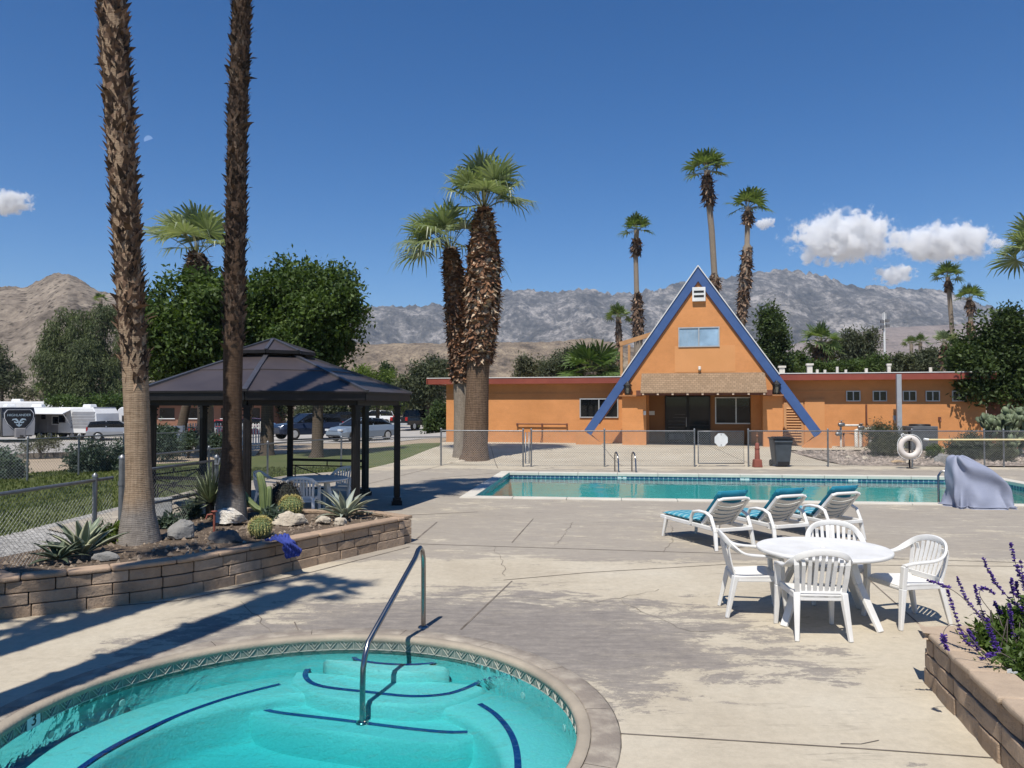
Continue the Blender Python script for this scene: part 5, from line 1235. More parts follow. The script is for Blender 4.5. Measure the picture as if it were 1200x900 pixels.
# ------------------------------------------------------------------ desert plants
def agave(label, p, R, n, mats, seed, cat='agave', w=.07, droop=.35, el=(12, 78)):
    r = random.Random(seed); root = thing('agave', label, cat, p, r.uniform(0, 6)); m = MB()
    for k in range(n):
        u = k / (n - 1); e = math.radians(el[0] + (el[1] - el[0]) * u + r.uniform(-6, 6)); az = k * 2.39996 + r.uniform(-.2, .2); L = R * r.uniform(.85, 1.12) * (1 - .15 * u)
        h = Vector((math.cos(az), math.sin(az), 0)); t = Vector((-h.y, h.x, 0)); rows = []
        for i in range(7):
            s = i / 6; x = L * s * math.cos(e * (1 - droop * .9 * s)); z = L * s * math.sin(e) - droop * L * s ** 3 * .6 * math.cos(e)
            ww = w * R * 2 * (.55 + 1.2 * s * (1 - s) * 2 if s < .5 else (1.15 * (1 - s) ** .8 * 1.9 + .01)) * .62
            c = h * (x + .03) + Vector((0, 0, z + .02)); up = Vector((0, 0, 1)) * math.cos(e) - h * math.sin(e)
            rows.append((c, ww, up))
        o = len(m.v); vs = []
        for c, ww, up in rows: vs += [c - t * ww + up * ww * .42, c - t * ww * .55, c + t * ww * .55, c + t * ww + up * ww * .42, c - up * ww * .35]
        fs = []; mi = []
        for i in range(6):
            a, b = i * 5, i * 5 + 5
            for q0, q1, mm in ((0, 1, 1), (1, 2, 0), (2, 3, 1), (3, 4, 0), (4, 0, 0)):
                m.f.append((o + a + q0, o + a + q1, o + b + q1, o + b + q0)); m.mi.append(mm); m.sm.append(True)
        m.v += [tuple(q) for q in vs]
    m.build('leaves', mats, root); return root
sp = lambda px, py, z=.40: on_z(px, py, z)
agave('large cream edged agave in the left end of the planter', sp(97, 651), .52, 22, [AGAVE_G, AGAVE_Y], 1, el=(22, 82), droop=.25)
agave('dark green agave in the shade at the left end of the planter', sp(68, 657), .34, 18, [M('shaded_agave', (.075, .10, .06)), AGAVE_G], 2, el=(5, 60))  # leaf green darkened to stand for the shade over this agave
agave('grey agave with long pale curving leaves at the right end of the planter', sp(404, 607), .56, 26, [M('grey_agave', (.26, .29, .24), (.33, .36, .30), 4, .55), AGAVE_Y], 3, w=.055, droop=.5)
# yucca
def yucca(label, p, R, n, seed, w=.016):
    r = random.Random(seed); root = thing('yucca', label, 'yucca', p); q = Q()
    for k in range(n):
        az = r.uniform(0, 2 * PI); e = math.radians(r.uniform(-5, 85)); d = Vector((math.cos(e) * math.cos(az), math.cos(e) * math.sin(az), math.sin(e))); s, u = _perp(d); L = R * r.uniform(.75, 1.1); b = Vector((0, 0, .22)) + d * .03; mm = b + d * L * .55
        q.add(b - s * w * .7, b + s * w * .7, mm + s * w, mm - s * w); q.add(mm - s * w, mm + s * w, b + d * L + s * .001, b + d * L - s * .001)
    q.build('leaves', YUCCA_G, root); m = MB(); m.tube([(0, 0, -.05), (0, 0, .25)], .07, 10); m.build('stem', BARK, root); return root
yucca('spiky yucca against the dark palm trunk', sp(246, 606), .56, 170, 4)
# columnar cactus and barrel cacti
def ribbed(m, pts, rads, ribs, depth=.16, mi=0):
    n = ribs * 4; pts = [Vector(p) for p in pts]; vs = []
    for i, p in enumerate(pts):
        d = (pts[min(i + 1, len(pts) - 1)] - pts[max(i - 1, 0)]).normalized(); s, u = _perp(d)
        for k in range(n):
            a = 2 * PI * k / n; rr = rads[i] * (1 - depth * (.5 - .5 * math.cos(ribs * a))); vs.append(p + s * math.cos(a) * rr + u * math.sin(a) * rr)
    m.add(vs, [(i * n + k, i * n + (k + 1) % n, (i + 1) * n + (k + 1) % n, (i + 1) * n + k) for i in range(len(pts) - 1) for k in range(n)], mi, True)
def barrel(label, p, R, seed, mat=None):
    root = thing('barrel_cactus', label, 'cactus', p); m = MB(); N = 12
    ribbed(m, [(0, 0, -.03 + R * 1.75 * (.5 - .5 * math.cos(PI * i / N)) + .0001 * i) for i in range(N + 1)], [max(.012, R * math.sin(PI * min(i + .9, N) / (N + .6))) for i in range(N + 1)], 22, .15)
    m.build('body', mat or CACTUS_G, root); r = random.Random(seed); q = Q(); ribs = 22
    for k in range(ribs):
        a = 2 * PI * k / ribs + 0
        for j in range(2, 13):
            th = PI * j / 13.5; c = Vector((R * math.sin(th) * math.cos(a), R * math.sin(th) * math.sin(a), R * .875 * (1 - math.cos(PI - th)) - .02)); o = (c - Vector((0, 0, R * .87))).normalized()
            for _ in range(8):
                d = (o + Vector((r.uniform(-1, 1), r.uniform(-1, 1), r.uniform(-1, 1))) * .9).normalized(); s, u = _perp(d); L = R * r.uniform(.14, .26)
                q.add(c - s * .0045, c + s * .0045, c + d * L + s * .001, c + d * L - s * .001)
    q.build('spines', SPINE if mat is None else BARK, root)
barrel('golden barrel cactus in the sun beside the white coral rock', sp(305, 627), .155, 1)
barrel('golden barrel cactus behind the pale flat boulder', sp(341, 603), .19, 2)
barrel('dark round cactus in the shade in front of the gazebo chairs', sp(333, 596, .42), .27, 3, M('shade_dark_cactus', (.012, .014, .010), (.02, .022, .016), 5, .8))  # near-black skin colour imitates the shade this plant sits in
cact = thing('column_cactus', 'green column cactus with one bent arm, right of the dark palm trunk', 'cactus', sp(309, 607))
m = MB(); ribbed(m, [(0, 0, -.03), (0, 0, .2), (-.02, 0, .5), (-.06, 0, .66), (-.09, 0, .72), (-.09, 0, .735)], [.06, .065, .065, .06, .035, .004], 7, .3)
ribbed(m, [(-.02, 0, .12), (-.12, 0, .16), (-.24, .0, .27), (-.32, 0, .38), (-.345, 0, .42), (-.35, 0, .425)], [.05, .055, .055, .05, .03, .004], 6, .3)
ribbed(m, [(.05, .02, -.03), (.07, .02, .3), (.075, .02, .46), (.075, .02, .5), (.075, .02, .505)], [.05, .055, .05, .03, .004], 6, .3)
m.build('stems', CACTUS_G, cact)
# prickly pear
pp = at(1185, 520, 31.5); pear = thing('prickly_pear', 'tall prickly pear cactus under the ficus at the right edge', 'cactus', (pp.x, pp.y, .15)); r = random.Random(9); m = MB()
def pad(m, p, d, L, r):
    s, u = _perp(d); a = r.uniform(0, PI); s2 = s * math.cos(a) + u * math.sin(a); n = d.cross(s2); vs = []
    N = 12
    for sg in (-1, 1):
        for k in range(N): t = 2 * PI * k / N; vs.append(p + d * (L * (.5 - .5 * math.cos(t))) + s2 * (L * .36 * math.sin(t)) + n * sg * L * .05)
        vs.append(p + d * L * .5 + n * sg * L * .085)
    fs = []
    for k in range(N):
        j = (k + 1) % N; fs += [(k, j, N), (N + 1 + j, N + 1 + k, 2 * N + 1), (k, N + 1 + k, N + 1 + j, j)]
    m.add(vs, fs, 0, True); return p + d * L, s2
def grow(p, d, lev):
    L = r.uniform(.24, .38); e, s2 = pad(m, p, d, L, r)
    if lev > 0:
        for _ in range(r.choice((1, 1, 2, 2, 3))):
            grow(e - d * L * r.uniform(.02, .12), (d * .7 + Vector((r.uniform(-.7, .7), r.uniform(-.7, .7), r.uniform(.2, 1.0)))).normalized(), lev - 1)
for k in range(10): grow(Vector((r.uniform(-.8, .8), r.uniform(-.6, .6), 0)), Vector((r.uniform(-.5, .5), r.uniform(-.5, .5), 1)).normalized(), r.choice((5, 6, 7)))
m.build('pads', PEAR_G, pear)
# small green tufts in the planter
for i, (px, py, R) in enumerate(((131, 634, .16), (199, 617, .09), (225, 606, .12), (318, 612, .14))):
    p = sp(px, py); rt = thing('ground_plant', ('yellow green leafy plant between the fence and the thick palm', 'low green succulent clump behind the grey rock', 'small green clump near the white utility block', 'little grey green succulent between the rocks')[i], 'small plant', p)
    leaf_cloud('leaves', [(0, 0, R * .5, R, R, R * .7)], 60, 10, .09, .03, .04, LEAF_BRIGHT if i == 0 else LEAF_BLUE, rt, 200 + i)
# ------------------------------------------------------------------ planters of split-face block
def polyl(pts):
    P = [Vector((*p, 0)) for p in pts]; S = [0]
    for a, b in zip(P, P[1:]): S.append(S[-1] + (b - a).length)
    def f(s):
        s = min(max(s, 0), S[-1] - 1e-6)
        for i in range(len(P) - 1):
            if s <= S[i + 1]:
                d = (P[i + 1] - P[i]).normalized(); return P[i] + d * (s - S[i]), Vector((d.y, -d.x, 0))
    return f, S
def smooth_path(pts, n=6):
    q = [Vector(p) for p in pts]; out = []
    for i in range(len(q) - 1):
        p0, p1, p2, p3 = q[max(i - 1, 0)], q[i], q[i + 1], q[min(i + 2, len(q) - 1)]
        for k in range(n):
            t = k / n; v = 0.5 * ((2 * p1) + (p2 - p0) * t + (2 * p0 - 5 * p1 + 4 * p2 - p3) * t * t + (3 * p1 - p0 - 3 * p2 + p3) * t ** 3); out.append((v.x, v.y))
    out.append(tuple(q[-1])); return out
def blocks(m, f, s0, s1, z0, z1, r, depth=.19, lmin=.24, lmax=.42, gap=.009, out=0.0, jit=.010, offs=0.0):
    s = s0 - offs
    while s < s1 - .02:
        L = r.uniform(lmin, lmax) if r.random() < .7 else lmin; e = min(s + L, s1)
        if s1 - e < .12: e = s1
        a_ = max(s, s0)
        if e - a_ > .05:
            o = out + r.uniform(-jit, jit); cols = []
            for k in range(4):
                p, n = f(a_ + gap / 2 + (e - a_ - gap) * k / 3); q = p + n * (o + r.uniform(-.004, .004) + (.006 if k in (1, 2) else 0)); b = p - n * depth; cols.append((q, b))
            zz = (z0 + gap / 2, z1 - gap / 2); vs = []
            for q, b in cols:
                for z in zz: vs += [(q.x, q.y, z + r.uniform(-.002, .002)), (b.x, b.y, z)]
            fs = []
            for k in range(3):
                i, j = 4 * k, 4 * k + 4; fs += [(i, i + 2, j + 2, j), (i + 2, i + 3, j + 3, j + 2), (i + 3, i + 1, j + 1, j + 3), (i + 1, i, j, j + 1)]
            fs += [(0, 1, 3, 2), (12, 14, 15, 13)]
            m.add(vs, fs)
        s = e
def planter(label, outer, back, seed, capw, capmat, h=.435, caph=.058, lm=(.34, .56), soilz=.39):
    r = random.Random(seed); f, S = polyl(outer)
    root = thing('planter', label, 'planter', (outer[0][0], outer[0][1], 0), world=True)
    m = MB(); n = 3; hh = (h - caph) / n
    for k in range(n): blocks(m, f, 0, S[-1], k * hh - (.02 if k == 0 else 0), (k + 1) * hh, r, out=.012 * (n - 1 - k) * .4, offs=(k % 2) * .17, lmin=lm[0], lmax=lm[1])
    m.build('block_wall', BLOCK, root, bevel=.009, seg=2)
    m = MB(); blocks(m, f, 0, S[-1], h - caph, h, r, depth=capw, lmin=lm[0] + .08, lmax=lm[1] + .16, out=.022, jit=.012, gap=.006)
    m.build('cap', capmat, root, bevel=.02, seg=3)
    m = MB(); blocks(m, f, 0, S[-1], 0, h - .05, r, depth=.2, lmin=3, lmax=4, out=-.03, jit=0, gap=0); m.build('mortar_core', M('dark_mortar', (.06, .045, .035), (.04, .03, .025), 6, .95), root)
    poly = [tuple((f(s)[0] - f(s)[1] * .12)[:2]) for s in np.linspace(0, S[-1], 40)] + back
    # soil: a lumpy sheet
    xs = [p[0] for p in poly]; ys = [p[1] for p in poly]; pts = [Vector(p) for p in poly]; N = len(poly); x = min(xs)
    while x < max(xs):
        y = min(ys)
        while y < max(ys):
            if inside(poly, x, y): pts.append(Vector((x + r.uniform(-.03, .03), y + r.uniform(-.03, .03))))
            y += .11
        x += .11
    v, e, fc, *_ = geometry.delaunay_2d_cdt(pts, [(i, (i + 1) % N) for i in range(N)], [], 0, 1e-4)
    fs = []
    for q in fc:
        c = sum((v[i] for i in q), Vector((0, 0))) / len(q)
        if inside(poly, c.x, c.y): fs.append(tuple(q) if (v[q[1]] - v[q[0]]).cross(v[q[2]] - v[q[0]]) > 0 else tuple(q)[::-1])
    zz = fbm(np.array([[q.x * 1.6, q.y * 1.6, seed] for q in v]), 4) * .05
    m = MB(); m.add([(q.x, q.y, soilz + float(z) - .01) for q, z in zip(v, zz)], fs, 0, True); m.build('soil', SOIL, root)
    return root
lp = smooth_path([(-6.2, 8.75), (-5.75, 8.3)], 1)[:-1] + [(-5.75, 8.3), (-5.27, 7.93)] + smooth_path([(-5.27, 7.93), (-4.55, 8.38), (-3.83, 8.93), (-3.25, 9.72), (-2.8, 10.5), (-2.22, 11.42), (-1.70, 12.22)])[1:]
planter('long curved planter of brown split-face blocks with cacti, rocks and two palms', lp, [(-2.3, 12.75), (-3.3, 12.95), (-5.0, 13.2), (-5.55, 11), (-6.1, 9.2)], 5, .20, CAP)
bk = thing('planter_kerb', 'low block kerb along the gazebo side of the cactus planter', 'kerb', (-1.7, 12.22, 0), world=True)
f2, S2 = polyl([(-1.72, 12.28), (-2.3, 12.78), (-3.3, 12.98), (-5.05, 13.3)]); m = MB(); rr_ = random.Random(3)
for k in range(3): blocks(m, f2, 0, S2[-1], k * .125, (k + 1) * .125, rr_, depth=-.17)
blocks(m, f2, 0, S2[-1], .378, .435, rr_, depth=-.19, lmin=.35, lmax=.55); m.build('blocks', BLOCK, bk, bevel=.01)
rp = [(7.5, 6.6), (4.4, 6.32), (3.285, 6.17), (2.97, 4.64), (2.55, 2.6)]
planter('tan block planter with a smooth sandstone cap, full of purple sage, at the right edge', rp, [(7.5, 2.6)], 8, .25, CAP2, lm=(.34, .44), soilz=.37)
# low pale boulders and rocks
def boulder(label, p, R, mat, seed, name='boulder', zs=.75, rough=.35, sub=0, cat='rock', n=22, hard=1.0):
    d = []; N, Mm = n, n * 2 // 3
    for i in range(Mm + 1):
        th = PI * i / Mm
        for k in range(N): a = 2 * PI * k / N; d.append((math.sin(th) * math.cos(a), math.sin(th) * math.sin(a), math.cos(th)))
    d = np.array(d); q = 1 + rough * (perlin(d * 1.3 + seed * 7.7) * 1.3 + .5 * np.abs(perlin(d * 3.1 + seed)) * hard + .25 * perlin(d * 7 + seed))
    # chop with a few flat facets
    rs = np.random.RandomState(seed)
    for _ in range(7):
        nv = rs.normal(size=3); nv /= np.linalg.norm(nv); h = rs.uniform(.62, .92); t = (d * q[:, None]) @ nv; q = np.where(t > h, q * h / np.maximum(t, 1e-6), q)
    V = d * q[:, None] * np.array(R if hasattr(R, '__len__') else (R, R, R * zs)); V[:, 2] = np.maximum(V[:, 2], -.25 * V[:, 2].max())
    fs = np.array([(i * N + k, (i + 1) * N + k, (i + 1) * N + (k + 1) % N, i * N + (k + 1) % N) for i in range(Mm) for k in range(N)])
    o = np_mesh(name, V, fs, mat, smooth=False); o.location = (p[0], p[1], p[2] + .0); return tag(o, label, cat)
boulder('white knobbly coral-like rock at the foot of the dark palm trunk', sp(272, 613) + Vector((0, 0, .06)), (.24, .2, .2), M('white_coral_rock', (.76, .71, .62), (.55, .49, .40), 9, .95, 1.0, 26, bdist=.06), 1, rough=.55, n=34, hard=2.0)
boulder('pale flat-topped boulder behind the sunlit barrel cactus', sp(338, 614) + Vector((0, 0, .04)), (.26, .2, .15), ROCK_PALE, 2)
boulder('grey pointed rock beside the thick palm trunk', sp(211, 630) + Vector((0, 0, .05)), (.2, .17, .2), ROCK_GREY, 3, rough=.5)
boulder('dark grey rock in the shade at the planter edge', sp(266, 633) + Vector((0, 0, .02)), (.24, .17, .12), M('dark_rock', (.12, .115, .11), (.07, .068, .065), 4, .95, .9, 14), 4)
boulder('flat grey rock at the foot of the thick palm trunk', sp(126, 655) + Vector((0, 0, .01)), (.17, .12, .07), ROCK_GREY, 5)
boulder('small pale stone, left of the pair before the right agave', sp(379, 612) + Vector((0, 0, .02)), (.12, .1, .075), ROCK_PALE, 6)
boulder('small pale stone, right of the pair before the right agave', sp(399, 614) + Vector((0, 0, .02)), (.12, .1, .08), ROCK_PALE, 7)
boulder('lump of rough rock between the barrel cacti', sp(322, 607) + Vector((0, 0, .02)), (.15, .12, .11), ROCK_GREY, 8)
def yard(px, py): p = on_z(px, py, .06); return Vector((p.x, p.y, .06))
for lab, px, py, R, mt, sd in (('tan mound-shaped boulder left of the ring buoy', 1038, 534, (.32, .26, .26), ROCK_TAN, 11), ('pale round stone, leftmost in the rock garden', 995, 537, (.16, .14, .11), ROCK_PALE, 12), ('pale stone between the leftmost stone and the tan boulder', 1015, 538, (.19, .15, .13), ROCK_PALE, 13),
                               ('pale stone behind the tan boulder', 1021, 529, (.2, .16, .15), ROCK_PALE, 14), ('big grey boulder behind the covered pool lift', 1105, 541, (.32, .26, .30), ROCK_GREY, 15), ('long grey boulder at the right edge of the rock garden', 1194, 533, (.5, .3, .26), ROCK_GREY, 16), ('white angular stone under the prickly pear', 1177, 526, (.3, .2, .12), ROCK_PALE, 17),
                               ('flat reddish stone in front of the ring buoy', 1052, 541, (.28, .18, .07), ROCK_TAN, 18), ('pale lump of stone at the foot of the ring buoy post', 1065, 542, (.12, .1, .09), ROCK_PALE, 19)):
    boulder(lab, yard(px, py), R, mt, sd)
boulder('pale boulder on the gravel lot left of the black pickup', on_z(455, 499), (.55, .4, .32), ROCK_TAN, 21)
boulder('white stones at the foot of the twin palms', on_z(540, 541) + Vector((0, -.3, 0)), (.2, .16, .12), ROCK_PALE, 22)
boulder('pale stones left of the foot of the twin palms', on_z(529, 543) + Vector((0, 0, 0)), (.16, .14, .07), ROCK_PALE, 23)
# loose rubble of the rock bed and twigs in the planter soil: too many to count
q_ = random.Random(4); V = []; Fc = []
for k in range(2600):
    x, y = q_.uniform(12.4, 24), q_.uniform(28.6, 33.8); R = q_.choice((.04, .05, .07, .1)) * q_.uniform(.7, 1.2); o = len(V)
    for a in range(5): V.append((x + R * math.cos(a * 1.257) * q_.uniform(.7, 1.2), y + R * math.sin(a * 1.257) * q_.uniform(.7, 1.2), gz(x, y) + .0))
    V.append((x + q_.uniform(-.3, .3) * R, y + q_.uniform(-.3, .3) * R, gz(x, y) + R * q_.uniform(.5, 1.0)))
    Fc += [(o + a, o + (a + 1) % 5, o + 5) for a in range(5)]
stuff(np_mesh('rubble', np.array(V), np.array(Fc), M('rubble_stone', (.42, .345, .28), (.22, .18, .15), 1.2, .95, island=.9)))
V = []; Fc = []
for k in range(2200):
    x, y = q_.uniform(-6, -1.8), q_.uniform(8.2, 12.9); R = q_.choice((.008, .012, .016, .03)) * q_.uniform(.7, 1.2); z = .39
    if not inside([tuple(p) for p in lp[2:]] + [(-2.3, 12.75), (-5, 13.1), (-6, 9.2)], x, y) or not inside([(p[0] - .13, p[1] + .13) for p in lp[2:]] + [(-2.3, 12.6), (-5, 13), (-6, 9.2)], x, y): continue
    o = len(V)
    for a in range(4): V.append((x + R * math.cos(a * 1.57) * q_.uniform(.5, 1.6), y + R * math.sin(a * 1.57) * q_.uniform(.5, 1.6), z))
    V.append((x, y, z + R * q_.uniform(.6, 1.2) + .008)); Fc += [(o + a, o + (a + 1) % 4, o + 4) for a in range(4)]
stuff(np_mesh('planter_pebbles', np.array(V), np.array(Fc), M('pebble_stone', (.34, .27, .2), (.17, .125, .09), 2, .95, island=.9)))
V = []; q_ = random.Random(8)
for k in range(52000):
    y = 10.5 + 17 * q_.random() ** 1.6; x = q_.uniform(-19, -5.2)
    if not inside(lawn_poly, x, y): continue
    h = q_.uniform(.035, .075); a = q_.uniform(0, 6.28); w = .006 + .0006 * y; dx, dy = math.cos(a) * w, math.sin(a) * w; z = gz(x, y) - .032; lx, ly = q_.uniform(-.03, .03), q_.uniform(-.03, .03)
    V += [(x - dx, y - dy, z), (x + dx, y + dy, z), (x + dx * .3 + lx, y + dy * .3 + ly, z + h), (x - dx * .3 + lx, y - dy * .3 + ly, z + h)]
stuff(np_mesh('lawn_grass', np.array(V), np.arange(len(V)).reshape(-1, 4), GRASS))

# ------------------------------------------------------------------ purple sage in the right planter
sage = thing('purple_sage', 'leafy green sage bush with long curving purple flower spikes in the right planter', 'shrub', (4.05, 5.75, .37), world=True)
def P(px, py, Y): return at(px, py, Y)
leaf_cloud('foliage', cpx(5.75, [(1185, 765, 40, 34), (1160, 770, 26, 22), (1215, 750, 40, 40), (1190, 738, 24, 18), (1235, 770, 40, 40, -.4), (1200, 790, 34, 24, -.5), (1165, 748, 18, 14)], .9), 900, 14, .055, .02, .035, SAGE_LEAF, sage, 5, 0, .3)
m = MB()
for k in range(26): a = P(rnd.uniform(1160, 1225), 790, 5.75 + rnd.uniform(-.3, .3)); a.z = .36; m.tube([a, a + Vector((rnd.uniform(-.1, .1), rnd.uniform(-.1, .1), .3))], .004, 4)
m.build('stems', STALK, sage)
spikes = [([(1215, 735), (1200, 686), (1190, 660), (1184.5, 637)], 5.55, .75), ([(1222, 735), (1195, 712), (1172, 690), (1160, 672), (1152, 653)], 5.7, .8), ([(1172, 745), (1150, 724), (1133, 703), (1122, 677)], 5.8, .7),
          ([(1180, 752), (1150, 722), (1124, 697), (1105, 686), (1087, 680)], 5.5, .32), ([(1155, 770), (1131, 750), (1118, 715), (1110, 692)], 5.6, .85), ([(1182, 760), (1158, 730), (1147, 705), (1142, 686)], 5.9, .6),
          ([(1190, 750), (1160, 715), (1148, 697), (1153, 689), (1165, 696)], 5.9, .35), ([(1192, 745), (1176, 724), (1168, 712), (1165, 704)], 5.8, .7), ([(1200, 770), (1188, 742), (1184, 720), (1183, 708)], 5.6, .8),
          ([(1205, 740), (1190, 706), (1186, 690), (1185, 678)], 6.0, .5), ([(1214, 740), (1196, 708), (1192, 694), (1191, 682)], 6.0, .5), ([(1160, 775), (1135, 745), (1118, 732), (1107, 738), (1106, 752), (1111, 762)], 5.3, .3),
          ([(1180, 780), (1167, 757), (1159, 737), (1157, 725)], 5.4, .75), ([(1165, 780), (1150, 770), (1142, 752), (1134, 738)], 5.5, .5), ([(1205, 720), (1199, 712), (1197, 700)], 5.8, .6), ([(1240, 720), (1215, 670), (1206, 645), (1204, 625)], 5.6, .7),
          ([(1190, 775), (1172, 765), (1160, 768), (1150, 772)], 5.2, .5), ([(1225, 740), (1207, 700), (1198, 672), (1196, 655)], 5.9, .6)]
for pts, Y, frac in spikes:
    q3 = [P(x, y, Y) for x, y in pts]; sm_ = []
    for i in range(len(q3) - 1):
        p0, p1, p2, p3_ = q3[max(i - 1, 0)], q3[i], q3[i + 1], q3[min(i + 2, len(q3) - 1)]
        for k in range(8):
            t_ = k / 8; sm_.append(0.5 * ((2 * p1) + (p2 - p0) * t_ + (2 * p0 - 5 * p1 + 4 * p2 - p3_) * t_ * t_ + (3 * p1 - p0 - 3 * p2 + p3_) * t_ ** 3))
    sm_.append(q3[-1]); m = MB(); m.tube(sm_, [.0035 - .0015 * i / len(sm_) for i in range(len(sm_))], 5, mi=1)
    N = len(sm_); i0 = int(N * (1 - frac))
    for i in range(i0, N):
        u = (i - i0) / max(1, N - i0)
        if rnd.random() < .12: continue
        for k in range(7):
            a = rnd.uniform(0, 6.28); d = Vector((math.cos(a), math.sin(a), rnd.uniform(-.3, .7))).normalized(); s_, u_ = _perp(d); L = (.026 - .014 * u) * rnd.uniform(.6, 1.25); c = sm_[i] + Vector((rnd.uniform(-.004, .004),) * 3); w = .0055
            m.add([c - s_ * w, c + s_ * w, c + d * L + s_ * w * .7, c + d * L - s_ * w * .7], [(0, 1, 2, 3)]); m.add([c - u_ * w, c + u_ * w, c + d * L + u_ * w * .7, c + d * L - u_ * w * .7], [(0, 1, 2, 3)])
    m.build('flower_spike', [PURPLE, STALK], sage)
c = P(1183, 789, 5.15); m = MB(); m.bar(c + Vector((0, 0, -.1)), c, .006); m.box(c, (.045, .006, .055), .5)
m.box(c + Vector((.03, 0, .004)), (.06, .005, .012), .3)
tag(m.build('plant_tag', WHITE), 'small white plant tag sticking out of the sage leaves', 'plant tag')
# ------------------------------------------------------------------ gazebo
gc = Vector((-5.2, 16.7, 0)); gr_, ge = 2.68, 2.95
gz_ = thing('gazebo', 'dark bronze octagonal hardtop gazebo with a two-tier roof', 'gazebo', gc, world=True)
angs = [math.radians(8 + 45 * k) for k in range(8)]
def gp3(r, a, z): return Vector((gc.x + r * math.cos(a), gc.y + r * math.sin(a), z))
for a in angs:
    m = MB(); R4 = Matrix.Rotation(a, 4, 'Z'); c = gp3(gr_, a, 0)
    m.box(c + Vector((0, 0, 1.1)), (.125, .125, 2.2), M4=R4)
    for z, w, h in ((.05, .23, .10), (.13, .18, .07), (2.02, .155, .03), (2.12, .16, .03), (2.18, .185, .05)): m.box(c + Vector((0, 0, z)), (w, w, h), M4=R4)
    for s in (-1, 1):                                                   # raised fluting
        for t_ in (-.03, .03): m.box(c + R4 @ Vector((s * .064, t_, 1.05)), (.012, .018, 1.7), M4=R4); m.box(c + R4 @ Vector((t_, s * .064, 1.05)), (.018, .012, 1.7), M4=R4)
    m.build('post', DARK_METAL, gz_)
def ringbars(m, r, z, w, h):
    for i in range(8): m.bar(gp3(r, angs[i], z), gp3(r, angs[(i + 1) % 8], z), w, h)
m = MB(); ringbars(m, gr_, 2.26, .07, .13); ringbars(m, ge - .02, 2.38, .05, .17); ringbars(m, ge + .01, 2.45, .07, .035); ringbars(m, ge - .04, 2.305, .06, .03); m.build('eave_beam', DARK_METAL, gz_)
m = MB()
for i in range(8):
    a, b = angs[i], angs[(i + 1) % 8]
    for (r0, z0), (r1, z1) in (((ge + .03, 2.465), (1.75, 2.90)), ((1.76, 2.915), (.68, 3.26))):
        q0, q1, q2, q3 = gp3(r0, a, z0), gp3(r0, b, z0), gp3(r1, b, z1), gp3(r1, a, z1); dn_ = Vector((0, 0, -.03))
        m.add([q0, q1, q2, q3, q0 + dn_, q1 + dn_, q2 + dn_, q3 + dn_], [(0, 1, 2, 3), (7, 6, 5, 4), (0, 4, 5, 1), (2, 6, 7, 3), (1, 5, 6, 2), (3, 7, 4, 0)])
m.build('roof', ROOF_PANEL, gz_)
m = MB()
for a in angs: m.bar(gp3(ge + .05, a, 2.475), gp3(.68, a, 3.285), .09, .045); m.bar(gp3(.88, a, 3.355), gp3(.05, a, 3.635), .06, .035)
m.build('roof_rib', ROOF_RIB, gz_)
m = MB()
for i in range(8):
    a, b = angs[i], angs[(i + 1) % 8]; q0, q1, q2, q3 = gp3(.88, a, 3.34), gp3(.88, b, 3.34), gp3(.04, b, 3.62), gp3(.04, a, 3.62); dn_ = Vector((0, 0, -.03))
    m.add([q0, q1, q2, q3, q0 + dn_, q1 + dn_, q2 + dn_, q3 + dn_], [(0, 1, 2, 3), (7, 6, 5, 4), (0, 4, 5, 1), (1, 5, 6, 2), (3, 7, 4, 0)])
m.build('top_roof', ROOF_PANEL, gz_)
m = MB(); ringbars(m, .88, 3.315, .05, .07); ringbars(m, .66, 3.27, .03, .12); m.lathe([(.07, 3.60), (.08, 3.64), (.03, 3.67), (.0, 3.68)], (gc.x, gc.y, 0), 12); m.build('top_trim', DARK_METAL, gz_)
for i in (1, 3, 4, 5):                                                  # railings with crossed bars and a round boss
    a, b = gp3(gr_, angs[i], 0), gp3(gr_, angs[(i + 1) % 8], 0); up = Vector((0, 0, 1)); m = MB()
    d = (b - a).normalized(); a2, b2 = a + d * .07, b - d * .07
    m.bar(a2 + up * .84, b2 + up * .84, .055, .06); m.bar(a2 + up * .70, b2 + up * .70, .03); m.bar(a2 + up * .14, b2 + up * .14, .035)
    m.bar(a2.lerp(b2, .04) + up * .15, a2.lerp(b2, .04) + up * .7, .025); m.bar(a2.lerp(b2, .96) + up * .15, a2.lerp(b2, .96) + up * .7, .025); mid = a2.lerp(b2, .5)
    m.bar(mid + up * .7, mid + up * .84, .025)
    m.bar(a2.lerp(b2, .05) + up * .68, b2.lerp(a2, .05) + up * .16, .02); m.bar(a2.lerp(b2, .05) + up * .16, b2.lerp(a2, .05) + up * .68, .02)
    n = Vector((-d.y, d.x, 0)); m.tube([mid + up * .42 - n * .02, mid + up * .42 + n * .02], .07, 14)
    m.build('railing', DARK_METAL, gz_)

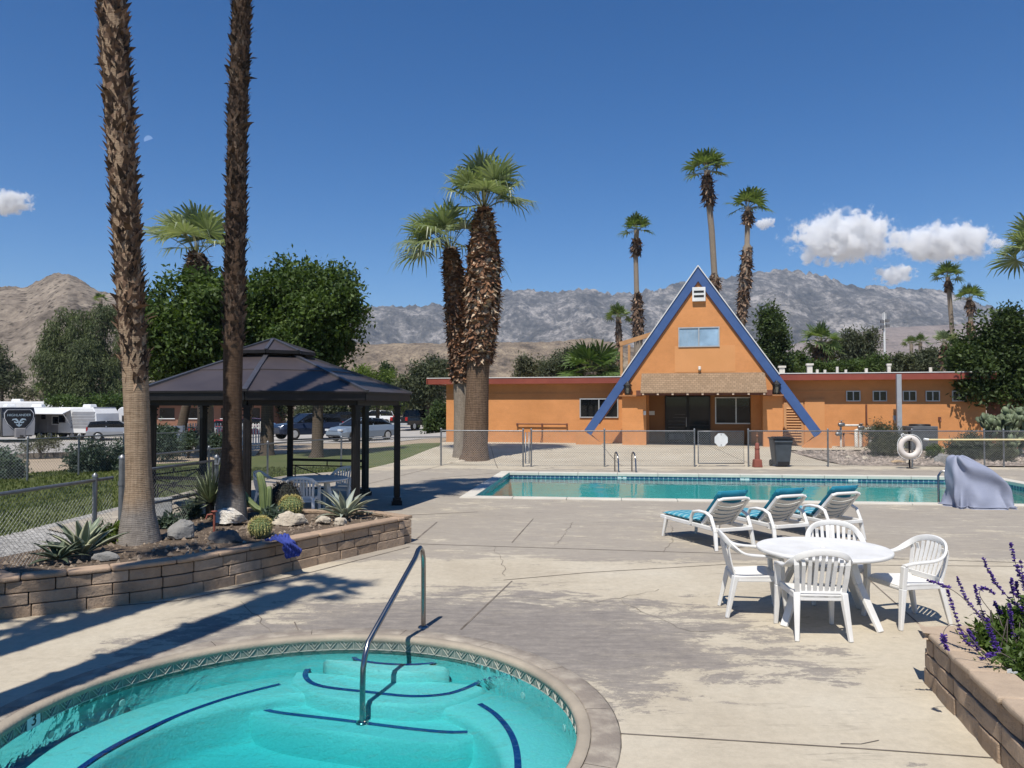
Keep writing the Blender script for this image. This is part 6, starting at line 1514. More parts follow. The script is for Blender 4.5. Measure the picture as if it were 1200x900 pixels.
# ------------------------------------------------------------------ resin chairs and tables
def make_chair(label, mat=RESIN):
    t = thing('plastic_chair', label, 'chair', group='white plastic patio chairs')
    m = MB(); N = 10
    vs = []
    for iy in range(N + 1):
        y = -.235 + .485 * iy / N
        for ix in range(N + 1):
            x = (-.235 + .47 * ix / N) * (1 + .08 * (iy / N)); e = max(0, abs(ix / N - .5) * 2 - .75) * .06
            vs.append((x, y + (-.02 if 0 else 0), .425 + .012 * (y / .25) + e + (-.035 * max(0, (iy - 8) / 2) ** 2)))
    o = [(x, y, z - .028) for x, y, z in vs]; W_ = N + 1; nv = len(vs)
    fs = [(iy * W_ + ix, iy * W_ + ix + 1, (iy + 1) * W_ + ix + 1, (iy + 1) * W_ + ix) for iy in range(N) for ix in range(N)]
    fs += [tuple(i + nv for i in f[::-1]) for f in fs]
    rim = [i for i in range(W_)] + [k * W_ + N for k in range(1, W_)] + [N * W_ + k for k in range(N - 1, -1, -1)] + [k * W_ for k in range(N - 1, 0, -1)]
    fs += [(rim[(i + 1) % len(rim)], rim[i], rim[i] + nv, rim[(i + 1) % len(rim)] + nv) for i in range(len(rim))]
    m.add(vs + o, fs, 0, True)
    for s in (-1, 1): m.bar((s * .225, -.22, .395), (s * .24, .24, .405), .02, .05)
    m.bar((-.23, .235, .395), (.23, .235, .395), .02, .05); m.bar((-.22, -.225, .39), (.22, -.225, .39), .02, .06)
    m.build('seat', mat, t, bevel=.006)
    m = MB()                                             # arched band that runs from arm to arm over the back
    half = [(.272, .245, .625), (.278, .12, .645), (.288, -.04, .655), (.288, -.15, .675), (.268, -.235, .725), (.21, -.295, .785), (.115, -.325, .82), (0, -.335, .832)]
    arch = [(-x, y, z) for x, y, z in half] + half[-2::-1]; sm_ = []
    q3 = [Vector(p) for p in arch]
    for i in range(len(q3) - 1):
        p0, p1, p2, p3 = q3[max(i - 1, 0)], q3[i], q3[i + 1], q3[min(i + 2, len(q3) - 1)]
        for k in range(4): t_ = k / 4; sm_.append(0.5 * ((2 * p1) + (p2 - p0) * t_ + (2 * p0 - 5 * p1 + 4 * p2 - p3) * t_ * t_ + (3 * p1 - p0 - 3 * p2 + p3) * t_ ** 3))
    sm_.append(q3[-1])
    for a, b in zip(sm_, sm_[1:]):                       # a flat band, wide on the arms and standing at the back
        pass
    rows = []
    for i, p in enumerate(sm_):
        d = (sm_[min(i + 1, len(sm_) - 1)] - sm_[max(i - 1, 0)]).normalized(); k = abs(2 * i / (len(sm_) - 1) - 1); k = sstep(.25, .75, k)   # 0 at the back, 1 on the arms
        out = Vector((p.x, p.y + .02, 0)); out = (out - d * out.dot(d)).normalized(); upv = d.cross(out).normalized(); upv = upv if upv.z > 0 else -upv
        wdir = (out * k + upv * (1 - k)).normalized(); tdir = d.cross(wdir).normalized(); w, th = .030, .012
        rows.append([p - wdir * w - tdir * th, p + wdir * w - tdir * th, p + wdir * w + tdir * th, p - wdir * w + tdir * th])
    vs = [q for r_ in rows for q in r_]; fs = [(4 * i + k, 4 * i + (k + 1) % 4, 4 * i + 4 + (k + 1) % 4, 4 * i + 4 + k) for i in range(len(rows) - 1) for k in range(4)] + [(3, 2, 1, 0), tuple(4 * (len(rows) - 1) + k for k in range(4))]
    m.add(vs, fs, 0, True)
    m.build('arm_and_back_band', mat, t, bevel=.006)
    m = MB()
    for k in range(7):
        x = (k - 3) * .058; zt = .832 - .05 * (abs(k - 3) / 3) ** 2 - .03; yt = -.335 + .045 * (abs(k - 3) / 3) ** 2
        pts = [(x * .92, -.222, .45), (x * .96, -.262, .58), (x, -.30, .70), (x * 1.02, yt, zt + .005)]
        for a, b in zip(pts, pts[1:]): m.bar(a, b, .034, .011, up=(0, 1, .3))
    m.bar((-.215, -.222, .455), (.215, -.222, .455), .011, .055, up=(0, .2, 1))
    for s in (-1, 1):
        for a, b in zip([(s * .215, -.222, .43), (s * .228, -.262, .58), (s * .236, -.285, .70)], [(s * .228, -.262, .58), (s * .236, -.285, .70), (s * .24, -.275, .755)]): m.bar(a, b, .045, .012, up=(0, 1, .3))
    m.build('backrest', mat, t)
    for s in (-1, 1):
        m = MB(); m.bar((s * .272, .235, .62), (s * .262, .250, .40), .055, .05); m.bar((s * .262, .250, .40), (s * .275, .29, 0), .06, .055, w2=.04, h2=.035); m.build('leg', mat, t, bevel=.008)
        m = MB(); m.bar((s * .215, -.215, .43), (s * .245, -.31, 0), .065, .055, w2=.04, h2=.035); m.build('leg', mat, t, bevel=.008)
    return t
def make_table(label):
    t = thing('patio_table', label, 'table')
    m = MB(); R = .665; m.lathe([(0, .718), (R - .04, .718), (R - .012, .722), (R, .715), (R, .690), (R - .012, .680), (R - .02, .695), (0, .698)], (0, 0, 0), 64)
    m.lathe([(.03, .719), (.03, .722), (.022, .722), (.022, .71)], (0, 0, 0), 16); m.build('tabletop', RESIN, t)
    m = MB(); m.lathe([(.42, .70), (.42, .64), (.40, .64), (.40, .70)], (0, 0, 0), 40); m.build('apron', RESIN, t)
    for k in range(4):
        a = math.radians(-58 + 90 * k); d = Vector((math.cos(a), math.sin(a), 0)); n = Vector((-d.y, d.x, 0)); m = MB()
        m.bar(d * .30 + Vector((0, 0, .69)), d * .40 + Vector((0, 0, .42)), .12, .045, up=d, w2=.10, h2=.04); m.bar(d * .40 + Vector((0, 0, .42)), d * .63 + Vector((0, 0, .0)), .10, .04, up=d, w2=.075, h2=.035)
        m.build('leg', RESIN, t, bevel=.008)
    return t
TB = make_table('round white plastic table in the sun with four chairs around it'); TB.location = (3.24, 8.05, 0)
def head(dx, dy): return math.atan2(-dx, dy)             # rz that turns local +y to (dx, dy)
ch = make_chair('white plastic chair nearest the camera, its slatted back turned to us')
ch.location = (2.92, 7.52, 0); ch.rotation_euler = (0, 0, head(.06, 1))
dup(ch, (2.56, 8.24, 0), head(1, -.10), 'white plastic chair left of the sunny round table')
dup(ch, (4.02, 7.90, 0), head(-1, -.22), 'white plastic chair right of the sunny round table, next to the sage')
dup(ch, (3.66, 8.72, 0), head(-.28, -1), 'white plastic chair behind the sunny round table, only its arched back showing')
t2 = dup(TB, (-4.02, 15.75, 0), .5, 'round white plastic table in the shade of the gazebo')
dup(ch, (-4.02, 14.85, 0), head(-.1, 1), 'plastic chair in the shade of the gazebo, its back towards us')
dup(ch, (-4.95, 15.9, 0), head(1, -.1), 'plastic chair left of the shaded gazebo table')
dup(ch, (-3.7, 16.75, 0), head(-.2, -1), 'plastic chair behind the shaded gazebo table')

# ------------------------------------------------------------------ sun loungers
def make_lounger(label):
    t = thing('sun_lounger', label, 'sun lounger', group='white loungers beside the pool'); Wd = .62
    m = MB()
    for x in (0, Wd):
        m.bar((x, -.04, .31), (x, 1.50, .33), .045, .06)
    for k in range(10): y = .42 + k * .105; m.bar((.02, y, .325), (Wd - .02, y, .325), .07, .015)
    m.bar((0, -.03, .31), (Wd, -.03, .31), .04, .055); m.bar((0, 1.49, .33), (Wd, 1.49, .33), .045, .055)
    m.build('frame', RESIN, t, bevel=.008)
    for x in (0, Wd):
        s = -1 if x == 0 else 1
        m = MB(); m.bar((x + s * .02, .02, .33), (x + s * .045, -.05, 0), .065, .06, w2=.05, h2=.045); m.build('leg', RESIN, t, bevel=.01)
        m = MB(); m.bar((x, 1.34, .33), (x + s * .02, 1.42, 0), .06, .055, w2=.045, h2=.04); m.build('leg', RESIN, t, bevel=.01)
        m = MB(); xo = x + s * .03
        m.tube([(xo, .62, .32), (xo, .60, .44), (xo, .54, .525), (xo, .40, .55), (xo, .22, .545), (xo, .10, .50), (xo, .03, .36), (xo, .0, .28)], .03, 10, flat=.8); m.build('armrest', RESIN, t)
    L = .60; a = math.radians(45); h = Vector((0, .40, .345)); d = Vector((0, -math.cos(a), math.sin(a))); n = Vector((0, math.sin(a), math.cos(a)))
    m = MB()
    for x in (.035, Wd - .035): m.bar(h + Vector((x, 0, 0)), h + Vector((x, 0, 0)) + d * L, .05, .05, up=n)
    m.tube([h + Vector((.035, 0, 0)) + d * (L - .02), h + Vector((.10, 0, 0)) + d * (L + .012), h + Vector((Wd - .10, 0, 0)) + d * (L + .012), h + Vector((Wd - .035, 0, 0)) + d * (L - .02)], .027, 8)
    bf_ = m.build('back_frame', RESIN, t, bevel=.01)
    m = MB()
    for k in range(6):
        c = h + d * (L * (k + .6) / 6.4); nn_ = 6
        for i in range(nn_):
            x0, x1 = .05 + (Wd - .10) * i / nn_, .05 + (Wd - .10) * (i + 1) / nn_; s0 = -.035 * math.sin(PI * i / nn_); s1 = -.035 * math.sin(PI * (i + 1) / nn_)
            m.bar(c + Vector((x0, 0, 0)) + n * s0 + d * s0 * .6, c + Vector((x1, 0, 0)) + n * s1 + d * s1 * .6, .014, .068, up=d)
    m.build('back_slats', RESIN_WORN, t)
    def pad(name, o, u, v, w, lu, lv, th, mat, parent, nu=7, nv=5):
        """a stuffed pad: u, v in-plane directions, w its normal"""
        m = MB(); N, K = nu * 3, nv * 3; vs = []
        for sgn in (1, -1):
            for i in range(N + 1):
                for j in range(K + 1):
                    a_, b_ = i / N, j / K; puff = (math.sin(PI * min(1, max(0, a_))) ** .35) * (math.sin(PI * b_) ** .35); tuft = .86 + .14 * abs(math.sin(PI * a_ * nu)) * abs(math.sin(PI * b_ * nv)) ** .5
                    vs.append(o + u * (lu * a_) + v * (lv * b_) + w * (sgn * th / 2 * max(.05, puff) * tuft))
        W2 = K + 1; off = (N + 1) * W2
        f = [(i * W2 + j, (i + 1) * W2 + j, (i + 1) * W2 + j + 1, i * W2 + j + 1) for i in range(N) for j in range(K)]
        f += [tuple(q + off for q in g[::-1]) for g in f]
        rim = list(range(W2)) + [k * W2 + K for k in range(1, N + 1)] + [N * W2 + k for k in range(K - 1, -1, -1)] + [k * W2 for k in range(N - 1, 0, -1)]
        f += [(rim[i], rim[(i + 1) % len(rim)], rim[(i + 1) % len(rim)] + off, rim[i] + off) for i in range(len(rim))]
        m.add(vs, f, 0, True); return m.build(name, mat, parent)
    pad('seat_cushion', Vector((.03, .42, .385)), Vector((0, 1, 0)), Vector((1, 0, 0)), Vector((0, 0, 1)), 1.10, Wd - .06, .11, CUSHION, t, 8, 4)
    bc = pad('back_cushion', h + Vector((.03, .02, .01)) + n * .065, d, Vector((1, 0, 0)), n, L + .06, Wd - .06, .11, CUSHION_BACK, t, 5, 4)
    pad('head_roll', h + Vector((.03, 0, 0)) + d * (L - .10) + n * .10, d, Vector((1, 0, 0)), n, .18, Wd - .06, .10, CUSHION_BACK, bc, 1, 4)
    return t
lg = make_lounger('white lounger with blue cushions, leftmost of the three beside the pool')
rzl = head(-.38, .925); lg.location = (3.10, 11.70, 0); lg.rotation_euler = (0, 0, rzl)
dup(lg, (4.10, 12.03, 0), rzl, 'white lounger with blue cushions, middle one of the three')
dup(lg, (5.12, 12.40, 0), rzl, 'white lounger with blue cushions, rightmost of the three, behind the arched chair')

# ------------------------------------------------------------------ covered pool lift
base = on_z(1156, 597); lift = thing('pool_lift', 'pool lift chair hidden under a baggy blue grey cloth cover', 'pool lift', (base.x + .12, base.y + .45, 0), -.12); m = MB()
rows = []; NK = 72
lv = [(0, -.67, .67, .46), (.012, -.655, .65, .45), (.06, -.64, .62, .43), (.16, -.632, .59, .41), (.28, -.625, .56, .39), (.45, -.62, .51, .37), (.55, -.615, .455, .36), (.63, -.61, .39, .35), (.72, -.605, .31, .34), (.81, -.60, .235, .32), (.88, -.59, .12, .30), (.94, -.585, -.02, .28), (1.02, -.575, -.18, .25), (1.075, -.55, -.28, .20), (1.095, -.50, -.33, .12)]
rl = random.Random(2); ph = [rl.uniform(0, 6.28) for _ in range(8)]
for z, x0, x1, hy in lv:
    cx, hx = (x0 + x1) / 2, (x1 - x0) / 2; ring = []
    for k in range(NK):
        a = 2 * PI * k / NK; ca, sa = math.cos(a), math.sin(a); e = .55; x = cx + hx * math.copysign(abs(ca) ** e, ca); y = hy * math.copysign(abs(sa) ** e, sa)
        low_ = max(0, 1 - z / .5); f = 1.9 * ( .022 * math.sin(7 * a + ph[0] + z * 2) * (.35 + low_) + .03 * math.sin(13 * a + ph[1] - z * 5) * low_ + .018 * math.sin(3 * a + ph[2] + 6 * z) + .016 * math.sin(19 * a + 4 * z) * low_ + .012 * math.sin(5 * a + 11 * z))
        ring.append((x + f * ca, y + f * sa * 1.3, z + (.02 * math.sin(5 * a + ph[3]) if .1 < z < 1.0 else 0) + (.022 * math.sin(6 * a) if z > 1 else 0)))
    rows.append(ring)
vs = [q for r_ in rows for q in r_]; m.add(vs, [(i * NK + k, i * NK + (k + 1) % NK, (i + 1) * NK + (k + 1) % NK, (i + 1) * NK + k) for i in range(len(rows) - 1) for k in range(NK)], 0, True); m.add(rows[-1], [tuple(range(NK))], 0, True)
m.build('cover', COVER, lift, sub=1)
m = MB(); m.tube([(x * 1.004, y * 1.004, z + .03) for x, y, z in rows[1]] + [rows[1][0][:2] + (.042,)], .011, 6); m.tube([(x * 1.01, y * 1.01, z) for x, y, z in rows[4][:NK // 2 + 1]], .006, 5) if 0 else None
m.build('hem', COVER, lift)
m = MB(); m.tube([(-.66, .42, 0), (-.66, .42, .62), (-.60, .42, .72), (-.4, .40, .74)], .025, 8); m.build('arm', STEEL, lift)
# ------------------------------------------------------------------ chain-link fences
def fence(label, pts, h, post_s, cell=.09, wr=.0035, prad=.03, tri=False, top=True, gates=(), zoff=0.0, rail_r=.022, mesh_mat=None):
    """pts: (x, y) along the ground; post_s: distances along the line where posts stand"""
    f, S = polyl(pts)
    root = thing('chain_link_fence', label, 'fence', (pts[0][0], pts[0][1], gz(*pts[0])), world=True)
    def g(s, z): p, n = f(s); return Vector((p.x, p.y, gz(p.x, p.y) + z + zoff)), n
    m = MB()
    for i in range(len(S) - 1):
        L0, L1 = S[i], S[i + 1]; L = L1 - L0; z0, z1 = .04, h - .02; Hh = z1 - z0; k = -Hh
        while k < L:
            for sgn in (1, -1):
                a = max(0, k); b = min(L, k + Hh)
                if b - a > .01:
                    za, zb = (z0 + (a - k), z0 + (b - k)) if sgn > 0 else (z1 - (a - k), z1 - (b - k))
                    p, n = g(L0 + a + 1e-5, za); q, _ = g(L0 + b - 1e-5, zb)
                    d = (q - p).normalized(); sd = d.cross(n).normalized() * wr; o = n * (wr * .8 * sgn)
                    if tri: m.tube([p + o, q + o], wr, 3, cap=False, smooth=False)
                    else: m.add([p - sd + o, p + sd + o, q + sd + o, q - sd + o], [(0, 1, 2, 3)])
            k += cell
    m.build('wire_mesh', mesh_mat or WIRE, root)
    m = MB()
    if top:
        for i in range(len(S) - 1): m.tube([g(S[i] + 1e-5, h)[0], g(S[i + 1] - 1e-5, h)[0]], rail_r, 8)
        m.build('top_rail', GALV, root)
    for s in post_s:
        p, n = g(s, 0); m = MB(); m.tube([p + Vector((0, 0, -.05)), p + Vector((0, 0, h + .05))], prad, 10); m.lathe([(prad * 1.25, 0), (prad * 1.2, .03), (0, .06)], p + Vector((0, 0, h + .04)), 10)
        m.build('post', GALV, root)
    return root
def line_s(pts, qs):
    """distances along pts nearest to the points qs"""
    f, S = polyl(pts); out = []
    for q in qs:
        best = min(np.linspace(0, S[-1], 400), key=lambda s: (f(s)[0] - Vector((*q, 0))).length); out.append(float(best))
    return out
FY = 27.6
def fx(px, Y=FY): return X(px, Y)
FP = [(fx(622.5), FY), (fx(813.5), FY)]
fence('chain-link fence behind the pool, left of the white sign gate', FP, 1.28, line_s(FP, [(fx(622.5), FY), (fx(708), FY), (fx(813.5), FY)]), .085, .0032)
FP = [(fx(876.5), FY), (fx(970), FY), (fx(1058), 27.5), (fx(1165), 27.4), (19.2, 27.3)]
fence('chain-link fence behind the pool, running right past the ring buoy', FP, 1.28, line_s(FP, [(fx(876.5), FY), (fx(970), FY), (fx(1066), 27.5), (fx(1149), 27.4), (fx(1171), 27.4)]), .085, .0032)
FP = [(fx(517, 28.2), 28.2), (fx(613), FY)]
fence('chain-link fence around the foot of the twin palms', FP, 1.28, line_s(FP, [FP[0], FP[1]]), .085, .0032)
def gate(label, x0, x1, Y, h):
    r_ = thing('fence_gate', label, 'gate', (x0, Y, 0), world=True); m = MB(); z0 = .12
    m.tube([(x0, Y, z0), (x0, Y, h), (x1, Y, h), (x1, Y, z0), (x0, Y, z0)], .022, 8); m.build('frame', GALV, r_)
    m = MB(); k = -(h - z0); c = .085
    while k < x1 - x0:
        for sgn in (1, -1):
            a, b = max(0, k), min(x1 - x0, k + h - z0)
            if b - a > .01:
                za, zb = (z0 + a - k, z0 + b - k) if sgn > 0 else (h - (a - k), h - (b - k)); d = Vector((b - a, 0, zb - za)).normalized(); sd = Vector((-d.z, 0, d.x)) * .0042
                p, q = Vector((x0 + a, Y + .004 * sgn, za)), Vector((x0 + b, Y + .004 * sgn, zb)); m.add([p - sd, p + sd, q + sd, q - sd], [(0, 1, 2, 3)])
        k += c
    m.build('wire_mesh', WIRE, r_); m = MB(); m.tube([(x0 - .03, Y, h * .62), (x0 + .08, Y, h * .62), (x0 + .08, Y - .1, h * .62)], .018, 6); m.build('latch', GALV, r_)
    return r_
gate('pool gate in front of the entrance, a white octagonal sign on it', fx(818), fx(871.5), FY + .02, 1.27)
gate('narrow pool gate right of the twin palms', fx(613.8) + .06, fx(622) - .06, FY, 1.24)
c = at(845, 515.5, FY - .03); m = MB(); r8 = 8.3 / F * FY
m.prism_y([(c.x + r8 * math.cos(PI / 8 + PI / 4 * k), c.z + r8 * math.sin(PI / 8 + PI / 4 * k)) for k in range(8)], FY - .045, FY - .03); sg = thing('octagon_sign', 'blank white octagonal sign wired to the pool gate', 'sign', (c.x, FY - .04, c.z), world=True)
m.build('plate', WHITE, sg); m = MB(); 
for dz_ in (r8 * .72, -r8 * .72): m.tube([(c.x, FY - .05, c.z + dz_), (c.x, FY, c.z + dz_)], .02, 8)
m.build('bolt', GALV, sg)
# fences on the left
FP = [(-5.95, 5.5), (-5.70, 7.7), (-5.36, 10.35)]
fence('near chain-link fence with a grey top rail beside the lawn, behind the planter', FP, 1.23, line_s(FP, [(-5.41, 10.0), (-5.72, 7.6)]), .062, .0017, .03, True)
gp_ = thing('gate_post', 'grey steel gate post behind the thick palm trunk', 'post', (-5.37, 10.62, 0)); m = MB(); m.tube([(0, 0, 0), (0, 0, 1.48)], .042, 12); m.lathe([(.05, 1.47), (.045, 1.5), (0, 1.53)], (0, 0, 0), 12); m.build('tube', GALV, gp_)
m = MB(); m.lathe([(.052, .4), (.052, .46)], (0, 0, 0), 12); m.lathe([(.052, 1.1), (.052, 1.16)], (0, 0, 0), 12); m.build('hinge_band', GALV, gp_)
def brace_gate(label, a, b, h):
    r_ = thing('yard_gate', label, 'gate', (*a, 0), world=True); m = MB(); A, B = Vector((*a, 0)), Vector((*b, 0)); u = Vector((0, 0, 1))
    m.tube([A + u * .1, A + u * h, B + u * h, B + u * .1, A + u * .1], .022, 8); m.tube([A + u * (h * .6), B + u * (h * .6)], .018, 8); m.build('frame', GALV, r_)
    m = MB(); d = (B - A); L = d.length; d.normalize(); k = -h
    while k < L:
        for sgn in (1, -1):
            s0, s1 = max(0, k), min(L, k + h - .1)
            if s1 - s0 > .01:
                z0, z1 = (.1 + s0 - k, .1 + s1 - k) if sgn > 0 else (h - (s0 - k), h - (s1 - k)); m.tube([A + d * s0 + u * z0, A + d * s1 + u * z1], .0018, 3, cap=False)
        k += .065
    m.build('wire_mesh', WIRE, r_); return r_
brace_gate('galvanised yard gate between the thick palm and the gazebo', (-5.36, 10.75), (-5.02, 12.95), 1.27)
gq = thing('gate_post', 'grey latch post of the yard gate, left of the dark palm trunk', 'post', (-5.02, 13.1, 0)); m = MB(); m.tube([(0, 0, 0), (0, 0, 1.33)], .036, 12); m.lathe([(.045, 1.3), (.045, 1.34), (0, 1.37)], (0, 0, 0), 12); m.build('tube', GALV, gq)
m = MB(); m.tube([(-.05, -.05, 1.2), (.06, -.06, 1.2), (.06, -.02, 1.3)], .02, 8); m.build('latch', GALV, gq)
FP = [(-8.5, 17.6), (-7.6, 21.8), (-7.0, 24.2), (-5.6, 27.2), (fx(517, 28.2), 28.2)]
fence('chain-link fence behind the gazebo, dividing lawn and pool deck', FP, 1.05, line_s(FP, [(-7.9, 20.2), (-7.25, 23.0), (-5.9, 26.6), (-4.2, 27.8)]), .085, .0032)
FP = [(-19, 22.2), (X(33, 22.6), 22.6), (X(93, 24.6), 24.6), (X(146, 26.4), 26.4), (-12, 28.4)]
fence('far chain-link fence along the lawn in front of the gravel lot', FP, 1.2, line_s(FP, [(X(33, 22.6), 22.6), (X(93, 24.6), 24.6), (X(146, 26.4), 26.4)]), .10, .0030)

# ------------------------------------------------------------------ things round the pool
p = on_z(919, 547.5); bn = thing('wheelie_bin', 'charcoal plastic bin with a lid standing before the orange pillar', 'bin', (p.x, p.y + .35, 0)); m = MB()
m.add([(-.24, -.26, .06), (.24, -.26, .06), (.24, .24, .06), (-.24, .24, .06), (-.32, -.34, .98), (.32, -.34, .98), (.32, .34, .98), (-.32, .34, .98)], [(3, 2, 1, 0), (4, 5, 6, 7), (0, 1, 5, 4), (1, 2, 6, 5), (2, 3, 7, 6), (3, 0, 4, 7)])
m.box((0, -.35, .90), (.66, .05, .07)); m.build('body', BIN, bn, bevel=.03)
m = MB(); m.box((0, -.01, 1.015), (.70, .74, .06)); m.box((0, .02, 1.055), (.52, .54, .03)); m.tube([(-.25, .40, 1.0), (.25, .40, 1.0)], .025, 8); m.build('lid', BLACK, bn, bevel=.02)
for s in (-1, 1): m = MB(); m.tube([(s * .24, .22, .12), (s * .31, .22, .12)], .12, 16); m.build('wheel', RUBBER, bn)
m = MB(); m.box((0, -.275, .12), (.40, .03, .14)); m.build('foot_bar', BLACK, bn)
p = on_z(887.5, 547.5); hy = thing('standpipe', 'rusty red post on a square base, left of the charcoal bin', 'standpipe', (p.x, p.y, 0)); m = MB(); m.box((0, 0, .14), (.30, .30, .28), taper=.85); m.build('base', SIGN_RED, hy, bevel=.02)
m = MB(); m.tube([(0, 0, .26), (0, 0, .84), (0, 0, .87)], [.095, .07, .04], 12); m.lathe([(.075, .62), (.09, .64), (.09, .68), (.075, .70)], (0, 0, 0), 12); m.build('column', SIGN_RED, hy); m = MB(); m.tube([(0, 0, .86), (0, 0, 1.25)], .018, 6); m.ball((0, 0, 1.1), .05, 8, 6); m.build('rod', PIPE_RUST, hy)
p = on_z(1066, 549); rb = thing('ring_buoy', 'pale ring buoy hanging on its steel stand by the rock garden', 'ring buoy', (p.x, p.y, 0)); Y = p.y; m = MB()
cz = Z(523.5, Y); R, r_ = .315, .095
N1, N2 = 40, 12; vs = []; mi = []
for i in range(N1):
    a = 2 * PI * i / N1
    for k in range(N2): b = 2 * PI * k / N2; rr = R + r_ * math.cos(b); vs.append((rr * math.cos(a) - .05, -.12 + r_ * math.sin(b) * .8, cz + rr * math.sin(a)))
for i in range(N1):
    for k in range(N2): m.f.append((i * N2 + k, i * N2 + (k + 1) % N2, ((i + 1) % N1) * N2 + (k + 1) % N2, ((i + 1) % N1) * N2 + k)); m.mi.append(0); m.sm.append(True)
m.v = vs; m.build('ring', RING_WHITE, rb)
m = MB(); rope = []
for i in range(65): a = 2 * PI * i / 64; q = R + r_ + .012 + .03 * abs(math.sin(2 * a)); rope.append((q * math.cos(a) - .05, -.12, cz + q * math.sin(a)))
m.tube(rope, .012, 6); m.tube([(-.3, -.15, cz + .32), (-.36, -.16, cz + .42), (-.28, -.14, cz + .46), (-.2, -.15, cz + .36)], .018, 6); m.build('rope', WHITE, rb)
m = MB(); m.tube([(0, 0, 0), (0, 0, cz + .48)], .03, 10); m.tube([(0, 0, cz + .28), (-.05, -.22, cz + .26), (-.05, -.24, cz + .32)], .014, 6); m.lathe([(.12, 0), (.12, .015), (.035, .04)], (0, 0, 0), 12); m.ball((.0, 0, cz + .5), .05, 8, 6); m.build('stand', DARK_METAL, rb)
p = at(1088, 515.3, 27.3); rp_ = thing('rescue_pole', 'long cream reaching pole hung level on the fence at the right', 'pole', (p.x, p.y, p.z), world=True); m = MB(); m.tube([p, (p.x + 6, 27.2, p.z + .01)], .03, 8); m.build('shaft', YELLOW_POLE, rp_)
for dx in (.8, 3.0, 5.0): m = MB(); m.tube([p + Vector((dx, .06, .06)), p + Vector((dx, -.06, .05)), p + Vector((dx, -.07, -.05)), p + Vector((dx, .06, -.06))], .012, 6); m.build('hook', GALV, rp_)
m = MB(); m.tube([p, p + Vector((-.16, 0, .02))], .045, 8); m.build('tip', WHITE, rp_)
# air conditioner and backflow pipes by the wall
p = at(1078, 520, 34.4); ac = thing('air_conditioner', 'grey boxy condenser unit standing against the right wing', 'air conditioner', (p.x, p.y, gz(p.x, p.y))); w, h = 1.12, 1.0; m = MB(); m.box((0, 0, h / 2 + .03), (w, w * .85, h)); m.build('cabinet', AC_GREY, ac, bevel=.02)
m = MB()
for k in range(14): m.box((0, -w * .425 - .004, .12 + k * .062), (w * .92, .02, .022)); m.box((-w * .5 - .004, 0, .12 + k * .062), (.02, w * .78, .022))
m.build('louvres', M('condenser_slat', (.16, .165, .17), (.13, .135, .14), 5, .5), ac); m = MB(); m.lathe([(.44, h + .02), (.44, h + .1), (.40, h + .12), (.0, h + .12)], (0, 0, 0), 24); m.build('fan_grille', BLACK, ac)
bf_ = thing('backflow_pipes', 'cluster of grey and rusty water pipes and valves before the right wing', 'pipes', (X(1005, 35.3), 35.3, .3), world=True); Y = 35.3
def zz(py): return Z(py, Y)
m = MB(); m.tube([(X(985, Y), Y, .3), (X(985, Y), Y, zz(500)), (X(988, Y), Y, zz(498.5)), (X(1010, Y), Y, zz(498.5))], .05, 8); m.tube([(X(1003, Y), Y, .3), (X(1003, Y), Y, zz(504)), (X(1008, Y), Y, zz(503)), (X(1026, Y), Y, zz(502.5))], .085, 10)
for px in (1006.5, 1018): m.tube([(X(px, Y), Y - .1, .28), (X(px, Y), Y - .1, zz(504))], .07, 8)
m.build('white_pipe', PIPE_WHITE, bf_); m = MB(); m.tube([(X(990, Y), Y + .15, .3), (X(990, Y), Y + .15, zz(508)), (X(1003, Y), Y + .15, zz(508.5)), (X(1004, Y), Y + .15, .3)], .055, 8); m.tube([(X(1011, Y), Y + .1, .3), (X(1011, Y), Y + .1, zz(506)), (X(1030, Y), Y + .1, zz(506))], .06, 8); m.tube([(X(1015, Y), Y, zz(500)), (X(1028, Y), Y, zz(500.5)), (X(1030, Y), Y, zz(503))], .05, 8); m.build('rusty_pipe', PIPE_RUST, bf_)
for px, py in ((986, 497.5), (983, 508.5), (1009, 501), (1024, 504)):
    c = at(px, py, Y - .08); m = MB(); m.tube([c + Vector((-.14, 0, 0)), c + Vector((-.1, 0, 0)), c + Vector((.1, 0, 0)), c + Vector((.14, 0, 0))], [.07, .095, .095, .07], 10); m.lathe([(.09, .16), (.10, .18), (.0, .19)], c, 12); m.tube([c, c + Vector((0, 0, .17))], .025, 6); m.build('valve', GALV, bf_)
# white lamp mast behind the right wing
Y = 62; lm = thing('lamp_mast', 'tall white mast with small floodlights behind the right wing roof', 'lamp mast', (X(1037.5, Y), Y, 0)); m = MB(); zt = Z(366, Y); m.tube([(0, 0, 0), (0, 0, Z(392, Y)), (0, 0, zt)], [.11, .08, .045], 10); m.build('pole', WHITE, lm)
m = MB()
for dx, py in ((-.22, 377), (.2, 376), (-.2, 383), (.22, 382)): m.box((dx, -.12, Z(py, Y)), (.26, .2, .22)); m.bar((0, 0, Z(py, Y)), (dx, -.08, Z(py, Y)), .04)
m.build('floodlight', M('floodlight_case', (.16, .16, .17), (.12, .12, .125), 5, .5), lm); m = MB()
for dx in (-.14, .14): m.tube([(dx, 0, Z(374, Y)), (dx, 0, Z(367, Y))], .02, 6)
m.build('aerial', WHITE, lm)
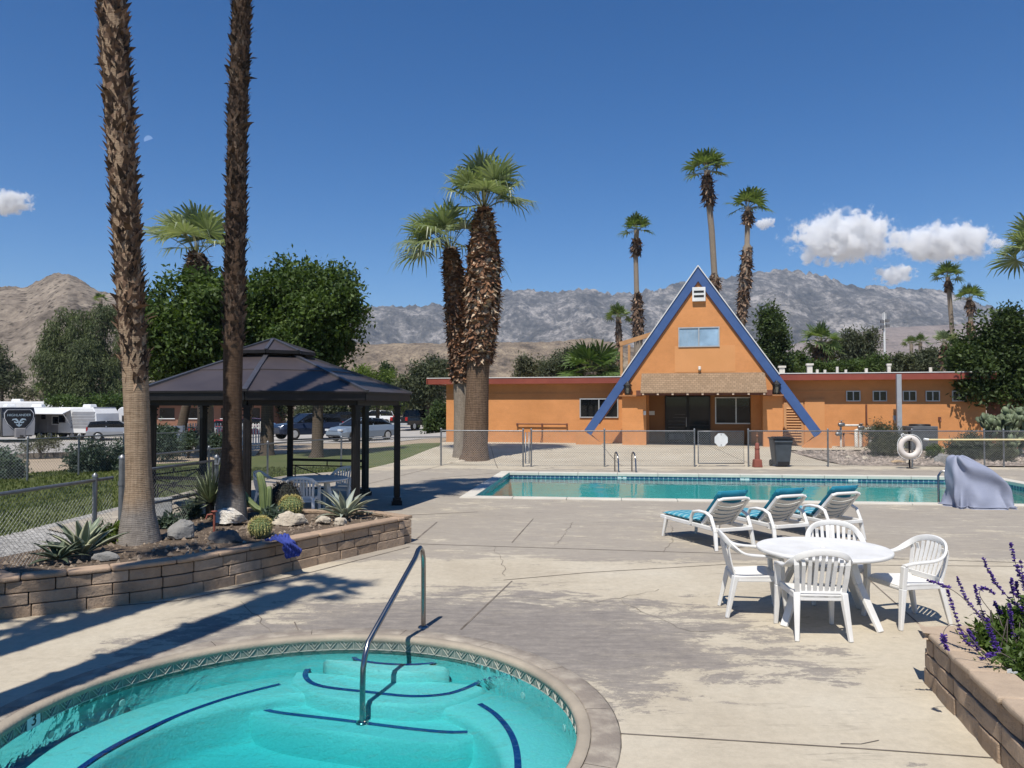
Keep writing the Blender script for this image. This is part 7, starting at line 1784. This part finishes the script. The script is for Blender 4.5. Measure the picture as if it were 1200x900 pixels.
# things in the planter
p = sp(191, 612); ub = thing('utility_box', 'whitewashed square utility post behind the thick palm trunk', 'utility box', (*p[:2], .38), .5); m = MB(); m.box((0, 0, .17), (.24, .24, .40)); m.build('body', M('chalky_paint', (.50, .49, .46), (.30, .29, .27), 6, .9, .4, 30), ub, bevel=.015); m = MB(); m.box((0, 0, .378), (.26, .26, .02)); m.build('lid', ALU, ub)
p = sp(251, 622); tp = thing('garden_tap', 'rusty red standpipe tap in the planter beside the dark palm', 'tap', (*p[:2], .37)); m = MB(); m.tube([(0, 0, 0), (0, 0, .30)], .018, 8); m.tube([(0, 0, .27), (-.09, -.02, .26), (-.11, -.02, .20)], .014, 8); m.build('pipe', SIGN_RED, tp)
m = MB(); m.lathe([(.04, .30), (.045, .315), (.0, .32)], (0, 0, 0), 10); m.build('handle', SIGN_RED, tp)
# crumpled blue towel over the planter cap
def towel():
    o = on_z(333, 636, .44); tgt = Vector((.40, .75, 0)).normalized(); nrm = Vector((tgt.y, -tgt.x, 0)); n = 26; vs = []
    for i in range(n + 1):
        for j in range(n + 1):
            u, v = i / n - .5, j / n                                  # u along the wall, v from the soil over the cap and down
            L = v * .44; wv = .17 + .03 * math.sin(9 * v)
            if L < .24: p = o + nrm * (-.2 + L) + Vector((0, 0, .012))
            else: p = o + nrm * (.045) + Vector((0, 0, .010 - (L - .24)))
            p = p + tgt * (u * wv * 2 * (1 - .35 * v) + .05 * v + .03 * math.sin(6 * v + 2))
            k = .030 * math.sin(11 * u * 2 + 5 * v) + .022 * math.sin(17 * u + 13 * v + 1) + .018 * math.sin(27 * v + 9 * u)
            p += (Vector((0, 0, 1)) if L < .22 else nrm) * (abs(k) + .012)
            vs.append(p)
    m = MB(); W2 = n + 1; m.add(vs, [(i * W2 + j, (i + 1) * W2 + j, (i + 1) * W2 + j + 1, i * W2 + j + 1) for i in range(n) for j in range(n)], 0, True)
    ob = m.build('towel', TOWEL, sub=1); md = ob.modifiers.new('thick', 'SOLIDIFY'); md.thickness = .008; tag(ob, 'crumpled blue towel draped over the planter cap', 'towel')
towel()
# ------------------------------------------------------------------ vehicles
def wheel(root, x, y, r_=.33, w=.22):
    s = 1 if y > 0 else -1; m = MB(); m.tube([(x, y - s * w / 2, r_), (x, y + s * w * .4, r_), (x, y + s * w / 2, r_)], [r_, r_, r_ * .92], 20); t_ = m.build('wheel', RUBBER, root)
    m = MB(); m.tube([(x, y + s * w * .5, r_), (x, y + s * (w * .5 + .015), r_)], [r_ * .62, r_ * .55], 14); m.build('rim', ALU, t_)
def loft(m, secs, mi=0):
    """secs: x, half width, z bottom, z top, top half width"""
    vs = []
    for x, w, z0, z1, wt in secs: vs += [(x, -w, z0), (x, -w * 1.02, z0 + (z1 - z0) * .55), (x, -wt, z1), (x, wt, z1), (x, w * 1.02, z0 + (z1 - z0) * .55), (x, w, z0)]
    n = len(secs); fs = [(i * 6 + k, i * 6 + (k + 1) % 6, (i + 1) * 6 + (k + 1) % 6, (i + 1) * 6 + k) for i in range(n - 1) for k in range(6)] + [tuple(range(6))[::-1], tuple((n - 1) * 6 + k for k in range(6))]
    m.add(vs, fs, mi)
def car(label, loc, rz, paint, kind='sedan', cat='car'):
    root = thing('parked_car' if kind != 'pickup' else 'pickup_truck', label, cat, loc, rz, 'cars parked on the gravel lot'); k = {'sedan': 1.0, 'suv': 1.18, 'pickup': 1.25}[kind]; wz = .33 * (1 if kind == 'sedan' else 1.15)
    m = MB()
    if kind == 'sedan': loft(m, [(-2.3, .72, .42, .80, .62), (-2.2, .86, .28, .96, .74), (-1.5, .9, .24, 1.0, .78), (0, .91, .23, .97, .80), (1.0, .9, .23, .95, .78), (1.9, .86, .26, .84, .72), (2.25, .74, .32, .70, .6), (2.33, .6, .4, .6, .5)])
    elif kind == 'suv': loft(m, [(-2.3, .80, .5, 1.0, .72), (-2.22, .9, .36, 1.12, .80), (-1.2, .94, .32, 1.12, .84), (.8, .94, .32, 1.10, .84), (1.2, .92, .32, 1.06, .8), (2.1, .88, .36, .98, .76), (2.35, .76, .42, .84, .66)])
    else: loft(m, [(-2.8, .93, .55, 1.12, .9), (-2.75, .96, .5, 1.18, .92), (-.9, .97, .45, 1.18, .92), (.9, .97, .45, 1.18, .9), (2.4, .94, .48, 1.12, .84), (2.75, .82, .5, .95, .74)])
    b = m.build('body', paint, root, bevel=.05, seg=3)
    m = MB()
    if kind == 'sedan': cs = [(-1.95, .70, .96, 1.0, .66), (-1.2, .74, .96, 1.36, .56), (-.3, .75, .94, 1.44, .58), (.3, .75, .94, 1.42, .57), (1.2, .70, .93, .97, .66)]
    elif kind == 'suv': cs = [(-2.2, .80, 1.1, 1.14, .74), (-2.0, .82, 1.1, 1.6, .64), (-.8, .84, 1.1, 1.68, .66), (.2, .84, 1.08, 1.66, .65), (1.1, .78, 1.06, 1.1, .72)]
    else: cs = [(-.75, .86, 1.15, 1.2, .80), (-.62, .86, 1.15, 1.78, .68), (.4, .86, 1.15, 1.82, .7), (.75, .86, 1.14, 1.78, .69), (1.45, .82, 1.12, 1.16, .76)]
    loft(m, cs); m.build('window_glass', GLASS, root, bevel=.02)
    m = MB()                                                            # roof skin and pillars
    for (x0, w0, a0, z0, t0), (x1, w1, a1, z1, t1) in zip(cs[1:-1], cs[2:-1]): m.add([(x0, -t0 - .01, z0 + .012), (x1, -t1 - .01, z1 + .012), (x1, t1 + .01, z1 + .012), (x0, t0 + .01, z0 + .012), (x0, -t0 - .01, z0 - .04), (x1, -t1 - .01, z1 - .04), (x1, t1 + .01, z1 - .04), (x0, t0 + .01, z0 - .04)], [(0, 1, 2, 3), (7, 6, 5, 4), (0, 4, 5, 1), (1, 5, 6, 2), (2, 6, 7, 3), (3, 7, 4, 0)])
    for s in (-1, 1):
        for i, j in ((0, 1), (3, 4)): m.bar((cs[i][0], s * cs[i][4], cs[i][3]), (cs[j][0], s * (cs[j][4] + .01), cs[j][3]), .07)
        m.bar((cs[2][0], s * (cs[2][1] + .01), cs[2][2]), (cs[2][0], s * (cs[2][4] + .01), cs[2][3]), .07)
    m.build('roof', paint, root)
    fx_, rx = (1.4, -1.4) if kind != 'pickup' else (1.75, -1.75)
    for x in (fx_, rx):
        for s in (-1, 1): wheel(root, x, s * .82 * (1 if kind == 'sedan' else 1.05), wz)
    ex = 2.24 if kind != 'pickup' else 2.66
    for s in (-1, 1):
        m = MB(); m.box((ex - .02, s * .60, .70 * k), (.16, .34, .13)); m.build('headlight', LAMP_CLEAR, root, bevel=.02)
        m = MB(); m.box((-ex + (.02 if kind != 'pickup' else -.12), s * .70 * (1 if kind == 'sedan' else 1.1), .82 * k), (.12, .24, .17 if kind == 'sedan' else .32)); m.build('tail_light', LAMP_RED, root, bevel=.02)
        m = MB(); m.box((.85, s * 1.0, 1.0 * k), (.12, .18, .12)); m.build('side_mirror', paint, root, bevel=.02)
    m = MB(); m.box((ex + .04, 0, .58 * k), (.06, .9, .16)); m.box((ex + .04, 0, .36 * k), (.06, 1.2, .1)); m.build('grille', BLACK, root)
    m = MB(); m.box((-ex - (.07 if kind != 'pickup' else .16), 0, .72 * k), (.03, .42, .15)); m.build('number_plate', WHITE, root)
    if kind == 'pickup':
        m = MB(); m.box((-1.75, 0, 1.16), (1.75, 1.66, .06)); m.build('bed_cover', BLACK, root)
        m = MB(); m.box((-2.86, 0, .58), (.12, 1.8, .18)); m.build('bumper', ALU, root, bevel=.02)
    return root
def place(px, Y): x = X(px, Y); return (x, Y, gz(x, Y) - .02)
car('silver blue sedan parked nose towards us behind the gazebo', place(424, 49), math.radians(-128), SILVER_BLUE)
car('dark blue car left of the silver blue sedan, half behind a tree trunk', place(360, 51), math.radians(-136), NAVY, 'suv')
car('dark car far behind, between the dark blue car and the sedan', place(398, 70), math.radians(200), CAR_BLACK, 'suv')
car('white car far behind the silver blue sedan', place(437, 84), math.radians(190), CAR_WHITE, 'suv')
car('black pickup seen from behind, left of the building corner', place(487, 70), math.radians(66), CAR_BLACK, 'pickup', 'pickup truck')
car('silver wagon parked beside the white trailers at the left', place(137, 66), math.radians(28), CAR_SILVER, 'suv')
car('red car behind the white picket fence, seen under the gazebo', place(252, 60), math.radians(175), CAR_RED)
car('dark purple car behind the picket fence near the tree trunk', place(292, 58), math.radians(185), M('plum_car_paint', (.06, .012, .03), (.05, .01, .026), 1, .25))
# travel trailers
def trailer(label, loc, rz, L, Wd, Hh, body, wins=(), door=None, skirt=.55, acs=(.0,), extra=None):
    root = thing('travel_trailer', label, 'travel trailer', loc, rz, 'travel trailers on the left lot'); m = MB()
    pr = [(-L / 2, skirt), (-L / 2, Hh - .25), (-L / 2 + .25, Hh), (L / 2 - .4, Hh), (L / 2 - .05, Hh - .5), (L / 2 + .05, Hh - 1.2), (L / 2 - .25, skirt)]
    m.prism([(x, z) for x, z in pr], -Wd / 2, Wd / 2, M4=Matrix(((1, 0, 0, 0), (0, 0, 1, 0), (0, 1, 0, 0), (0, 0, 0, 1)))); m.build('body', body, root, bevel=.06, seg=3)
    m = MB(); m.box((0, 0, Hh + .01), (L - .7, Wd - .1, .05)); rf_ = m.build('roof', RV_WHITE, root)
    for a in acs: m = MB(); m.box((a, 0, Hh + .16), (.95, .75, .26), taper=.85); m.build('roof_unit', RV_WHITE, rf_, bevel=.05)
    for x0, x1, z0, z1, side in wins:
        m = MB(); y = side * (Wd / 2 + .012); m.box(((x0 + x1) / 2, y, (z0 + z1) / 2), (x1 - x0, .03, z1 - z0)); w_ = m.build('window', GLASS, root, bevel=.03)
        m = MB()
        for z in (z0, z1): m.box(((x0 + x1) / 2, y + side * .012, z), (x1 - x0 + .06, .03, .05))
        for x in (x0, x1): m.box((x, y + side * .01, (z0 + z1) / 2), (.05, .03, z1 - z0 - .06))
        m.build('frame', RV_WHITE if body is not RV_WHITE else RV_GREY, w_)
    if door:
        x0, x1, side = door; m = MB(); m.box(((x0 + x1) / 2, side * (Wd / 2 + .015), skirt + 1.0), (x1 - x0, .04, 1.9)); d_ = m.build('door', RV_TAUPE, root, bevel=.02); m = MB(); m.box(((x0 + x1) / 2, side * (Wd / 2 + .04), skirt + 1.45), (.36, .02, .5)); m.build('door_window', GLASS, d_)
    m = MB(); m.box((0, 0, skirt - .06), (L - .6, Wd - .3, .16)); m.bar((L / 2 - .2, 0, skirt - .05), (L / 2 + 1.1, 0, skirt - .05), .12); m.build('chassis', BLACK, root)
    for x in (-.45, .4):
        for s in (-1, 1): wheel(root, x, s * (Wd / 2 - .12), .35)
    return root
zL = -.75
# the dark-fronted trailer that faces us
r1 = trailer('trailer with a black shield-shaped front and pale emblem facing us', (X(22, 62) - 2.3, 64.1, zL), math.radians(-42), 6.2, 2.4, 2.78, RV_BLACK, [(-1.6, -.4, 1.25, 1.95, -1), (.3, 1.4, 1.3, 1.9, -1)], None, acs=(.6,))
Mf = Matrix(((0, 0, 1, 3.16), (1, 0, 0, 0), (0, 1, 0, 0), (0, 0, 0, 1)))      # local (u, v) of the front -> trailer axes
m = MB(); m.prism([(-1.16, .5), (-.5, .48), (.5, .48), (1.16, .5), (1.19, 1.5), (1.12, 2.3), (.9, 2.66), (-.9, 2.66), (-1.12, 2.3), (-1.19, 1.5)], -.3, .0, M4=Mf); fc = m.build('front_cap', RV_BLACK, r1, bevel=.08, seg=3)
m = MB()
for s in (-1, 1):
    pl = [(s * .0, .52), (s * 1.1, .52), (s * 1.14, 1.5), (s * 1.12, 2.0), (s * .92, 1.62), (s * .5, 1.05), (0, .72)]; m.prism(pl if s > 0 else pl[::-1], .001, .012, M4=Mf)
m.build('side_panel', RV_GREY, fc)
shp = [(-1.0, 2.30), (-.8, 2.58), (.8, 2.58), (1.0, 2.30), (.98, 1.9), (.78, 1.5), (.42, 1.1), (.12, .82), (0, .78), (-.12, .82), (-.42, 1.1), (-.78, 1.5), (-.98, 1.9)]
m = MB(); m.prism([(u * 1.05, 1.7 + (v - 1.7) * 1.035) for u, v in shp], .002, .02, M4=Mf); m.build('shield_edge', RV_WHITE, fc); m = MB(); m.prism(shp, .004, .035, M4=Mf); m.build('shield', RV_BLACK, fc)
EM = M('pale_emblem', (.42, .52, .58), (.34, .44, .5), 6, .4); m = MB()
for s in (-1, 1):
    for pl in ([(.04, 1.62), (.30, 1.78), (.52, 1.74), (.44, 1.86), (.2, 1.90), (.06, 1.76)], [(.05, 1.56), (.2, 1.50), (.34, 1.56), (.36, 1.68), (.22, 1.62), (.1, 1.66)], [(.04, 1.36), (.16, 1.44), (.22, 1.40), (.08, 1.26)]):
        pl = [(s * u, v) for u, v in pl]; m.prism(pl if s > 0 else pl[::-1], .036, .046, M4=Mf)
m.prism([(0, 1.16), (.05, 1.3), (.04, 1.62), (0, 1.70), (-.04, 1.62), (-.05, 1.3)], .036, .05, M4=Mf); m.build('emblem', EM, fc)
text('HIGHLANDER', .27, EM, 'lettering', fc, Mf @ Matrix.Translation((0, 2.16, .036)))
m = MB(); m.box((3.5, 0, .75), (.35, .75, .75)); m.build('gas_bottle_cover', RV_TAUPE, r1, bevel=.06)
r2 = trailer('taupe trailer with a white awning, right of the black-fronted one', (X(52, 67), 68.2, zL), math.radians(4), 5.6, 2.4, 2.75, RV_TAUPE, [(-2.0, -1.2, 1.4, 2.1, -1), (.6, 1.2, 1.3, 2.0, -1)], (.0 - .5, .25, -1), acs=(-1.2,))
m = MB(); m.add([(-2.6, -1.22, 2.72), (2.4, -1.22, 2.72), (2.4, -3.0, 2.28), (-2.6, -3.0, 2.28), (-2.6, -1.22, 2.68), (2.4, -1.22, 2.68), (2.4, -3.0, 2.22), (-2.6, -3.0, 2.22)], [(0, 3, 2, 1), (4, 5, 6, 7), (0, 1, 5, 4), (3, 7, 6, 2), (0, 4, 7, 3), (1, 2, 6, 5)]); a_ = m.build('awning', RV_WHITE, r2)
m = MB(); m.bar((2.35, -2.95, 2.24), (2.4, -1.24, .9), .05); m.bar((-2.55, -2.95, 2.24), (-2.6, -1.24, .9), .05); m.tube([(-2.6, -3.0, 2.24), (2.4, -3.0, 2.24)], .07, 8); m.build('awning_arm', RV_WHITE, a_)
r3 = trailer('white trailer with a grey wavy side, right of the awning', (X(92, 66), 67.5, zL), math.radians(-20), 4.6, 2.4, 2.75, RV_WHITE, [(-2.0, -1.2, 1.45, 2.1, -1)], None, acs=(.2,))
m = MB(); y = -1.225
for z0, z1 in ((1.0, 1.22), (1.28, 1.52), (1.58, 1.82), (1.88, 2.1), (2.16, 2.4)): m.prism_y([(-.6 + .1 * (z0 - 1), z0), (2.12, z0), (2.2, z1), (-.5 + .1 * (z0 - 1), z1)], y, y + .02)
m.build('grey_side_panel', RV_GREY, r3)
trailer('long white trailer roof with two roof units behind the black-fronted trailer', (X(35, 78), 78, zL), math.radians(3), 9.5, 2.4, 3.3, RV_WHITE, [(-3, -2, 1.5, 2.2, -1)], None, acs=(-1.2, 2.2))
trailer('long white trailer roof above the hedge, farthest back', (X(96, 90), 90, zL), math.radians(2), 7.6, 2.4, 3.75, RV_WHITE, [(-2, -1, 1.7, 2.4, -1)], None, acs=(1.4,))
trailer('white trailer corner showing beside the thick palm trunk', (X(160, 72), 73, zL), math.radians(12), 3.6, 2.3, 2.75, RV_WHITE, [(-1.4, -.8, 1.4, 2.0, -1)], None, acs=())
# timber kerb, arrow sign, picket fence, reddish house
p0, p1 = at(-30, 536, 33.2), at(86, 531, 34.5); kb = thing('timber_kerb', 'grey timber kerb along the gravel lot at the left', 'kerb', (p0.x, p0.y, gz(p0.x, p0.y)), world=True); m = MB()
for k in range(5):
    a, b = p0.lerp(p1, k / 5), p0.lerp(p1, (k + .97) / 5); a.z, b.z = gz(a.x, a.y) + .09, gz(b.x, b.y) + .09; m.bar(a, b, .24, .22)
m.build('sleepers', M('grey_timber', (.22, .185, .15), (.15, .125, .10), 3, .9), kb)
Y = 34.5; x0, x1 = X(172, Y), X(215, Y); sn = thing('arrow_sign', 'white board sign with a black arrow pointing right, beyond the lawn', 'sign', ((x0 + x1) / 2, Y, 0), world=True); zt, zb_ = Z(499, Y), Z(529, Y); m = MB(); m.box(((x0 + x1) / 2, Y, (zt + zb_) / 2), (x1 - x0, .06, zt - zb_)); m.build('board', WHITE, sn)
m = MB(); za = Z(503, Y); ax0, ax1 = X(190, Y), X(212, Y); m.prism_y([(ax0, za - .085), (ax1 - .22, za - .085), (ax1 - .22, za - .15), (ax1, za), (ax1 - .22, za + .15), (ax1 - .22, za + .085), (ax0, za + .085)], Y - .045, Y - .032); m.build('arrow', BLACK, sn)
m = MB()
for k in range(6): m.box(((X(204, Y) + X(214, Y)) / 2, Y - .036, Z(510.5 + k * 2.9, Y)), (X(214, Y) - X(204, Y) - .04 * (k % 3), .012, .035))
m.build('lettering_line', RV_GREY, sn)
m = MB()
for x in (x0, x1): m.box((x, Y + .06, zt / 2), (.09, .06, zt + .02))
m.build('post', WHITE, sn)
Y = 38; pk_ = thing('picket_fence', 'white picket fence behind the gazebo, right of the arrow sign', 'fence', (X(216, Y), Y, 0), world=True); m = MB(); x = X(217, Y)
while x < X(306, Y): m.box((x, Y, .02 + .66), (.055, .03, 1.28)); x += .135
m.build('pickets', WHITE, pk_); m = MB()
for z in (.3, 1.1): m.box(((X(217, Y) + X(306, Y)) / 2, Y + .035, z), (X(306, Y) - X(217, Y), .03, .09))
for px in (217, 245, 275, 306): m.box((X(px, Y), Y + .06, .7), (.1, .1, 1.42))
m.build('rail', WHITE, pk_)
Y = 68; hs = thing('low_house', 'low reddish brown building behind the trees at the left', 'house', (X(240, Y), Y, 0), world=True); m = MB(); m.box((X(238, Y), Y + 3, 1.15), (X(312, Y) - X(165, Y), 6, 2.5)); m.build('wall', FAR_WALL, hs)
m = MB(); m.box((X(238, Y), Y + 2.8, 2.5), (X(312, Y) - X(165, Y) + .8, 7.2, .2)); m.build('roof', ROOF_WHITE, hs)
for px in (196, 228, 268, 296): m = MB(); m.box((X(px, Y), Y - .02, 1.5), (1.3, .06, .9)); wq = m.build('window', GLASS, hs); m = MB(); m.box((X(px, Y), Y - .06, 1.02), (1.45, .08, .07)); m.build('sill', RV_WHITE, wq)
Y = 96; tr_ = thing('box_truck', 'white box body just above the white car, far behind', 'truck', (X(430, Y), Y, 0), world=True); m = MB(); m.box((X(431, Y), Y + 2, 2.2), (1.6, 4, 2.0)); m.build('cargo_box', RV_WHITE, tr_, bevel=.04); m = MB(); m.box((X(438, Y), Y + 2.2, 1.9), (.9, 2, 1.4)); m.build('cab', CAR_SILVER, tr_, bevel=.08)
for dx in (-.6, .9): m = MB(); m.tube([(X(432, Y) + dx, Y - .05, .5), (X(432, Y) + dx, Y + .25, .5)], .48, 16); m.build('wheel', RUBBER, tr_)
m = MB(); m.box((X(432, Y), Y + 2, .95), (2.6, 3.8, .6)); m.build('chassis', BLACK, tr_)
